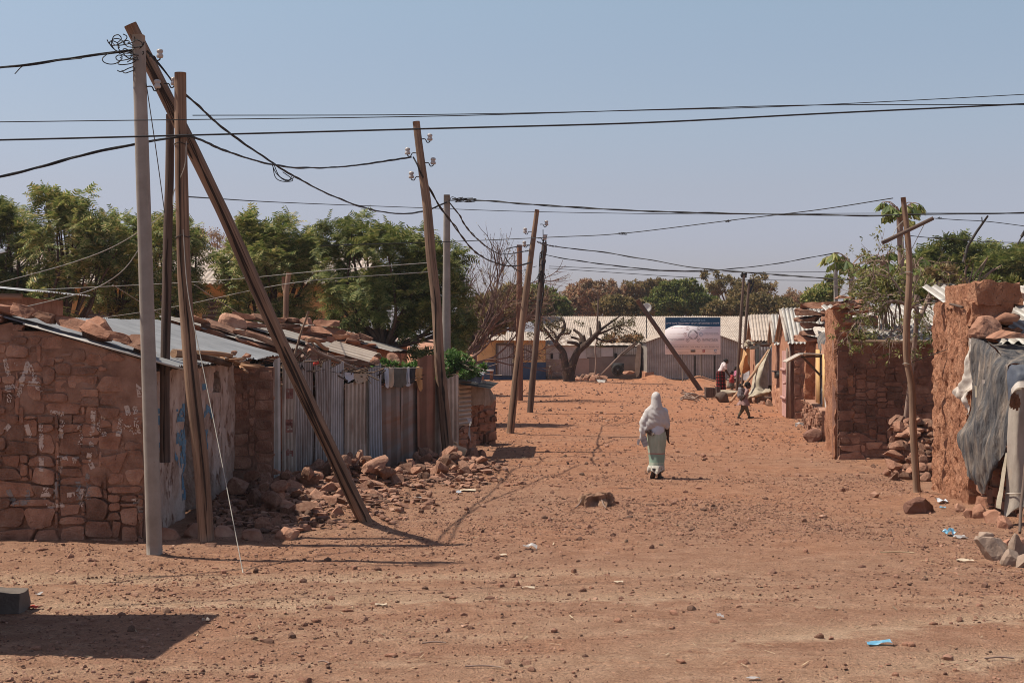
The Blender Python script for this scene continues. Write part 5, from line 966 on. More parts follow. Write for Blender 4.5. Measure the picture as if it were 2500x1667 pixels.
a, b = ex(1279, 880, 84.9), ex(1299, 842, 84.9); V, F, U = corr([a[0], 84.9, a[2]], [1, 0, 0], [0, 0, 1], b[0]-a[0], b[2]-a[2], .11, .014, 6); build('window_shutter', Geo().add(V, F, U), m_tinb, yh)
for x in (1234, 1292):
    p_ = ex(x, 833, 84.8); g = Geo(); addtube(g, [p_+[-.08 if x < 1260 else 0, 0, -.1], p_+[.08 if x < 1260 else .0, 0, .08]], .035, n=8); build('lamp_tube', g, m_porc, yh)
single('plank_seat', Geo().add(*plank(ex(1172, 904, 83), ex(1205, 904, 83), .9, .1)), m_white, 'pale slab bench before the navy blue wall', 'bench')
g = Geo(); 
for x in (1176, 1200): g.add(*box(ex(x, 906, 83.3)*[1, 1, 0]+[-.1, -.2, 0], ex(x, 906, 83)+[.1, .2, 0]))
build('leg', g, m_stone, bpy.data.objects['plank_seat'])
# ================================================================ patched shed
ps = thing('patched_shed', 'long low shed patched with white and pink panels behind the pollarded tree', 'shed', (5, 88, 0)); Yp = 86.5
def panel(x0, x1, y0, y1, m, off=0, nm='panel'):
    a, b = P(x0, y1, Yp), P(x1, y0, Yp); V, F, U = cloth([[[a[0], Yp-off, b[2]], [b[0], Yp-off, b[2]]], [[a[0], Yp-off-.02, (a[2]+b[2])/2], [b[0], Yp-off-.02, (a[2]+b[2])/2]], [[a[0], Yp-off, a[2]], [b[0], Yp-off, a[2]]]], 16, 10, .03, 1.5, int(x0)); build(nm, (V, F, U), m, ps)
xa, xb = P(1332, 0, Yp)[0], P(1562, 0, Yp)[0]; build('wall', lump((xa+.05, Yp+.05), (xb, Yp+.05), 4.5, -.1, 2.0, 1.95, .5, .02, 7), m_brownp, ps)
for q_ in ((1333, 1378, 843, 878, m_white, .06), (1378, 1406, 842, 877, m_white, .09), (1404, 1433, 845, 875, m_white, .06), (1431, 1468, 846, 872, m_tinw, .1), (1468, 1497, 848, 870, m_white, .07), (1500, 1560, 848, 866, m_tinw, .06), (1333, 1438, 875, 918, m_pinkw, .03), (1438, 1560, 869, 918, m_brownp, .02)): panel(*q_)
for x in (1344, 1366, 1500): panel(x, x+6, 862, 876, m_dark, .14, 'gap')
build('roof', roofgeo([xa-.3, 91.5, 2.62], [1, 0, 0], nrm([0, -5.3, -.58]), xb-xa+.3, 5.4, .35, .012, 1.4, 14, rag=.12), m_tinp, ps)
bl = [(*P(1525, 832, 88.5), 1.4, 1.0, .28), (*P(1490, 836, 88), .8, .6, .15)]; r = np.random.default_rng(2); c, ax, _ = crownpts(bl, 260, r, (.5, 1), 20, .1); single('dry_brush', Geo().add(*leaves(c, ax, .35, 'tuft', r), 0, False), leafmat('dry_leaf', [(.25, .13, .06), (.36, .2, .1), (.42, .27, .16)]), 'orange brown dry leaf pile on the patched shed roof', 'dry leaves')
# very long pale roof behind everything
lr = thing('long_roofed_building', 'longest pale corrugated roof stretching behind the yard sheds', 'building', (10, 102, 0)); xa, xb = P(1325, 0, 104)[0], P(1850, 0, 104)[0]
build('roof', roofgeo([xa, 105, 4.07], [1, 0, 0], nrm([0, -9, -2.3]), xb-xa, 9.3, .13, .02, 1.1, 15), m_tinp, lr); build('wall', lump((xa+.2, 97.2), (xb-.2, 97.2), 7, -.1, 1.9, 1.9, .6, .02, 8), m_yellow, lr)
# ================================================================ corrugated shed with gable
cs_ = thing('corrugated_shed', 'grey corrugated gable shed right behind the blue health sign', 'shed', (11.5, 87, 0)); Ys = 84.
sx = lambda x, y, Y=Ys: P(x, y, Y)
xa, xb, xm = sx(1580, 0)[0], sx(1806, 0)[0], sx(1690, 0)[0]; ze, zr = 2.55-(833-822)/FL*Ys, 2.55+(28)/FL*Ys
g = Geo(); nx = 150; xs = np.linspace(xa, xb, nx*4); tp_ = np.where(xs < xm, ze+(zr-ze)*(xs-xa)/(xm-xa), ze-.1+(zr-ze+.1)*(xb-xs)/(xb-xm)); V = []
for zz in np.linspace(0, 1, 4): V.append(np.stack([xs, Ys+.016*np.cos(xs/.13*6.283), .05+(tp_-.05)*zz], 1))
build('front_wall', Geo().add(np.concatenate(V), qgrid(4, len(xs)), np.concatenate([np.stack([xs*(.076/.13), xs*0+k], 1) for k in range(4)])), tinmat('shed_tin', (.36, .35, .35), (.28, .2, .15), .4, ribk=.72), cs_)
build('side_wall', Geo().add(*corr([xa, Ys, .35], [0, 1, 0], [0, 0, 1], 5, ze-.35, .13, .016, 4)), m_tinw, cs_)
build('plinth', lump((xa-.12, Ys+5), (xa-.12, Ys-.1), .5, -.2, .5, .45, .15, .06, 6), m_orange, cs_); build('step', lump(sx(1568, 0, 82)[:2], sx(1604, 0, 82)[:2], 1.6, -.2, .12, .12, .2, .04, 3), m_orange, cs_)
build('roof', roofgeo([xa-.15, Ys-.25, ze-.03], [0, 1, 0], nrm([xm-xa, 0, zr-ze]), 6, np.hypot(xm-xa, zr-ze)+.15, .13, .016, 1, 3), m_tinp, cs_); build('roof', roofgeo([xm, Ys-.25, zr+.02], [0, 1, 0], nrm([xb-xm, 0, ze-.1-zr]), 6, np.hypot(xb-xm, zr-ze+.1)+.25, .13, .016, 1, 4), m_tinp, cs_)
build('back_wall', lump((xb, Ys+5.6), (xa, Ys+5.6), .2, -.1, ze, ze, .6, .01, 2), m_ting, cs_)
g = Geo(); 
for x in (1697, 1745): addtube(g, [sx(x, 925, Ys-.03), sx(x, 868, Ys-.03)], .035, n=5)
build('door_edge', g, m_dark, cs_)
for k, (x0, x1, lb) in enumerate(((1548, 1566, 'torn reed mat hanging on the corner of the corrugated shed'),)):
    single('reed_mat', cloth([[P(x0+8, 842, 83.6), P(x1, 838, 83.8)], [P(x0+3, 875, 83.5), P(x1-2, 880, 83.7)], [P(x0+2, 900, 83.4), P(x1-5, 912, 83.5)], [P(x0+6, 918, 83.3), P(x1-12, 921, 83.4)]], 14, 18, .1, 3, 6, (2, 2, .3)), m_canvas, lb, 'mat')
g = Geo(); g.add(*plank(P(1468, 914, 83.2), P(1513, 868, 83.6), .07, .2, (0, 1, 0))); p_ = single('leaning_board', g, m_twig, 'pale board leaning up toward the corrugated shed roof', 'board')
g = Geo(); addtube(g, [P(1508, 872, 83.6), P(1552, 836, 83.9)], .06, n=6); addtube(g, [P(1522, 866, 83.8), P(1556, 838, 84.1)], .04, n=6); build('pole', g, m_woodd, p_)
# sign
sg = thing('health_sign', 'blue and white coronavirus information board on two posts', 'sign', (*(P(1692, 0, 80.5)[:2]), .2)); Yq = 80.5
a, b = P(1624, 865, Yq), P(1759, 775, Yq); SW, SH = b[0]-a[0], b[2]-a[2]; pl = lambda u, v, d=0.: np.array([a[0]+u*SW, Yq-d, a[2]+v*SH])
build('board', box((a[0], Yq, a[2]), (b[0], Yq+.05, b[2])), mat('sign_white', [(.8, .75, .77), (.84, .8, .82)], 2, bstr=0), sg)
us = np.linspace(0, 1, 50); cv = np.where(us < .25, .66+.13*np.sin(us/.25*np.pi/2)**.8, .79-.035*np.sin((us-.25)/.75*np.pi/1.5)); V = np.concatenate([np.array([pl(u, v, .004) for u, v in zip(us, cv)]), np.array([pl(u, 1, .004) for u in us])])
build('blue_header', (V, qgrid(2, 50), None), mat('sign_blue', [(.012, .075, .16), (.016, .09, .19)], 2, bstr=0), sg)
m_ink = mat('sign_ink', [(.1, .09, .12), (.12, .1, .13)], 2, bstr=0); m_inkr = mat('sign_red_ink', [(.42, .2, .2), (.45, .22, .22)], 2, bstr=0); m_inkw = mat('sign_white_ink', [(.6, .65, .72), (.65, .7, .75)], 2, bstr=0); m_inkl = mat('sign_pale_blue_ink', [(.2, .36, .5), (.22, .38, .52)], 2, bstr=0)
def text(s, u, v, wdt, h, m, nm='lettering', d=.008, bold=0):
    cu = bpy.data.curves.new(nm, 'FONT'); cu.body = s; cu.size = 1; cu.align_x = 'CENTER'; cu.offset = bold; o = bpy.data.objects.new(nm, cu); C.objects.link(o); dg = bpy.context.evaluated_depsgraph_get(); me = bpy.data.meshes.new_from_object(o.evaluated_get(dg)); bpy.data.objects.remove(o)
    if len(me.vertices) == 0: return
    co_ = np.array([x.co[:] for x in me.vertices]); w_ = np.ptp(co_[:, 0]); hh = np.ptp(co_[:, 1]); k = wdt*SW/w_; k2 = h*SH/hh; cx = (co_[:, 0].max()+co_[:, 0].min())/2; cz = (co_[:, 1].max()+co_[:, 1].min())/2; q_ = pl(u, v, d)
    co_ = np.stack([(co_[:, 0]-cx)*k, co_[:, 0]*0, (co_[:, 1]-cz)*k2], 1)+q_-np.array(sg.location); me.vertices.foreach_set('co', co_.astype(np.float32).ravel()); me.update(); me.materials.clear(); me.materials.append(m)
    o = bpy.data.objects.new(nm, me); C.objects.link(o); o.parent = sg
text('Coronavirus', .5, .935, .45, .075, m_inkl, 'title', bold=.01); text('ለማዎ ስርጭ ቫይረስ በደርሶ ነው ጋግራኔቫ መከኸሙ ን ነጥቦች', .5, .845, .96, .055, m_inkw, 'subtitle', bold=.015)
def ring(u, v, r0, r1, m, nm, a0=0, a1=6.283, d=.008):
    t_ = np.linspace(a0, a1, 28); c_ = pl(u, v, d); V = np.concatenate([c_+rr*np.stack([np.cos(t_), t_*0, np.sin(t_)], 1) for rr in (r0, r1)]); build(nm, (V, qgrid(2, 28), None), m, sg)
ring(.505, .53, .255, .275, m_ink, 'ring'); 
for a0 in (.3, 1.8, 3.6, 4.9): ring(.505, .53, .2, .225 if a0 > 1 else .235, m_ink, 'ring_arc', a0, a0+1.1)
for u, v, m_ in ((.405, .7, m_inkr), (.605, .7, m_ink), (.365, .545, m_inkr), (.645, .545, m_inkl), (.405, .385, m_ink), (.605, .385, m_ink)): ring(u, v, .08, .1, m_, 'icon_ring'); ring(u, v, 0.001, .025, m_, 'icon_dot')
ring(.05, .2, .07, .09, m_ink, 'icon_ring')
for u, v, w_, h, m_, s in ((.235, .712, .27, .022, m_inkr, 'የእጅ መታጠብ በሳሙና ነው'), (.235, .56, .28, .022, m_inkr, 'አፍና አፍንጫ መሸፈን'), (.2, .42, .3, .022, m_ink, 'ርቀትን መጠበቅ ያስፈልጋል'), (.22, .385, .24, .02, m_ink, 'ከሰው ጋር መጨባበጥ ይቁም'), (.745, .715, .2, .02, m_ink, 'እጅን መታጠብ'), (.83, .572, .26, .02, m_ink, 'ህመም ሲሰማ መቆየት'), (.83, .54, .29, .02, m_ink, 'ወደ ጤና ጣቢያ መደወል'), (.81, .425, .3, .026, m_ink, 'ብዙ ሰው ካለበት መራቅ'), (.81, .39, .28, .026, m_ink, 'ማስክ ማድረግ ተገቢ ነው'), (.81, .355, .3, .024, m_ink, 'አይን አፍንጫ አለመንካት'), (.55, .208, .84, .036, m_ink, 'ለበለጠ መረጃ ጤና ጣቢያ ደውሉ ነጻ ስልክ መስመር አለ')): text(s, u, v, w_, h, m_, 'text_line', bold=.01)
for v in (.265, .155): build('rule', box(pl(.02, v-.003, .008), pl(.98, v+.003, .006)), m_ink, sg)
text('Supported by', .33, .05, .18, .03, m_ink, 'text_line')
build('badge', (*box(pl(.46, .06, .012), pl(.545, .12, .004))[:2], None), mat('badge_brown', [(.3, .22, .13), (.15, .1, .06)], 12, bstr=0), sg); text('~~~~', .5, .09, .06, .03, m_ink, 'badge_mark', .016); build('badge', (*box(pl(.675, .06, .012), pl(.72, .125, .004))[:2], None), mat('badge_red', [(.5, .12, .08), (.55, .14, .1)], 3, bstr=0), sg); text('NRC', .6975, .092, .022, .034, m_inkw, 'badge_mark', .016)
ring(.91, .1, .04, .075, m_inkl, 'emblem', .2, 5.9); text('UNHCR', .91, .04, .06, .02, m_ink, 'text_line')
for u in (.318, .655):
    g = Geo(); q_ = pl(u, 0)+[0, .08, 0]; addtube(g, [[q_[0], q_[1], -.1], [q_[0], q_[1], b[2]-.1]], .035, n=8); build('post', g, m_woodd, sg)
single('satellite_dish', Geo().add(*lathe([(.001, 0), (.12, .012), (.22, .04), (.3, .085), (.3, .09), (.22, .05), (.001, .012)], 20, P(1579, 752, 88), Matrix.Rotation(math.radians(75), 3, 'X'))), m_tinw, 'round pale satellite dish by the top of the leaning square pole', 'satellite dish')
g = Geo(); p_ = P(1579, 752, 88); addtube(g, [p_+[0, .12, 0], [p_[0], 88.2, 2.2]], .03, n=6); build('mast', g, m_iron, bpy.data.objects['satellite_dish'])
# tyre of a parked cart and the stone heap by the tree
ty = thing('cart', 'dark cart on a rubber tyred wheel parked before the brown panels', 'cart', P(1508, 919, 84.5)); c_ = P(1508, 903, 84.5); M_ = Matrix.Rotation(math.radians(90), 3, 'X')
wh = build('wheel', lathe([(.05, -.12), (.05, .5), (.001, .5)], 10, c_, M_), m_iron, ty); build('tyre', lathe([(.2, -.09), (.3, -.1), (.36, -.05), (.37, 0), (.36, .05), (.3, .1), (.2, .09)], 24, c_, M_), m_tyre, wh); build('rim', lathe([(.001, -.03), (.06, -.05), (.18, -.06), (.21, -.08), (.21, .06), (.001, .03)], 20, c_, M_), m_iron, wh)
build('cart_bed', box(P(1495, 897, 84.9), P(1520, 886, 86)), m_darkc, ty)
r = np.random.default_rng(31); GK = 'stones heaped beside the pollarded tree'
for k in range(34):
    x = r.uniform(1408, 1478); y = r.uniform(918, 930)-14*max(0, 1-abs(x-1447)/30)*r.random(); p_ = P(x, y+8, 78+r.uniform(-.6, .6)); p_[2] = max(.1, p_[2]-.05); rub(p_, r.uniform(.12, .3), r, 'flat brown stone in the heap beside the pollarded tree', GK, 'heap_stone', .4)
single('white_sack', cloth([[P(1454, 930, 76.5), P(1478, 934, 76.5)], [P(1456, 936, 75.6)+[0, 0, .2], P(1478, 937, 75.8)+[0, 0, .2]], [P(1462, 940, 75.2), P(1476, 941, 75.2)]], 10, 8, .12, 2, 3), m_sheet, 'crumpled white sack beside the stone heap in the yard', 'sack')
for k, (x0, x1, y, lb) in enumerate(((1523, 1550, 910, 'low brown block before the reed mat'),)): stone('stone', lb, P((x0+x1)/2, y+3, 84), .38, 55, m_stone, flat=(1, .7, .4))
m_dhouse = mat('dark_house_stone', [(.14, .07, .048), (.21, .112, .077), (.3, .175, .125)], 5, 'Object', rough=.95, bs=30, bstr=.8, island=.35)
# ================================================================ right side
# ---- near red mud house
nh = thing('mud_house', 'near house with a rough red mud wall at the right edge', 'house', (8.6, 22.5, 0))
A, B = np.array([7.06, 23.85]), np.array([6.70, 20.9])
gm = lump(B, A, -.42, -.15, 3.08, 3.1, .028, .05, 61, 3.6, s2=17)
build('street_wall', gm, m_mud, nh)
gm = lump(B+[.02, .02], (9.6, 20.55), .4, -.15, 2.72, 2.5, .07, .05, 62, 3.2, s2=11); build('front_wall', gm, m_mud, nh)
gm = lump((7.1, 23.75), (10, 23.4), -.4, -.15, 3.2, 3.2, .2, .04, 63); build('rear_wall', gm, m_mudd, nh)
# stepped blocks on the gable
for k, (x0, x1, y0, y1, z0, z1) in enumerate([(6.76, 7.42, 20.75, 22.5, 3.0, 3.34), (6.72, 7.3, 20.78, 21.5, 2.7, 3.06)]):
    q_ = lump((x0, y0), (x1, y0-.03), (y1-y0), z0, z1, z1-.02, .07, .05, 64+k, 3.4, s2=12); build('gable_block', q_, m_mud, nh)
V, F = rockshape(811, 4, 9, (.24, .24, .21), .16); build('gable_block', Geo().add(V+P(2403, 808, 20.55)-[0, 0, .12], F, None, 0, False), m_stone, nh)
V, F = rockshape(812, 3, 12, (.3, .16, .1), .1); build('gable_block', Geo().add(V+P(2440, 770, 20.8)-[0, 0, .1], F), m_stone, nh)
g = Geo(); addtube(g, [P(2320, 742, 22), P(2350, 750, 21)], .02, n=6); build('peg', g, m_woodd, nh)
g = Geo(); addtube(g, [P(2226, 884, 22.8), P(2330, 846, 22.6)], .006, n=5); single('stay_wire', g, m_iron, 'thin dark wire from the crooked pole to the red mud wall', 'wire')
build('roof', roofgeo([6.98, 24.2, 3.42], [1, -.06, 0], nrm([.0, -3.9, -.95]), 3.2, 4.05, .15, .026, .9, 66), m_tinw, nh)
single('roof_sheet', cloth([[P(2420, 706, 24), P(2460, 708, 24.1), P(2560, 704, 24.2)], [P(2426, 728, 23.4), P(2470, 726, 23.4), P(2560, 722, 23.5)], [P(2440, 748, 22.9), P(2480, 744, 22.9), P(2560, 742, 23)]], 30, 20, .1, 4, 8)if False else cloth([[P(2420, 700, 24), P(2460, 702, 24.1), P(2560, 698, 24.2)], [P(2426, 722, 23.4), P(2470, 720, 23.4), P(2560, 716, 23.5)], [P(2440, 744, 22.6), P(2480, 740, 22.6), P(2560, 738, 22.7)]], 30, 20, .12, 4, 8), m_sheet, 'crumpled pale sheet spread over the top of the near tin roof', 'sheet')
for x, y, Y, s, sd, lb, fl in ((2490, 735, 22.6, .16, 71, 'brown stone weighing down the pale roof sheet', (1.2, .8, .5)), (2461, 826, 20.1, .26, 72, 'flat brown slab lying at the lower edge of the near tin roof', (1.25, .7, .3)), (2392, 806, 20.55, .12, 73, 'small brown stone wedged at the end of the near tin roof', (1, .9, .7))): stone('stone', lb, P(x, y, Y), s, sd, m_stone, flat=fl)
# bare stems behind the gable
r = np.random.default_rng(3); t_ = thing('stem_plant', 'pale bare stems poking up behind the near mud gable', 'plant', P(2390, 760, 25)*[1, 1, 0]); g = Geo()
addtube(g, [P(2390, 900, 25)*[1, 1, 0], P(2380, 700, 25)], .03, n=6)
for a, b in (((2352, 695), (2351, 615)), ((2360, 690), (2372, 630)), ((2366, 695), (2376, 640)), ((2376, 680), (2412, 628)), ((2386, 690), (2410, 632)), ((2386, 688), (2428, 655)), ((2400, 685), (2445, 648)), ((2340, 695), (2348, 668))): addtube(g, spl([P(2380, 712, 25), P(*a, 25), P((a[0]+b[0])/2+r.normal(0, 3), (a[1]+b[1])/2, 25), P(*b, 25)], 12), .011, n=5)
build('stems', g, m_twig, t_); c_ = np.array([P(*x, 25) for x in ((2351, 617), (2366, 636), (2372, 634), (2338, 690), (2346, 672), (2362, 640), (2376, 648))]); build('leaves', Geo().add(*leaves(np.repeat(c_, 3, 0), r.normal(size=(21, 3)), .1, 'tuft', r), 0, False), m_leafy, t_)
g = Geo(); addtube(g, spl([P(2360, 602, 26), P(2385, 560, 26), P(2412, 527, 26)], 10), np.linspace(.03, .018, 10)[:10], n=6) if False else addtube(g, [P(2352, 640, 26), P(2362, 602, 26), P(2385, 565, 26), P(2412, 527, 26)], [.03, .026, .024, .018], n=6); addtube(g, [P(2398, 545, 26), P(2397, 530, 26)], .01, n=4)
single('dead_branch', g, m_iron, 'dark dead branch sticking up into the wires at upper right', 'branch')
g = Geo(); addtube(g, [P(2484, 597, 22.6), P(2496, 575, 22.6), P(2504, 555, 22.6)], .012, n=5); addtube(g, [P(2494, 578, 22.6), P(2500, 568, 22.6)], .025, n=6); single('wire_spacer', g, m_iron, 'black clump on the wire at the right edge', 'wire')
# ---- tarp shelter in front of it
ts = thing('tarp_shelter', 'lean-to shelter draped in a torn grey tarp at the right edge', 'shelter', (7.6, 19.8, 0))
T = lambda x, y, Y: P(2250+x/2.064, 640+y/2.064, Y)
hang = [[T(268, 384, 20.5), T(300, 392, 20.2), T(350, 420, 19.9), T(400, 470, 19.6), T(440, 520, 19.3)],
        [T(262, 440, 20.4), T(300, 450, 20.1), T(350, 480, 19.8), T(400, 520, 19.5), T(436, 560, 19.2)],
        [T(268, 540, 20.4), T(300, 560, 20.0), T(345, 570, 19.75), T(390, 590, 19.45), T(434, 640, 19.2)],
        [T(255, 650, 20.35), T(290, 660, 19.95), T(335, 680, 19.7), T(385, 700, 19.4), T(430, 720, 19.2)],
        [T(236, 770, 20.4), T(275, 790, 19.85), T(330, 800, 19.6), T(385, 800, 19.35), T(426, 810, 19.15)],
        [T(190, 870, 20.5), T(255, 890, 19.9), T(315, 900, 19.6), T(370, 900, 19.35), T(422, 900, 19.15)],
        [T(205, 965, 20.4), T(255, 1010, 20.0), T(300, 1020, 19.6), T(355, 990, 19.4), T(412, 960, 19.2)],
        [T(236, 1060, 20.3), T(268, 1085, 19.9), T(298, 1100, 19.7), T(340, 1060, 19.45), T(385, 1010, 19.3)],
        [T(262, 1110, 20.1), T(284, 1135, 19.9), T(302, 1168, 19.75), T(325, 1130, 19.6), T(360, 1060, 19.45)]]
fw_ = build('tarp', cloth(hang, 90, 110, .10, 4.2, 11, (1.7, 1.7, .28)), m_tarp, ts)
top = [[T(275, 380, 20.55), T(390, 396, 20.5), T(520, 400, 20.45), T(640, 400, 20.4)], [T(290, 392, 20.3), T(390, 420, 20.2), T(520, 430, 20.1), T(640, 430, 20.1)], [T(360, 425, 19.85), T(420, 455, 19.7), T(520, 465, 19.65), T(640, 465, 19.6)], [T(440, 522, 19.3), T(470, 520, 19.2), T(530, 515, 19.1), T(640, 510, 19.1)]]
build('tarp_top', cloth(top, 60, 40, .07, 4.5, 12), m_tarp, ts)
frt = [[T(438, 518, 19.32), T(470, 520, 19.18), T(530, 514, 19.08), T(640, 508, 19.08)], [T(428, 600, 19.15), T(470, 560, 19.0), T(530, 555, 18.95), T(640, 550, 18.95)], [T(432, 700, 19.12), T(452, 650, 18.98), T(500, 620, 18.92), T(640, 610, 18.92)]]
build('tarp_flap', cloth(frt, 40, 20, .05, 4, 13), m_tarpb, ts)
cu = cloth([[T(452, 650, 18.9), T(500, 600, 18.8), T(540, 590, 18.8), T(660, 590, 18.8)], [T(440, 760, 18.95), T(490, 740, 18.75), T(540, 740, 18.8), T(660, 740, 18.8)], [T(432, 900, 18.95), T(480, 900, 18.75), T(540, 900, 18.82), T(660, 900, 18.8)], [T(424, 1060, 18.98), T(480, 1060, 18.78), T(540, 1060, 18.8), T(660, 1060, 18.8)], [T(420, 1165, 19.0), T(480, 1163, 18.8), T(540, 1160, 18.8), T(660, 1160, 18.8)], [T(414, 1240, 18.95), T(470, 1235, 18.8), T(540, 1230, 18.75), T(660, 1230, 18.7)], [T(412, 1290, 18.9), T(440, 1270, 18.85), T(480, 1235, 18.75), T(520, 1225, 18.75)]], 44, 70, .05, 3, 14, (1.5, 1.5, .3))
V, F, U = cu; hc = T(466, 700, 18.85); ctr = V[F].mean(1); d_ = ((ctr[:, 0]-hc[0])/.05)**2+((ctr[:, 2]-hc[2])/.11)**2; build('curtain', (V, F[d_ > 1], U), m_curt, ts)
build('curtain_hem', cloth([[T(450, 640, 18.88), T(480, 605, 18.78), T(520, 598, 18.75), T(640, 598, 18.75)], [T(456, 665, 18.86), T(482, 635, 18.74), T(520, 632, 18.7), T(640, 630, 18.7)]], 20, 6, .02, 6, 3), m_sheet, ts)
g = Geo(); addtube(g, spl([T(420, 1165, 18.97), T(480, 1164, 18.76), T(540, 1160, 18.76), T(640, 1160, 18.76)], 14), .008, n=5); build('cord', g, m_sheet, ts)
build('cloth_strip', cloth([[T(420, 960, 19.15), T(428, 960, 19.0)], [T(400, 1090, 19.1), T(422, 1090, 18.95)], [T(378, 1236, 19.0), T(402, 1244, 18.9)]], 8, 24, .03, 5, 9), m_canvas, ts)
build('white_sacking', cloth([[T(300, 330, 20.75), T(330, 372, 20.5)], [T(262, 395, 20.65), T(272, 420, 20.45)], [T(215, 510, 20.7), T(266, 520, 20.4)], [T(190, 610, 20.75), T(246, 620, 20.4)], [T(186, 660, 20.75), T(232, 690, 20.4)], [T(226, 720, 20.6), T(236, 770, 20.4)]], 24, 60, .13, 7, 15, (1.5, 1.5, .7)), m_sheet, ts)
for k, (x, y, w_, h_, Y) in enumerate(((304, 590, 24, 60, 19.93), (350, 610, 14, 52, 19.68), (268, 620, 14, 60, 20.1), (276, 790, 8, 26, 19.85))):
    Yq_ = Y-.1; build('patch', cloth([[T(x, y, Yq_), T(x+w_*.8, y+4, Yq_-.05)], [T(x+3, y+h_*.5, Yq_), T(x+w_, y+h_*.5, Yq_-.05)], [T(x+2, y+h_, Yq_), T(x+w_*.9, y+h_, Yq_-.05)]], 6, 8, .015, 8, k), m_sheet if k != 2 else m_canvas, ts)
g = Geo()
for x, y, Y in ((6.85, 0, 20.3), (6.95, 0, 19.3), (8.6, 0, 19.2)): addtube(g, [[x, Y, -.1], [x, Y, 2.1]], .035, n=7, rough=.2, step=.2)
addtube(g, [[6.85, 20.3, 2.1], [6.95, 19.3, 2.02], [8.6, 19.2, 2.0]], .03, n=7); build('frame', g, m_wood, ts)
st, core = masonry((6.78, 20.6), (7.0, 19.15), -.1, lambda u: 1.05-.2*u, 67, (.16, .36), (.1, .2), .06, .014, .3, res=.08); o = build('base_wall', core, m_mort, ts); build('masonry', st, m_stone, o)
g = Geo(); addtube(g, spl([P(2490, 1300, 17.6), P(2492, 1240, 18), P(2499, 1180, 18.4), P(2503, 1130, 18.6)], 14), .02, n=6, rough=.2); single('stick', g, m_woodd, 'thin dark stick leaning by the grey curtain at the right edge', 'stick')
# boulders at the foot
for k, (x, y, Y, s, lb, fl, rot, m_) in enumerate([(2424, 1362, 16.35, .215, 'big smooth grey boulder at the lower right edge', (1, .8, .95), 20, m_grey), (2252, 1250, 20.6, .25, 'dark brown boulder at the foot of the crooked pole', (1.0, .7, .58), 10, m_mudd), (2406, 1305, 17.6, .12, 'pointed stone behind the big grey boulder', (.9, .7, .9), 0, m_grey), (2470, 1390, 16.0, .15, 'rounded grey stone right of the big boulder', (.9, .8, .8), 40, m_grey), (2484, 1350, 16.4, .16, 'leaning grey slab at the right edge of the stone group', (.7, .6, 1.1), 70, m_grey), (2497, 1398, 15.8, .1, 'small stone lowest at the right edge', (1, .8, .8), 0, m_grey), (2486, 1310, 17.2, .13, 'stone under the curtain hem, upper one', (1.1, .8, .7), 30, m_rock), (2460, 1318, 17.3, .1, 'stone under the curtain hem, lower one', (1, .8, .7), 60, m_rock), (2365, 1260, 19.8, .1, 'small dark stone at the base of the red mud wall', (.8, .7, .9), 0, m_stone), (2345, 1240, 20.4, .1, 'pale stone touching the red mud wall foot', (1, .8, .6), 0, m_rock), (2420, 1262, 19.3, .16, 'block under the torn tip of the tarp', (1, .8, .7), 15, m_stone), (2395, 1248, 19.7, .13, 'stone left of the torn tip of the tarp', (1, .8, .8), 50, m_stone), (2450, 1275, 18.8, .14, 'stone below the hanging cloth strip', (1.1, .8, .6), 85, m_rock)]):
    p_ = P(x, y, Y); p_[2] = g1(p_[0], p_[1])-s*.1; stone('boulder', lb, p_, s, 820+k, m_, 4 if s > .2 else 3, rot, fl)
# ---- dry stone heap beside the second mud house
r = np.random.default_rng(41); GS = 'stones of the dry stone heap'
for lv in range(9):
    z = .02+lv*.115; wx = .62-.045*lv
    for k in range(10):
        x = 7.52+wx*(-1+2*(k+.5)/10)+r.normal(0, .03); y = 26.3+.03*lv+r.normal(0, .08)-(.12 if 2 < k < 8 else 0)+.14*lv*.3
        rub((x, y, g1(x, y)+z), r.uniform(.09, .17)*(1.3 if lv == 0 else 1), r, 'brown slab in the dry stone heap behind the crooked pole', GS, 'slab_stone', .35)
for k in range(16): x = r.uniform(6.8, 8.1); y = r.uniform(25.5, 26.1); rub((x, y, g1(x, y)), r.uniform(.06, .14), r, 'brown slab in the dry stone heap behind the crooked pole', GS, 'slab_stone', .4)
# ---- second mud house
h2 = thing('mud_house', 'tall dark mud wall house with slabs stacked on its lit left end', 'house', (8.6, 31.5, 0))
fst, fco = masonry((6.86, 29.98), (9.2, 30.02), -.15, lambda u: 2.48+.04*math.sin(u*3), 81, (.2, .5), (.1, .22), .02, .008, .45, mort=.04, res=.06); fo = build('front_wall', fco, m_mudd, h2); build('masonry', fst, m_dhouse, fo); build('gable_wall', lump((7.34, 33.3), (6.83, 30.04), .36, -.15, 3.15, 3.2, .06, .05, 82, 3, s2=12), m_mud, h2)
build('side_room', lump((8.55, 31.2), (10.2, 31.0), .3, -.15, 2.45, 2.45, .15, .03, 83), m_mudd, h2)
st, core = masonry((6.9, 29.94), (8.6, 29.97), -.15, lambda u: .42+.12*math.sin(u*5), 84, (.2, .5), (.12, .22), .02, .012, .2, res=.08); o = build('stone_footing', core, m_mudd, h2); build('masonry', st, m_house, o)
build('roof', roofgeo([7.3, 33.6, 3.3], [1, -.05, 0], nrm([0, -3.75, -.84]), 3.4, 3.85, .15, .024, .9, 86), m_tinw, h2)
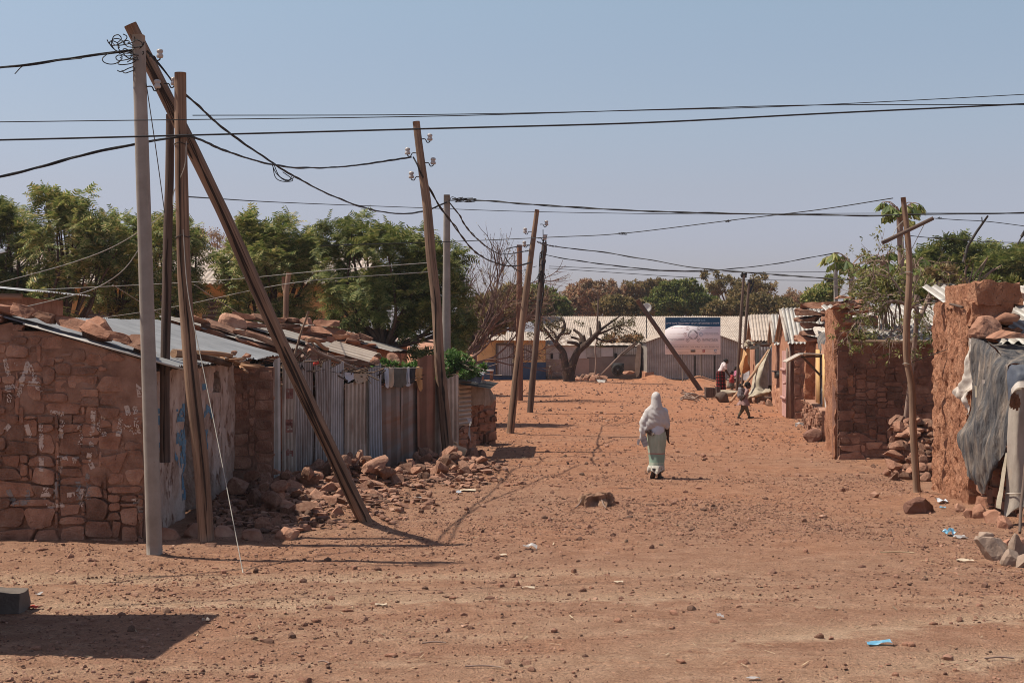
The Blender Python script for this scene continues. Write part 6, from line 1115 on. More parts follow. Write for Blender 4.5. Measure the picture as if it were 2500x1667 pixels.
for k, (x0, x1, y0, y1, z0, z1) in enumerate([(6.98, 7.42, 29.9, 30.4, 2.52, 2.76), (6.93, 7.62, 29.88, 30.5, 2.78, 2.99), (6.9, 7.5, 29.92, 30.6, 3.0, 3.13), (6.86, 7.55, 29.95, 30.6, 3.13, 3.25), (6.95, 7.4, 30.0, 30.6, 3.25, 3.36), (6.84, 7.2, 30.0, 30.6, 3.36, 3.43)]):
    V, F = rockshape(1090+k, 3, 5, ((x1-x0)*.56, (y1-y0)*.6, (z1-z0)*.62), .12, 1); build('stacked_slab', Geo().add(V+np.array([(x0+x1)/2, (y0+y1)/2-.05, z0]), F, None, 0, False), m_stone, h2)
g = Geo(); addtube(g, [[7.0, 29.7, 2.44], [9.5, 29.75, 2.42]], .05, n=7, rough=.2, step=.3); build('beam', g, m_wood, h2)
# ---- shrub hanging over it
r = np.random.default_rng(19); b = np.array([7.95, 29.3, 0]); t_ = thing('climbing_shrub', 'twiggy sparse leaved shrub hanging over the second mud house roof', 'shrub', b); g = Geo(); tips = []
addtube(g, spl([b, b+[.15, -.1, 1.0], P(2238, 775, 29), P(2225, 735, 29)], 16), .05, n=7, rough=.2); addtube(g, spl([P(2240, 790, 29), P(2270, 720, 29.2)], 5), .05, n=7); addtube(g, spl([P(2232, 750, 29), P(2180, 735, 28.9), P(2140, 760, 28.8)], 9), .035, n=6)
for (x, y), d, L in (((2225, 735), (-.5, -.1, .75), .75), ((2225, 735), (-.95, -.1, .4), .7), ((2225, 740), (.8, -.1, .3), .7), ((2230, 750), (.9, -.2, -.1), .6), ((2180, 735), (-.9, -.1, .1), .6), ((2140, 760), (-.95, -.2, -.05), .6), ((2150, 760), (-.7, -.2, -.3), .5), ((2190, 740), (-.2, -.2, -.5), .55), ((2225, 740), (.3, -.3, -.5), .6), ((2232, 750), (.5, -.3, .4), .6), ((2225, 735), (.1, 0, .95), .7), ((2160, 750), (-.5, -.1, .8), .7), ((2200, 735), (-.2, -.1, .9), .7), ((2235, 770), (-.5, -.4, -.2), .7)):
    branching(g, P(x, y, 28.9), nrm(d), L*.9, .016, 3, r, tips, .6, -.045)
build('branches', g, m_twig, t_); c_ = np.array([x[0] for x in tips]); a_ = np.array([x[1] for x in tips]); n = len(c_); i = r.integers(0, n, 360)
build('foliage', Geo().add(*leaves(c_[i]+r.normal(0, .08, (360, 3)), r.normal(size=(360, 3)), .1, 'tuft', r), 0, False), m_leafy, t_)
bl = [(*P(2130, 735, 30.2), .4, .5, .25), (*P(2190, 700, 30.4), .55, .6, .35), (*P(2150, 690, 31), .5, .5, .3), (*P(2060, 735, 31.5), .4, .4, .25), (*P(2250, 700, 31), .45, .5, .3)]; c, ax, _ = crownpts(bl, 460, r, (.3, .6), 14, .1)
t2 = thing('green_shrub', 'dense green shrub growing behind the slab-topped mud house', 'shrub', P(2160, 700, 31)*[1, 1, 0]); build('crown', Geo().add(*leaves(c, ax, .16, 'tuft', r), 0, False), m_leafy, t2); g = Geo()
for k in range(26): e = c[r.integers(len(c))]; addtube(g, spl([np.array([8.2, 31.2, 1.5]), (e+[8.2, 31.2, 1.9])/2+r.normal(0, .15, 3), e], 10), .014, n=4, cap=False)
build('branches', g, m_twig, t2)
# ---- papaya trees
def papaya(label, x, ytop, Y, size, seed, ybase=None, nleaf=11):
    r = np.random.default_rng(seed); q_ = P(x, ytop, Y); base = np.r_[P(x-6, 800, Y)[:2], 0]; t_ = thing('papaya_tree', label, 'tree', base, 'papaya trees at the right'); g = Geo(); addtube(g, spl([base, (base+q_)/2+[.1, 0, 0], q_], 16), .085, n=8); gl = Geo()
    for k in range(nleaf):
        a = k/nleaf*6.283+r.normal(0, .2); el = r.uniform(-.15, .75); d = np.array([math.cos(a)*math.cos(el), math.sin(a)*math.cos(el), math.sin(el)]); L = size*r.uniform(.6, .95); e = q_+d*L-[0, 0, .12*L]; addtube(g, spl([q_, q_+d*L*.6+[0, 0, .05], e], 8), .012, n=4, cap=False)
        h = nrm(d*[1, 1, 0]); s = np.cross([0, 0, 1], h); dn = np.array([0, 0, -1.])
        for j in range(7):
            b_ = (j-3)*.62; v = nrm(h*math.cos(b_)*.55+s*math.sin(b_)*.75+dn*(.6+.15*abs(j-3))); R = size*.52*(1-.09*abs(j-3)); w_ = nrm(np.cross(v, h+dn*.3)+1e-6)*R*.17
            gl.add(np.array([e, e+v*R*.4-w_*.8, e+v*R*.62-w_*1.5, e+v*R, e+v*R*.62+w_*1.5, e+v*R*.4+w_*.8])+r.normal(0, .012, (6, 3)), [[0, 1, 2, 3], [0, 3, 4, 5]], None, 0, False)
    build('trunk', g, m_twig, t_); build('leaves', gl, m_leafd, t_)
papaya('papaya tree with one high drooping crown behind the cross arm', 2196, 516, 37, .66, 1, nleaf=15); papaya('papaya tree, leftmost, beside the short concrete pole', 2078, 648, 40, .82, 2, nleaf=13); papaya('papaya tree with a broad low crown left of the crooked pole', 2156, 640, 38, .7, 3, nleaf=13); papaya('papaya tree half hidden behind the crooked pole', 2235, 650, 41, .6, 4)
# ---- shop front house with stacked slabs, awning and yellow door frame
h3 = thing('slab_topped_house', 'house with slabs piled on its pier and a yellow door frame', 'house', (9.2, 38.5, 0)); fa, fb = np.array([7.85, 34.8]), np.array([8.72, 41.0])
fl_ = lambda t, off=0: np.r_[fa+(fb-fa)*t, 0]+np.array([-.99, .14, 0])*off
build('street_wall', lump(fa, fb, -.3, -.1, 2.35, 2.35, .12, .03, 95), m_orange, h3); st, core = masonry(fb+[-.3, .1], fa+[-.26, 0], -.1, lambda u: .72+.06*math.sin(u*4), 96, (.2, .42), (.1, .2), .07, .014, .35, res=.1); o = build('stone_plinth', core, m_mort, h3); build('masonry', st, m_stone, o)
build('pier', lump(fb+[-.3, -.25], fb+[.75, -.35], .4, -.1, 2.45, 2.45, .07, .05, 97, 3, s2=11), m_mud, h3); r = np.random.default_rng(5)
g = Geo(); 
for lv in range(6):
    for k in range(2): V, F = rockshape(int(900+lv*3+k), 3, 5, (.4, .3, .13), .1, 1); g.add(V+np.r_[fb+[-.08+k*.62+r.normal(0, .07), -.1+r.normal(0, .05)], 2.4+lv*.19], F, None, 0, False)
build('stacked_slabs', g, m_stone, h3)
build('door_post', box(fl_(.3, .03)+[0, 0, .6], fl_(.34, .09)+[0, 0, 2.1]), m_yellow, h3); build('door_post', box(fl_(.62, .03)+[0, 0, .5], fl_(.7, .1)+[0, 0, 2.2]), m_yellow, h3); build('doorway', lump(fl_(.35, .02)[:2], fl_(.6, .02)[:2], -.02, .7, 2.0, 2.0, .3, .005, 3), m_dark, h3); build('white_panel', lump(fl_(.2, .05)[:2], fl_(.4, .05)[:2], -.03, .75, 1.35, 1.35, .2, .01, 4), m_white, h3); build('blue_panel', lump(fl_(.42, .05)[:2], fl_(.46, .05)[:2], -.03, .7, 2.1, 2.1, .2, .01, 4), m_bluec, h3)
build('tarp_cover', cloth([[P(1998, 808, 40), P(2040, 815, 38)], [P(1996, 828, 39.3), P(2045, 834, 36.5)], [P(1999, 850, 38.8), P(2045, 862, 36.2)], [P(2008, 866, 38.6), P(2045, 866, 36.2)]], 20, 20, .06, 3, 7), m_tarp, h3)
build('roof', roofgeo([9.1, 42, 3.1], [1, -.1, 0], nrm([-.5, -5, -.75]), 3.4, 5.4, .13, .018, .9, 98), m_tinw, h3)
build('plastic_cover', cloth([[P(1985, 800, 40.6), P(2040, 802, 40)], [P(1990, 818, 40.2), P(2042, 826, 39)]], 20, 8, .12, 3, 5), m_sheet, h3)
aw = thing('tin_awning', 'small corrugated awning on a diagonal strut jutting into the lane', 'awning', P(1970, 880, 38)); a_ = P(2012, 868, 38); V, F, U = corr(P(2014, 866, 37.2), nrm([.1, 1, 0]), nrm([-.86, 0, .02]), 1.4, .58, .13, .02, 5); build('sheet', Geo().add(V, F, U), m_tinw, aw); V, F, U = corr(P(1957, 866, 37.2), nrm([.1, 1, 0]), nrm([-.8, 0, -.42]), 1.4, .42, .13, .02, 5); build('bent_sheet', Geo().add(V, F, U), m_tinp, aw)
g = Geo(); addtube(g, [P(1960, 872, 37.4), P(2016, 930, 37.4)], .03, n=6); addtube(g, [P(1955, 871, 37.4), P(2016, 870, 37.4)], .03, n=6); build('strut', g, m_woodd, aw)
# ---- three gable huts
def hut3(label, xc, Yc, y_ridge, y_eave, Ylen, seed, roofm, wallm, wid=3.0, rr=True, frontm=None, dxf=.13):
    c0 = P(xc, 0, Yc)[0]; ze = 2.55-(y_eave-822)/FL*Yc; zr = 2.55-(y_ridge-822)/FL*(Yc+Ylen/2); t_ = thing('gable_hut', label, 'hut', (c0+wid/2, Yc+Ylen/2, 0), 'gable huts along the right side of the lane'); dx = Ylen*dxf
    g = Geo(); n = 26; V = []
    for off in (0, .28):
        for j in range(9):
            for i in range(n):
                t = i/(n-1); zt = ze+(zr-ze)*(1-abs(2*t-1)); V.append([c0+dx*t+off, Yc+Ylen*t, -.1+(zt+.1-.04)*j/8])
    V = np.array(V); V += np.stack([fbm(V+9*k, 3, seed+k) for k in range(3)], 1)*[.03, .02, .0]; F = qgrid(9, n); g.add(V, np.r_[F, F+9*n], np.stack([V[:, 1], V[:, 2]], 1)); build('gable_wall', g, wallm, t_)
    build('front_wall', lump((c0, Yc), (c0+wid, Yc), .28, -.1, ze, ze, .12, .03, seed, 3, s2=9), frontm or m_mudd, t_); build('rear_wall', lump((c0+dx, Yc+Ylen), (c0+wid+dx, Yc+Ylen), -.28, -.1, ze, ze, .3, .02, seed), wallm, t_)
    h_ = np.hypot(Ylen/2, zr-ze); r1 = roofgeo([c0+dx/2-.12, Yc+Ylen/2, zr+.03], [1, 0, 0], nrm([-dx/2, -Ylen/2, ze-zr]), wid+.3, h_+.3, .13, .022, .9, seed); build('roof', r1, roofm, t_); build('roof', roofgeo([c0+dx/2+wid+.2, Yc+Ylen/2, zr+.02], [-1, 0, 0], nrm([dx/2, Ylen/2, ze-zr]), wid+.3, h_+.2, .13, .022, .9, seed+1), roofm, t_)
    g = Geo(); a = np.array([c0+dx/2-.14, Yc+Ylen/2, zr-.02]); g.add(*plank([c0-.14, Yc-.15, ze-.05], a, .03, .12, (1, 0, 0))).add(*plank(a, [c0+dx-.14, Yc+Ylen+.1, ze-.05], .03, .05, (1, 0, 0))); build('barge_board', g, m_tint, t_); return t_, c0, dx, ze
t3, c0, dx, ze = hut3('gable hut with a pink door, nearest of the three', 1931, 44.3, 754, 829, 3.4, 201, m_tinw, m_orange, 2.6, dxf=.085)
st, core = masonry((c0+.08, 44.26), (c0+1.5, 44.26), -.1, lambda u: ze-.1, 207, (.3, .6), (.22, .34), .05, .02, .1, res=.12); o = build('block_front', core, m_mort, t3); build('masonry', st, m_house, o)
d0 = np.array([c0+dx*.1, 44.3+3.4*.1]); d1 = np.array([c0+dx*.6, 44.3+3.4*.6]); pd = build('door', lump(d0+[-.07, 0], d1+[-.07, 0], -.05, 0, 2.1, 2.1, .3, .006, 5), m_pinkd, t3); g = Geo()
for z in (.6, 1.5): g.add(*plank(np.r_[d0+[-.12, .1], z], np.r_[d1+[-.12, -.1], z], .1, .04, (1, 0, 0)))
g.add(*box(np.r_[d0+[-.14, .15], 1.05], np.r_[d0+[-.08, .4], 1.13])); build('batten', g, m_pinkd, pd); build('door_post', plank(np.r_[d0+[-.1, -.08], 0], np.r_[d0+[-.1, -.08], 2.2], .07, .06, (1, 0, 0)), m_twig, t3); build('corner_post', plank(np.r_[c0-.03, 44.3, 0], np.r_[c0-.03, 44.3, ze], .1, .06, (1, 0, 0)), m_twig, t3)
hut3('gable hut with a bright white tin roof, middle of the three', 1897, 52, 769, 833, 3.2, 211, m_tinw, m_orange, 3.0, dxf=.125); t1, c1, dx1, ze1 = hut3('gable hut with a weathered pale roof, farthest of the three', 1845, 59.5, 769, 828, 6.5, 221, m_tinp, m_orange, 3.4)
bx = thing('wall_box', 'small dark tin box fixed beside the pink door', 'box', P(1900, 915, 51)); build('body', box(P(1893, 923, 51)+[0, -.2, 0], P(1907, 908, 51)+[0, .2, 0]), m_iron, bx); build('lid', lump(P(1890, 0, 50.8)[:2], P(1909, 0, 50.8)[:2], .5, P(0, 908, 51)[2], P(0, 905, 51)[2], P(0, 906, 51)[2], .2, .01, 2), m_darkc, bx)
st_ = thing('mud_steps', 'crumbling orange mud step below the gable huts', 'step', P(1895, 975, 51)*[1, 1, 0]); build('body', lump(P(1886, 0, 54.5)[:2], P(1906, 0, 49.0)[:2], .5, -.1, .9, .35, .1, .08, 6, 3, s2=8), m_orange, st_)
# ---- ragged tent and yellow cloth by the far hut
tn = thing('canvas_tent', 'ragged khaki canvas lean-to stretched from a pole beside the far hut', 'tent', P(1855, 965, 58)*[1, 1, 0]); W_ = lambda x, y, Y: P(1740+x/5.6, 840+y/5.6, Y)
build('canvas', cloth([[W_(800, 20, 57.5), W_(765, 110, 57), W_(770, 300, 57.2)], [W_(690, 180, 57.3), W_(700, 300, 56.6), W_(765, 450, 57)], [W_(590, 330, 57), W_(650, 450, 56.3), W_(760, 560, 56.8)], [W_(540, 500, 56.6), W_(620, 580, 56), W_(740, 620, 56.4)], [W_(490, 660, 56), W_(600, 640, 55.6), W_(720, 640, 56)], [W_(480, 720, 55.5), W_(580, 690, 55.2), W_(700, 660, 55.6)]], 40, 40, .12, 2.5, 21), m_canvas, tn)
g = Geo(); addtube(g, [W_(240, 790, 54.5), W_(560, 400, 56.5), W_(815, 10, 58)], .055, n=8, rough=.1, step=.3); build('pole', g, m_woodl, tn)
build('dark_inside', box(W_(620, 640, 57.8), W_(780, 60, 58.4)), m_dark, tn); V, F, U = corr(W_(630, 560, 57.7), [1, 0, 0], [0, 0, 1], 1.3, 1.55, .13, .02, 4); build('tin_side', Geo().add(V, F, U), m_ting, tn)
build('bundle', cloth([[W_(500, 690, 55), W_(660, 640, 55), W_(780, 590, 55.5)], [W_(480, 720, 54.6), W_(660, 680, 54.6), W_(800, 640, 55)], [W_(500, 740, 54.6), W_(660, 720, 54.8), W_(800, 670, 55.2)]], 24, 12, .15, 2.5, 5), m_canvas, tn)
single('hanging_cloth', cloth([[W_(430, 70, 62), W_(475, 150, 61.5), W_(480, 160, 62.5)], [W_(390, 220, 62), W_(440, 170, 61.3), W_(490, 260, 62)], [W_(355, 310, 62), W_(420, 300, 61.3), W_(510, 350, 62)], [W_(395, 430, 62), W_(400, 400, 61.5), W_(430, 400, 62)]], 20, 24, .08, 3, 8), m_orangec, 'faded orange cloth hanging from a thin dark pole', 'cloth')
single('hanging_cloth', cloth([[W_(440, 160, 63), W_(480, 200, 63)], [W_(430, 330, 62.8), W_(500, 340, 62.8)], [W_(415, 490, 62.6), W_(500, 495, 62.6)]], 12, 18, .06, 3, 9), m_bluec, 'white cloth hanging beside the faded orange cloth', 'cloth')
g = Geo(); r = np.random.default_rng(12)
for k in range(14): V, F = rockshape(950+k, 2, 9, (.2, .18, .11), .2, 1); g.add(V+P(1842+r.uniform(-18, 24), 812, 60)+[0, 0, -.1+r.uniform(-.15, .12)]-[0, .5, .5], F, None, 0, False)
single('rag_bundles', g, m_canvas, 'pile of pale bundles on the low roof between the far huts', 'bundles')
r = np.random.default_rng(51); GP_ = 'stones and junk pieces along the foot of the huts'
for k in range(46): x = r.uniform(1820, 1915); y = 972+(x-1820)*.12+r.normal(0, 8); p_ = GG(x, y); rub(p_, r.uniform(.08, .26), r, 'brown stone lying along the foot of the gable huts', GP_, 'kerb_stone', .5)
g = Geo()
for k in range(5): q_ = W_(610+r.uniform(-10, 10), 745+k*20, 54.6); addtube(g, [q_, q_+[1.9+r.uniform(-.4, .3), .3, r.uniform(-.1, .1)]], .09, n=7, rough=.2, step=.3)
single('log_pile', g, m_bark, 'stack of logs under the ragged canvas lean-to', 'logs')
single('white_sack', Geo().add(rockshape(77, 3, 2, (.5, .26, .2), .1)[0]+GG(1778, 966), ICO[3][1]), m_canvas, 'stuffed pale sack lying near the bending woman', 'sack'); stone('stone', 'dark stone in front of the stuffed pale sack', GG(1766, 981), .32, 78, m_woodd, flat=(1, .8, .7)); 
for x0, x1, y, lb in ((1723, 1748, 970, 'dark block on the ground, left of two by the bending woman'), (1750, 1760, 968, 'dark block on the ground, right of two by the bending woman')): a = GG((x0+x1)/2, y); w_ = (x1-x0)/FL*a[1]; single('block', lump((a[0]-w_/2, a[1]), (a[0]+w_/2, a[1]), .5, 0, .42, .4, .08, .04, int(x0), 4), m_woodd, lb, 'block')
# dry wood heap
r = np.random.default_rng(8); GW = 'sticks of the firewood heap in the lane'
for k in range(16):
    p_ = GG(r.uniform(1672, 1712), r.uniform(970, 982)); d = nrm(r.normal(size=3)*[1, .6, .22])*r.uniform(.22, .45); d[2] = abs(d[2]); g = Geo(); z = r.uniform(.03, .3); addtube(g, spl([p_-d*[1, 1, 0]+[0, 0, .05], p_+[0, 0, z], p_+d+[0, 0, z*.4]], 8), r.uniform(.025, .042), n=6, rough=.2, seed=k); single('firewood', g, m_twig, 'short pale stick in the firewood heap before the leaning square pole', 'firewood', GW)
# low stone in front of the plinth
stone('boulder', 'dark undercut boulder at the foot of the slab-topped house', GG(1990, 1076)-[0, 0, .05], .29, 66, m_mudd, flat=(1, .6, .62)); stone('boulder', 'rounded stone at the base of the second mud house', GG(2155, 1112), .2, 67, m_stone, flat=(1, .8, .75))
m_grey2 = mat('weathered_grey', [(.11, .09, .075), (.17, .14, .12)], 5, bs=30, bstr=.6)
# ================================================================ lower left: kiosk outside the frame that throws the shade
kk = thing('stone_kiosk', 'stone kiosk with a tin roof just past the lower left edge', 'kiosk', (-6, 12.5, 0)); st, core = masonry((-4.86, 11.75), (-4.86, 13.25), -.05, lambda u: 3.2, 501, (.25, .5), (.15, .28), .03, .012, .3, res=.15); o = build('street_wall', core, m_mort, kk); build('masonry', st, m_house, o)
build('front_wall', lump((-7.2, 11.78), (-4.92, 11.78), .3, -.05, 3.2, 3.2, .3, .02, 5), m_mort, kk); build('rear_wall', lump((-7.2, 13.22), (-4.92, 13.22), -.3, -.05, 3.2, 3.2, .3, .02, 6), m_mort, kk); build('roof', roofgeo([-7.3, 11.62, 3.06], [1, 0, 0], nrm([0, 1.75, .3]), 2.52, 1.8, .1, .015, .9, 7), m_tin, kk)
single('concrete_block', lump(G(-30, 1492)[:2]+[0, .0], G(46, 1492)[:2], .3, -.05, P(40, 1446, 13.2)[2], P(46, 1450, 13.2)[2], .04, .02, 9, 8), m_grey2, 'weathered grey block at the lower left edge', 'block')
# ================================================================ people and animals: one continuous skin each, grown from tapered limbs
def capsule(p, q, r0, r1, n=14):
    p = np.asarray(p, float); q = np.asarray(q, float); d = nrm(q-p); L = np.linalg.norm(q-p); pts = [p-d*r0*.98, p-d*r0*.8, p-d*r0*.4, p, q, q+d*r1*.4, q+d*r1*.8, q+d*r1*.98]; rr = [r0*.2, r0*.6, r0*.92, r0, r1, r1*.92, r1*.6, r1*.2]
    V, F, U, t = tube(np.array(pts), np.array(rr), n=n, cap=True); return V, [list(f) for f in F]+[list(f) for f in t]
def ell(c, r_, R=None):
    V, F = ICO[3]; V = V*np.asarray(r_); V = V if R is None else V@np.asarray(R).T; return V+np.asarray(c), [list(f) for f in F]
def blob(prims, vox=.012, sm=4):
    V = []; F = []; n = 0
    for v, f in prims: F += [[i+n for i in x] for x in f]; V += [tuple(x) for x in v]; n += len(v)
    me = bpy.data.meshes.new('skin'); me.from_pydata(V, [], F); o = bpy.data.objects.new('skin', me); C.objects.link(o)
    bm = bmesh.new(); bm.from_mesh(me); bmesh.ops.recalc_face_normals(bm, faces=bm.faces); bm.to_mesh(me); bm.free()
    m1 = o.modifiers.new('r', 'REMESH'); m1.mode = 'VOXEL'; m1.voxel_size = vox; m2 = o.modifiers.new('s', 'SMOOTH'); m2.iterations = sm; m2.factor = .5
    e = bpy.data.meshes.new_from_object(o.evaluated_get(bpy.context.evaluated_depsgraph_get())); bpy.data.objects.remove(o)
    Vv = np.zeros(len(e.vertices)*3, np.float32); e.vertices.foreach_get('co', Vv); Vv = Vv.reshape(-1, 3).astype(float); e.update()
    nn = np.zeros(len(e.vertices)*3, np.float32); e.vertices.foreach_get('normal', nn); nn = nn.reshape(-1, 3); fs = [list(p.vertices) for p in e.polygons]; bpy.data.meshes.remove(e); return Vv, fs, nn
def blobobj(name, prims, m, root, vox=.012, sm=4, fold=None, org=None):
    V, fs, nn = blob(prims, vox, sm)
    if fold: V = V+nn*(fold(V))[:, None]
    o_ = np.array(root.location) if org is None else np.asarray(org); return build(name, polys(Geo(), V+o_, fs), m, root)
def limb(j, r_): return [capsule(a, b, x, y) for a, b, x, y in zip(j, j[1:], r_, r_[1:])]
def hand(w, d, side, s=1.0, curl=.5):
    """palm, four bent fingers of unequal length and a thumb from the side of the palm; w wrist, d pointing direction, side = thumb direction"""
    w = np.asarray(w, float); d = nrm(d); t_ = nrm(np.asarray(side, float)-d*np.dot(side, d)); n_ = np.cross(d, t_); p = [capsule(w, w+d*.045*s+t_*.012*s, .022*s, .024*s), capsule(w+d*.05*s-t_*.02*s, w+d*.075*s-t_*.024*s, .017*s, .014*s), capsule(w+d*.05*s+t_*.02*s, w+d*.08*s+t_*.02*s, .018*s, .014*s)]
    for k, L in enumerate((.062, .074, .07, .055)):
        o = w+d*.085*s+t_*(.027-.018*k)*s; m_ = o+nrm(d+n_*curl*.5)*L*.5*s; p += [capsule(o-d*.02*s, m_, .0098*s, .009*s), capsule(m_, m_+nrm(d+n_*curl*1.6)*L*.5*s, .009*s, .0078*s)]
    o = w+d*.03*s+t_*.024*s; m_ = o+nrm(d*.6+t_*.8)*.034*s; return p+[capsule(o, m_, .013*s, .0105*s), capsule(m_, m_+nrm(d*.9+t_*.3+n_*.3)*.03*s, .0105*s, .009*s)]
def head(c, f, s=1.0, up=(0, 0, 1)):
    """skull, jaw, nose, brow, lips and ears; f = facing"""
    c = np.asarray(c, float); f = nrm(f); u = nrm(np.asarray(up, float)-f*np.dot(up, f)); l = np.cross(u, f); R = np.stack([l, f, u], 1)
    return [ell(c, (.074*s, .094*s, .1*s), R), ell(c+f*.03*s-u*.05*s, (.054*s, .06*s, .062*s), R), capsule(c+f*.092*s+u*.01*s, c+f*.108*s-u*.025*s, .01*s, .016*s), capsule(c+f*.082*s-l*.035*s+u*.022*s, c+f*.082*s+l*.035*s+u*.022*s, .014*s, .014*s), capsule(c+f*.086*s-l*.018*s-u*.055*s, c+f*.086*s+l*.018*s-u*.055*s, .012*s, .012*s),
            capsule(c+l*.075*s+u*.015*s, c+l*.078*s-u*.03*s, .014*s, .01*s), capsule(c-l*.075*s+u*.015*s, c-l*.078*s-u*.03*s, .014*s, .01*s)]
def eyes(root, c, f, s=1.0):
    c = np.asarray(c, float); f = nrm(f); l = np.cross([0, 0, 1], f); g = Geo()
    for k in (-1, 1): V, F = ICO[2]; g.add(V*.012*s+c+f*.082*s+l*.032*k*s+np.array(root.location), F)
    build('eyes', g, m_porc, root)
def foot(a, d, s=1.0, pitch=0):
    d = nrm(d); h = a+np.array([0, 0, -.05])*s-d*.04*s; t_ = h+d*.2*s+np.array([0, 0, -.015+pitch])*s; return [capsule(a, h, .038*s, .034*s), capsule(h, t_, .034*s, .024*s), capsule(h, t_-np.array([0, 0, .0])+np.cross([0, 0, 1], d)*.015*s, .03*s, .022*s)]
def skirt(name, root, rings, m, folds=9, amp=.05, seed=0, n=72, nz=26, hem=0, th=.0):
    """rings: z, cx, cy, rx, ry; hangs in folds"""
    R = np.array(rings, float); zt = np.linspace(0, 1, nz); t0 = np.linspace(0, 1, len(R)); Q = np.stack([np.interp(zt, t0, R[:, k]) for k in range(5)], 1); a = np.arange(n)/n*2*np.pi; V = []
    for i, (z, cx, cy, rx, ry) in enumerate(Q):
        w_ = 1+amp*(.25+.75*i/nz)*(np.sin(folds*a+1.7*math.sin(i*.12+seed)+seed)+.6*np.sin((folds*.5+1.3)*a*2//1*0+(folds//2)*a+seed*2+i*.06)); V.append(np.stack([cx+rx*np.cos(a)*w_, cy+ry*np.sin(a)*w_, z+(hem*np.sin(3*a+seed) if i == nz-1 else 0)+a*0], 1))
    V = np.concatenate(V); V += np.stack([fbm(V+k*7, 9, seed+k) for k in range(3)], 1)*.008; return build(name, (V+np.array(root.location), qgrid(nz, n, True)[:, ::-1], np.stack([np.tile(a, nz), np.repeat(zt, n)], 1)), m, root)
def stripemat(name, base, alt, scale=30, axis=0, band=None):
    m, t = nt(name); c = coords(t, 'UV', (1, 1, 1)); s_ = N(t, 'ShaderNodeSeparateXYZ'); t.links.new(c, s_.inputs[0]); w_ = N(t, 'ShaderNodeMath', operation='MULTIPLY'); w_.inputs[1].default_value = scale; t.links.new(s_.outputs[axis], w_.inputs[0]); s2 = N(t, 'ShaderNodeMath', operation='SINE'); t.links.new(w_.outputs[0], s2.inputs[0])
    col = mix(t, ramp(t, s2.outputs[0], [(.35, (0, 0, 0)), (.7, (1, 1, 1))]), base, alt); col = mix(t, 1.0, col, ramp(t, noise(t, coords(t, 'Object', (1, 1, .3)), 9, 3), [(.3, (.8, .8, .8)), (.7, (1.15, 1.15, 1.15))]), 'MULTIPLY')
    for b0, b1, bc in band or []:
        col = mix(t, ramp(t, s_.outputs[1], [(b0-.003, (0, 0, 0)), (b0, (1, 1, 1)), (b1, (1, 1, 1)), (b1+.003, (0, 0, 0))], 'LINEAR'), col, bc)
    out(t, col, .95); return m
# ---- woman walking away in a white shawl
g0 = GG(1603, 1168); wm = thing('person', 'woman seen from behind in a white shawl and pale green skirt, walking up the lane', 'person', g0+[0, 0, .005]); v = np.array
bd = head((-.012, .01, 1.435), (.0, 1, -.12))+limb([(-.012, 0, 1.36), (0, 0, 1.26)], [.05, .058])+limb([(0, 0, 1.24), (0, 0, 1.05), (0, .0, .86)], [.11, .105, .125])
bd += limb([(.15, 0, 1.2), (.195, -.02, .96), (.205, .02, .76)], [.05, .04, .028])+hand((.206, .022, .755), (.02, .06, -1), (-.3, 1, 0), .95, .55)
bd += limb([(-.15, 0, 1.2), (-.27, -.03, 1.0), (-.19, -.13, .84)], [.05, .04, .028])+hand((-.188, -.132, .838), (.8, -.1, -.35), (0, .3, 1), .95, .7)
bd += limb([(-.07, 0, .84), (-.07, .07, .46), (-.062, -.1, .15)], [.085, .058, .034])+limb([(.08, 0, .84), (.075, .05, .45), (.055, .02, .09)], [.085, .058, .034])
bd += [capsule((-.062, -.1, .15), (-.064, -.165, .155), .034, .03), capsule((-.064, -.16, .15), (-.085, -.07, .035), .033, .03), capsule((-.085, -.07, .035), (-.085, -.02, .03), .026, .02)]+foot(v([.055, .02, .09]), v([.25, 1, 0]), .95)
blobobj('body', bd, m_skin, wm, .0085, 2); eyes(wm, (-.012, .01, 1.44), (0, 1, -.12))
m_sk = stripemat('green_striped_cotton', (.33, .39, .3), (.42, .45, .36), 42, 0, [(.56, .585, (.35, .18, .15)), (.59, .78, (.24, .34, .27))])
skirt('skirt', wm, [(.83, -.005, 0, .165, .135), (.7, 0, 0, .172, .15), (.5, .0, 0, .155, .145), (.3, .0, -.01, .138, .14), (.2, -.005, -.02, .135, .15)], m_sk, 8, .035, 1)
m_hm = mat('patterned_hem', [(.03, .03, .03), (.5, .46, .38), (.6, .57, .5), (.1, .16, .13)], 22, bstr=0); skirt('skirt_hem', wm, [(.235, -.01, -.02, .145, .155), (.19, -.02, -.03, .15, .165), (.125, -.02, -.04, .145, .17)], m_hm, 9, .09, 3, hem=.035)
fold = lambda V: .005*fbm(V*[1.5, 1.5, .5], 9, 2)
blobobj('blouse', limb([(0, 0, 1.2), (0, 0, 1.0), (-.002, 0, .85)], [.13, .14, .155])+limb([(.14, 0, 1.2), (.19, -.018, .97)], [.065, .055]), mat('pale_blue_cotton', [(.5, .54, .62), (.6, .63, .68)], 5, bstr=.2), wm, .011, 3, fold)
m_sh = mat('white_gauze_shawl', [(.5, .46, .44), (.6, .57, .55)], 6, 'Object', (1, 1, .5), bs=40, bstr=.25, trans=.12)
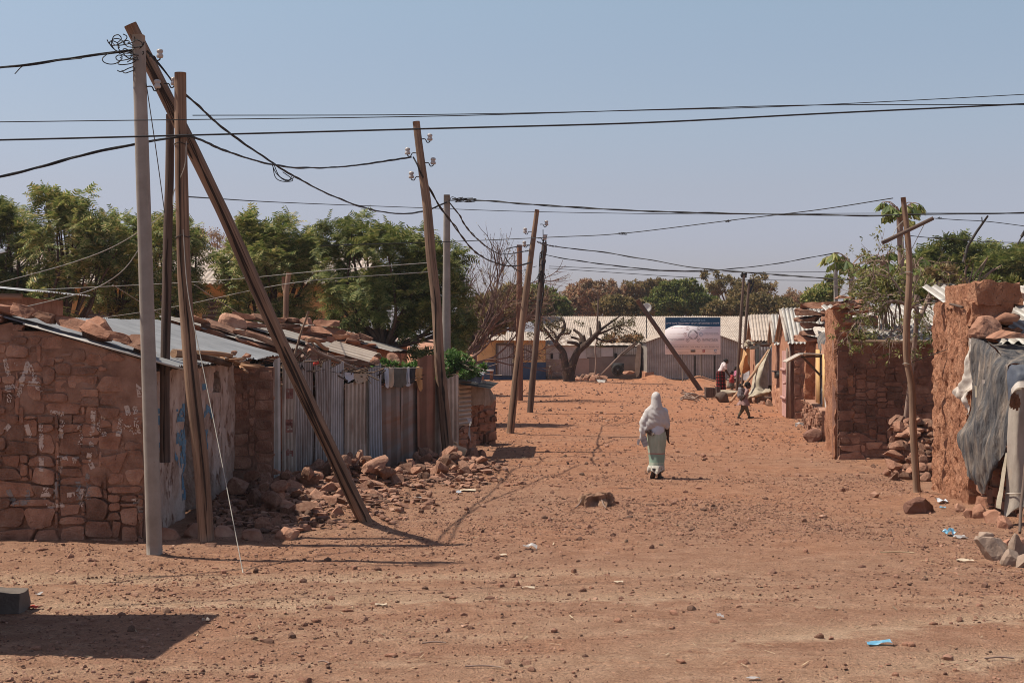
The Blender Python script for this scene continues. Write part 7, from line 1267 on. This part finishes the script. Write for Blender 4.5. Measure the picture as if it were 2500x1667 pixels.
sh = [ell((-.012, -.004, 1.44), (.092, .115, .112)), capsule((-.012, -.02, 1.4), (-.005, -.03, 1.25), .098, .12), capsule((-.02, -.03, 1.27), (-.165, -.03, 1.17), .1, .085), capsule((-.02, -.03, 1.27), (.14, -.02, 1.17), .1, .075), capsule((-.16, -.03, 1.17), (-.255, -.05, 1.0), .085, .085), capsule((-.25, -.05, 1.0), (-.285, -.08, .85), .08, .06), capsule((-.28, -.08, .86), (-.31, -.09, .70), .055, .028), capsule((.15, -.01, 1.17), (.19, -.03, .99), .075, .07), capsule((.19, -.03, .99), (.195, -.03, .93), .068, .06)]
sh += [ell((-.02, -.05, 1.1), (.2, .115, .2)), ell((-.02, -.06, 1.0), (.21, .11, .13)), ell((-.12, -.08, .97), (.13, .08, .11)), capsule((-.2, -.1, .9), (-.26, -.1, .8), .06, .04)]
blobobj('shawl', [(v_*[.93, .93, 1], f_) for v_, f_ in sh], m_sh, wm, .011, 12, lambda V: .003*fbm(V*[1, 1, .5], 12, 2)+.0035*np.sin((V[:, 0]*1.1+V[:, 2])*52+4*fbm(V, 4, 3))*(V[:, 2] < 1.25))
build('shawl_end', cloth([[g0+v([-.3, -.1, .78]), g0+v([-.2, -.1, .78])], [g0+v([-.29, -.1, .68]), g0+v([-.17, -.1, .66])], [g0+v([-.24, -.1, .56]), g0+v([-.155, -.1, .6])]], 14, 14, .015, 12, 3), stripemat('striped_cotton', (.55, .53, .52), (.05, .05, .07), 34, 0), wm)
build('shawl_tassel', cloth([[g0+v([-.345, -.09, .72]), g0+v([-.3, -.09, .7])], [g0+v([-.365, -.09, .62]), g0+v([-.325, -.09, .6])]], 8, 8, .015, 14, 4), m_sh, wm)
g = Geo(); 
for p_, d in (((-.07, -.12, .09), (-.2, .7, -1)), ((.075, .06, .012), (.25, 1, 0))): d = nrm(d); g.add(*plank(g0+v(p_)-d*.12, g0+v(p_)+d*.12, .085, .02, (0, 1, .3) if d[2] < -.3 else (0, 0, 1)))
build('sandal', g, m_darkc, wm)
# ---- child carrying a baby
g0 = GG(1818, 1021); ch = thing('person', 'child in olive trousers striding right with a baby on the back', 'person', g0); k = 1.13/1.13
bd = head((.1, 0, 1.04), (1, -.15, -.15), .95)+limb([(.085, 0, .96), (.05, 0, .88)], [.036, .045])+limb([(.04, 0, .86), (.0, 0, .68), (-.03, 0, .52)], [.085, .085, .095])
for s_ in (-1, 1): bd += limb([(.05, .1*s_, .85), (-.05, .15*s_, .68), (-.13, .08*s_, .58)], [.036, .03, .023])+hand((-.13, .08*s_, .58), (-.3, -.9*s_, -.1), (0, 0, 1), .75, .8)
bd += limb([(-.02, -.05, .5), (.06, -.055, .28), (.14, -.055, .07)], [.065, .045, .03])+foot(v([.14, -.055, .07]), v([1, -.1, 0]), .8, .04)+limb([(-.02, .05, .5), (-.06, .055, .27), (-.17, .055, .075)], [.065, .045, .03])+foot(v([-.17, .055, .075]), v([1, .1, 0]), .8, -.04)
blobobj('body', bd, m_skin, ch, .0085, 2); eyes(ch, (.1, 0, 1.045), (1, -.15, -.15), .95)
blobobj('hair', [ell((.09, 0, 1.065), (.095, .078, .085))], m_hair, ch, .01, 2, lambda V: .006*fbm(V, 30, 2))
blobobj('trousers', limb([(-.02, -.05, .5), (.06, -.055, .28), (.13, -.055, .1)], [.085, .062, .045])+limb([(-.02, .05, .5), (-.06, .055, .27), (-.16, .055, .11)], [.085, .062, .045]), mat('olive_trousers', [(.1, .08, .05), (.15, .12, .08)], 8, bstr=.2), ch, .011, 3)
m_fl = mat('pink_flowered_cotton', [(.2, .1, .09), (.34, .22, .2), (.13, .05, .05)], 16, bstr=.1); blobobj('blouse', limb([(.04, 0, .86), (.0, 0, .68), (-.03, 0, .56)], [.1, .098, .11])+limb([(.05, -.1, .85), (-.0, -.13, .76)], [.05, .045])+limb([(.05, .1, .85), (0, .13, .76)], [.05, .045]), m_fl, ch, .011, 3)
skirt('skirt', ch, [(.62, -.03, 0, .115, .115), (.52, -.03, 0, .16, .15), (.42, -.03, 0, .21, .17)], m_fl, 7, .08, 2, hem=.02)
bb = thing('person', 'baby in a dark checked wrap carried on the child\'s back', 'person', g0+[-.12, 0, .72]); blobobj('body', head((0, 0, .29), (.6, -.7, 0), .78)+limb([(0, 0, .22), (.0, 0, .06)], [.06, .075])+limb([(.02, -.06, .05), (.12, -.11, .0), (.06, -.12, -.1)], [.035, .03, .024])+limb([(.02, .06, .05), (.12, .11, .0), (.06, .12, -.1)], [.035, .03, .024])+hand((.06, -.08, .15), (1, 0, 0), (0, 0, 1), .5)+limb([(0, -.06, .2), (.06, -.08, .15)], [.026, .02])+hand((.06, .08, .15), (1, 0, 0), (0, 0, 1), .5)+limb([(0, .06, .2), (.06, .08, .15)], [.026, .02]), m_skin, bb, .008, 2)
blobobj('hair', [ell((-.012, .01, .31), (.062, .07, .068))], m_hair, bb, .01, 2); blobobj('wrap', limb([(.0, 0, .19), (.0, 0, .0)], [.095, .12])+[ell((.05, 0, .0), (.1, .13, .06))], mat('checked_wrap', [(.03, .03, .045), (.32, .3, .3), (.06, .05, .06), (.42, .38, .36)], 20, 'Object', (1, 1, 1), bstr=.1), bb, .011, 3)
# ---- woman bending forward in a red plaid skirt
g0 = GG(1762, 957); bw = thing('person', 'woman in a white top and red plaid skirt bending forward', 'person', g0)
bd = head((.22, 0, 1.42), (.8, -.1, -.6))+limb([(.17, 0, 1.35), (.12, 0, 1.27)], [.05, .055])+limb([(.1, 0, 1.24), (.03, 0, 1.05), (-.05, 0, .9)], [.115, .115, .13])
for s_ in (-1, 1): bd += limb([(.13, .15*s_, 1.22), (.2, .17*s_, .98), (.32, .12*s_, .8)], [.048, .04, .028])+hand((.32, .12*s_, .8), (.6, 0, -.8), (.3, -s_, .3), 1, .5)
bd += limb([(-.04, -.08, .88), (.0, -.08, .46), (-.02, -.08, .09)], [.085, .06, .036])+foot(v([-.02, -.08, .09]), v([1, -.2, 0]))+limb([(-.04, .08, .88), (.0, .08, .46), (-.02, .08, .09)], [.085, .06, .036])+foot(v([-.02, .08, .09]), v([1, .2, 0])); blobobj('body', bd, m_skin, bw, .011, 2); eyes(bw, (.22, 0, 1.42), (.8, -.1, -.6))
blobobj('hair', [ell((.2, 0, 1.455), (.1, .09, .085)), ell((.12, 0, 1.46), (.05, .05, .05))], m_hair, bw, .012, 2); blobobj('blouse', limb([(.1, 0, 1.25), (.03, 0, 1.06), (-.05, 0, .92)], [.135, .14, .155])+limb([(.12, -.15, 1.22), (.17, -.17, 1.08)], [.068, .06])+limb([(.12, .15, 1.22), (.17, .17, 1.08)], [.068, .06]), mat('white_print_cotton', [(.58, .5, .52), (.68, .62, .62), (.3, .2, .25)], 14, bstr=.1), bw, .013, 3)
m_pl, t = nt('red_plaid'); c = coords(t, 'UV', (1, 1, 1)); s_ = N(t, 'ShaderNodeSeparateXYZ'); t.links.new(c, s_.inputs[0]); fs_ = []
for ax_, sc_ in ((0, 8.), (1, 46.)):
    w_ = N(t, 'ShaderNodeMath', operation='MULTIPLY'); w_.inputs[1].default_value = sc_; t.links.new(s_.outputs[ax_], w_.inputs[0]); q_ = N(t, 'ShaderNodeMath', operation='SINE'); t.links.new(w_.outputs[0], q_.inputs[0]); fs_.append(ramp(t, q_.outputs[0], [(.4, (.15, .15, .15)), (.7, (1, 1, 1))]))
out(t, mix(t, 1.0, mix(t, 1.0, (.42, .03, .035), fs_[0], 'MULTIPLY'), fs_[1], 'MULTIPLY'), .9); skirt('skirt', bw, [(.98, -.05, 0, .16, .155), (.85, -.06, 0, .2, .19), (.5, -.04, 0, .21, .2), (.1, -.03, 0, .22, .21)], m_pl, 9, .04, 4, hem=.02)
# ---- two seated figures in front of her
g0 = GG(1787, 951); s1 = thing('person', 'small child in a red sleeved top standing before the bending woman', 'person', g0); bd = head((-.02, 0, .82), (-.9, -.3, .1), .9)+limb([(0, 0, .74), (0, 0, .68)], [.035, .04])+limb([(0, 0, .66), (.0, 0, .4)], [.085, .095])
for k_ in (-1, 1): bd += limb([(0, .1*k_, .64), (-.06, .14*k_, .5), (-.16, .08*k_, .46)], [.034, .028, .022])+hand((-.16, .08*k_, .46), (-1, 0, 0), (0, 0, 1), .7)+limb([(0, .05*k_, .4), (0, .055*k_, .22), (0, .055*k_, .06)], [.06, .042, .028])+foot(v([0, .055*k_, .06]), v([-1, 0, 0]), .7)
blobobj('body', bd, m_skin, s1, .009, 2); blobobj('hair', [ell((-.005, 0, .85), (.085, .075, .075))], m_hair, s1, .01, 2); blobobj('top', limb([(0, 0, .66), (.0, 0, .36)], [.1, .12])+limb([(0, -.1, .64), (-.06, -.14, .5), (-.12, -.1, .47)], [.046, .04, .034])+limb([(0, .1, .64), (-.06, .14, .5), (-.12, .1, .47)], [.046, .04, .034]), mat('red_cotton', [(.3, .04, .04), (.4, .06, .06)], 8, bstr=.1), s1, .011, 3); blobobj('skirt', limb([(0, 0, .4), (.0, 0, .2)], [.11, .13]), m_greyc, s1, .012, 3)
g0 = GG(1803, 948); s2 = thing('person', 'person in a pink top sitting low behind the thin dark pole', 'person', g0+[0, .6, .0]); bd = head((-.05, 0, .98), (-1, -.2, -.1))+limb([(-.02, 0, .9), (0, 0, .84)], [.048, .055])+limb([(0, 0, .8), (.03, 0, .6), (.05, 0, .42)], [.11, .11, .13])
for k_ in (-1, 1): bd += limb([(0, .16*k_, .78), (-.1, .18*k_, .6), (-.3, .12*k_, .55)], [.046, .038, .027])+hand((-.3, .12*k_, .55), (-1, -.2*k_, -.2), (0, 0, 1), 1)+limb([(.04, .09*k_, .4), (-.34, .12*k_, .46), (-.36, .12*k_, .1)], [.085, .06, .036])+foot(v([-.36, .12*k_, .1]), v([-1, 0, 0]))
blobobj('body', bd, m_skin, s2, .011, 2); blobobj('hair', [ell((-.03, 0, 1.02), (.1, .09, .085))], m_hair, s2, .012, 2); blobobj('top', limb([(0, 0, .8), (.03, 0, .6), (.05, 0, .45)], [.13, .135, .15])+limb([(0, -.16, .78), (-.08, -.18, .63)], [.064, .056])+limb([(0, .16, .78), (-.08, .18, .63)], [.064, .056]), mat('pink_cotton', [(.4, .12, .2), (.52, .2, .28)], 8, bstr=.1), s2, .013, 3); blobobj('skirt', limb([(.05, 0, .42), (-.3, 0, .4)], [.18, .16])+limb([(-.32, 0, .42), (-.36, 0, .14)], [.15, .15]), m_sack, s2, .014, 3)
V, F = rockshape(88, 3, 9, (.3, .28, .27), .05); single('stone', Geo().add(V+g0+[.06, .6, -.02], F), m_stone, 'stone seat under the person in the pink top', 'stone')
# ---- goat
g0 = GG(1343, 927); gt = thing('goat', 'small dark goat standing by the corner of the yellow house', 'goat', g0); bd = [ell((0, .25, .52), (.13, .34, .16)), ell((0, .02, .5), (.12, .16, .17)), ell((0, .48, .53), (.12, .14, .15))]+limb([(0, -.06, .56), (0, -.2, .72), (0, -.24, .78)], [.09, .065, .06])+limb([(0, -.22, .79), (0, -.33, .72), (0, -.4, .68)], [.065, .05, .032])
for k_ in (-1, 1): bd += limb([(.075*k_, .0, .45), (.08*k_, -.02, .24), (.08*k_, -.0, .03)], [.055, .028, .024])+limb([(.085*k_, .48, .48), (.09*k_, .42, .3), (.09*k_, .56, .2), (.09*k_, .53, .03)], [.08, .042, .026, .024])+limb([(.05*k_, -.2, .83), (.15*k_, -.19, .79)], [.018, .028])+limb([(.03*k_, -.19, .83), (.045*k_, -.13, .95)], [.014, .006])
bd += limb([(0, .6, .6), (0, .68, .64)], [.025, .015]); blobobj('body', bd, mat('goat_hair', [(.05, .035, .028), (.12, .085, .065), (.25, .19, .15)], 5, bs=60, bstr=.4), gt, .012, 2)
# ================================================================ loose things on the ground
sp = thing('tree_stump', 'weathered hollow stump half buried in the lane', 'stump', GG(1452, 1236)); V, F = ICO[4]; V = V.copy(); a_ = np.arctan2(V[:, 1], V[:, 0]); low = np.clip(1-V[:, 2], 0, 1); rid = .13*np.sin(a_*6+1.2)+.08*np.sin(a_*11+.4)+.1*fbm(V, 2.4, 3)
V = V*(1+rid*(.35+low))[:, None]; V[:, 2] = np.where(V[:, 2] > .62, .62+(V[:, 2]-.62)*.25+.1*vn(V, 4, 6), V[:, 2]); V[:, 2] += .28*np.clip(V[:, 0], 0, 1); V = V+.03*np.stack([vn(V+9*k, 7, k) for k in range(3)], 1)
for cx_, cz_, rr_, dp in ((.0, .3, .34, .75), (.62, .42, .3, .55)): d_ = np.exp(-(((V[:, 0]-cx_)/rr_)**2+((V[:, 2]-cz_)/.36)**2)*1.4)*(V[:, 1] < 0); V[:, 1] += d_*dp
V = V*[.25, .2, .21]; build('wood', Geo().add(V+np.array(sp.location)+[0, .05, .005], F, None, 0, False), mat('stump_wood', [(.14, .075, .045), (.26, .15, .095), (.36, .225, .15)], 5, 'Object', (1, 1, .4), bs=30, bstr=.9, bdist=.03), sp); g = Geo()
for k_ in (0, 3): q_ = np.array(sp.location)+[-.2+.1*k_, -.12-.03*(k_ % 2), .0]; addtube(g, spl([q_+[0, .06, .09], q_+[.02*(k_-2), -.03, .03], q_+[.05*(k_-2), -.13, -.01]], 10), [.03]*10 if False else .012, n=6, rough=.3, seed=k_)
build('roots', g, m_twig, sp)
r = np.random.default_rng(13); SS = 'loose stones scattered over the lane'
SP = []
for k in range(6):
    g = Geo(); V, F = rockshape(600+k, 2, 10, [(1, .8, .6), (1, .6, .4), (1, .9, .7)][k % 3], .1); me = g.add(V, F, None, 0, False).mesh('lane_stone', (0, 0, 0)); me.materials.append(m_rock if k % 3 else m_stone); SP.append(me)
n = 0
fix = [(1168, 975), (1455, 1008), (1950, 1158), (2105, 1150), (1038, 1243), (1625, 1288), (1865, 1350), (1253, 1402), (1400, 1396), (1320, 1385), (1087, 1450), (1075, 1442), (1105, 1453), (530, 1532), (640, 1512), (620, 1551), (660, 1602), (585, 1497), (2140, 1400), (2390, 1475), (2000, 1556), (2128, 1558), (1790, 1564), (1817, 1617), (2222, 1576), (1660, 1618), (1240, 1620), (1300, 1640), (955, 1600), (1690, 1490), (1200, 1660), (1540, 1445), (1730, 1320), (2185, 1645), (320, 1635), (343, 1655), (67, 1605), (493, 1628), (614, 1641), (738, 1655), (745, 1570), (842, 1590), (850, 1485), (265, 1450), (420, 1445), (384, 1436), (105, 1345), (40, 1384), (1150, 1535), (2280, 1520)]
while n < 150:
    x, y = fix[n] if n < len(fix) else (r.uniform(-20, 2450), 960+700*r.random()**1.0)
    p_ = GG(x, y)
    if blocked(np.array([p_[0]]), np.array([p_[1]]))[0] or inpoly(p_[0], p_[1]) or (x < 900 and y < 1340): 
        if n < len(fix): fix[n] = (r.uniform(500, 2000), 1500)
        continue
    s = (.022+.03*r.random())*(1 if y > 1250 else 1.6); o = bpy.data.objects.new('lane_stone', SP[int(r.integers(6))]); C.objects.link(o); o.location = p_-[0, 0, s*.15]; o.scale = (s*r.uniform(.9, 1.5), s, s*r.uniform(.8, 1.2)); o.rotation_euler = (0, 0, r.uniform(0, 6.28)); tag(o, 'small brown stone lying loose on the bare ground', 'stone', SS); n += 1
def scrap(name, label, x, y, sx, sy, h, m, seed, cat_='litter', rot=0):
    p_ = GG(x, y); a = math.radians(rot); ca, sa = math.cos(a), math.sin(a); sx *= .85; sy *= .85; u = lambda i, j, z: p_+[ca*i*sx-sa*j*sy, sa*i*sx+ca*j*sy, .012+z]; r_ = np.random.default_rng(seed); single(name, cloth([[u(i, j, h*r_.uniform(.0, 1)) for i in (-1, -.3, .3, 1)] for j in (-1, -.3, .3, 1)], 14, 14, h*.35, 18, seed), m, label, cat_, loc=p_)
scrap('plastic_bag', 'bright blue plastic bag crumpled on the ground at the right', 2318, 1308, .075, .1, .09, m_plb, 1); scrap('plastic_bag', 'dirty white plastic beside the bright blue bag', 2345, 1315, .085, .1, .04, m_plw, 2); scrap('plastic_bottle', 'flattened clear blue plastic bottle in the right foreground', 2147, 1574, .125, .05, .028, m_plb, 3, rot=6); scrap('plastic_bottle', 'crushed clear plastic bottle in the middle of the lane', 1294, 1343, .1, .06, .05, m_plw, 4, rot=-5)
scrap('carton', 'flattened tan carton lying on the ground past the rubble', 1142, 1196, .16, .1, .02, m_plp, 5); scrap('tin_can', 'small grey scrap before the flattened tan carton', 1120, 1203, .05, .05, .06, m_bluec, 6); scrap('paper_scrap', 'white scrap nearest the rubble heap', 1020, 1213, .07, .06, .02, m_plw, 7); scrap('cup', 'crushed white cup at the tip of the left foreground shade', 502, 1513, .035, .03, .045, m_sheet, 8); scrap('paper_scrap', 'yellow paper scrap near the shadow tip of the concrete pole', 1228, 1358, .05, .05, .015, m_plp, 9); scrap('paper_scrap', 'pale paper lying flat in the right middle ground', 1510, 1421, .055, .03, .015, m_plp, 10)
scrap('rag', 'blue and white rag behind the dark boulder by the crooked pole', 2300, 1237, .09, .12, .06, m_bluec, 11); scrap('rag', 'small blue scrap below the blue and white rag', 2302, 1248, .05, .05, .03, m_plb, 12); scrap('plastic_bag', 'white plastic bag in the lane before the slab-topped house', 1955, 1040, .17, .15, .14, m_plw, 13); scrap('paper_scrap', 'pale pink scrap at the bottom edge right of centre', 1840, 1656, .06, .025, .02, m_plw, 14, rot=10); scrap('plastic_bag', 'red plastic scrap at the edge of the left foreground shade', 82, 1478, .05, .06, .02, m_red, 15); scrap('paper_scrap', 'white scrap left of the left foreground shade', 96, 1447, .035, .05, .02, m_plw, 16)
scrap('paper_scrap', 'flat tan piece of card at the lower right below the blue bag', 2355, 1335+35, .11, .06, .02, m_plp, 17); scrap('paper_scrap', 'small white square scrap in the right foreground', 1758, 1512, .035, .04, .03, m_plw, 18); scrap('paper_scrap', 'long pale chip in the middle foreground', 1290, 1432, .075, .03, .02, m_plp, 19); scrap('paper_scrap', 'pale husk in the left foreground near two dark stones', 930, 1473, .065, .03, .02, m_plp, 20)
for k, (x, y, L, rot, lb) in enumerate(((1060, 1572, .1, 4, 'pale splinter in the left middle foreground'), (1180, 1633, .14, -6, 'largest pale splinter at the bottom edge'), (2440, 1608, .12, 3, 'thin pale stick in the lower right corner'), (1530, 1192, .14, -3, 'short brown stick right of the stump'), (2190, 1352, .2, -4, 'yellow straw wisp on the ground in front of the red mud wall'), (790, 1614, .05, -25, 'white stick beside a dark tangle in the left foreground'))):
    p_ = GG(x, y); a = math.radians(rot); d = np.array([math.cos(a), math.sin(a), 0])*L; g = Geo(); addtube(g, spl([p_-d+[0, 0, .012], p_+[0, .01, .02], p_+d+[0, 0, .012]], 8), .007, n=5); single('stick', g, m_twig if k != 4 else m_straw, lb, 'stick')

# ================================================================ thin dry season haze
hm_ = bpy.data.materials.new('air_haze'); hm_.use_nodes = True; t = hm_.node_tree; t.nodes.clear(); pv = N(t, 'ShaderNodeVolumePrincipled'); pv.inputs['Color'].default_value = (.86, .86, .9, 1); pv.inputs['Density'].default_value = .0003; pv.inputs['Anisotropy'].default_value = .2; oo = N(t, 'ShaderNodeOutputMaterial'); t.links.new(pv.outputs[0], oo.inputs['Volume'])
tag(build('haze', box((-3100, -70, -1.5), (3100, 4600, 9.6)), hm_, loc=(0, 0, 0)), kind='stuff')
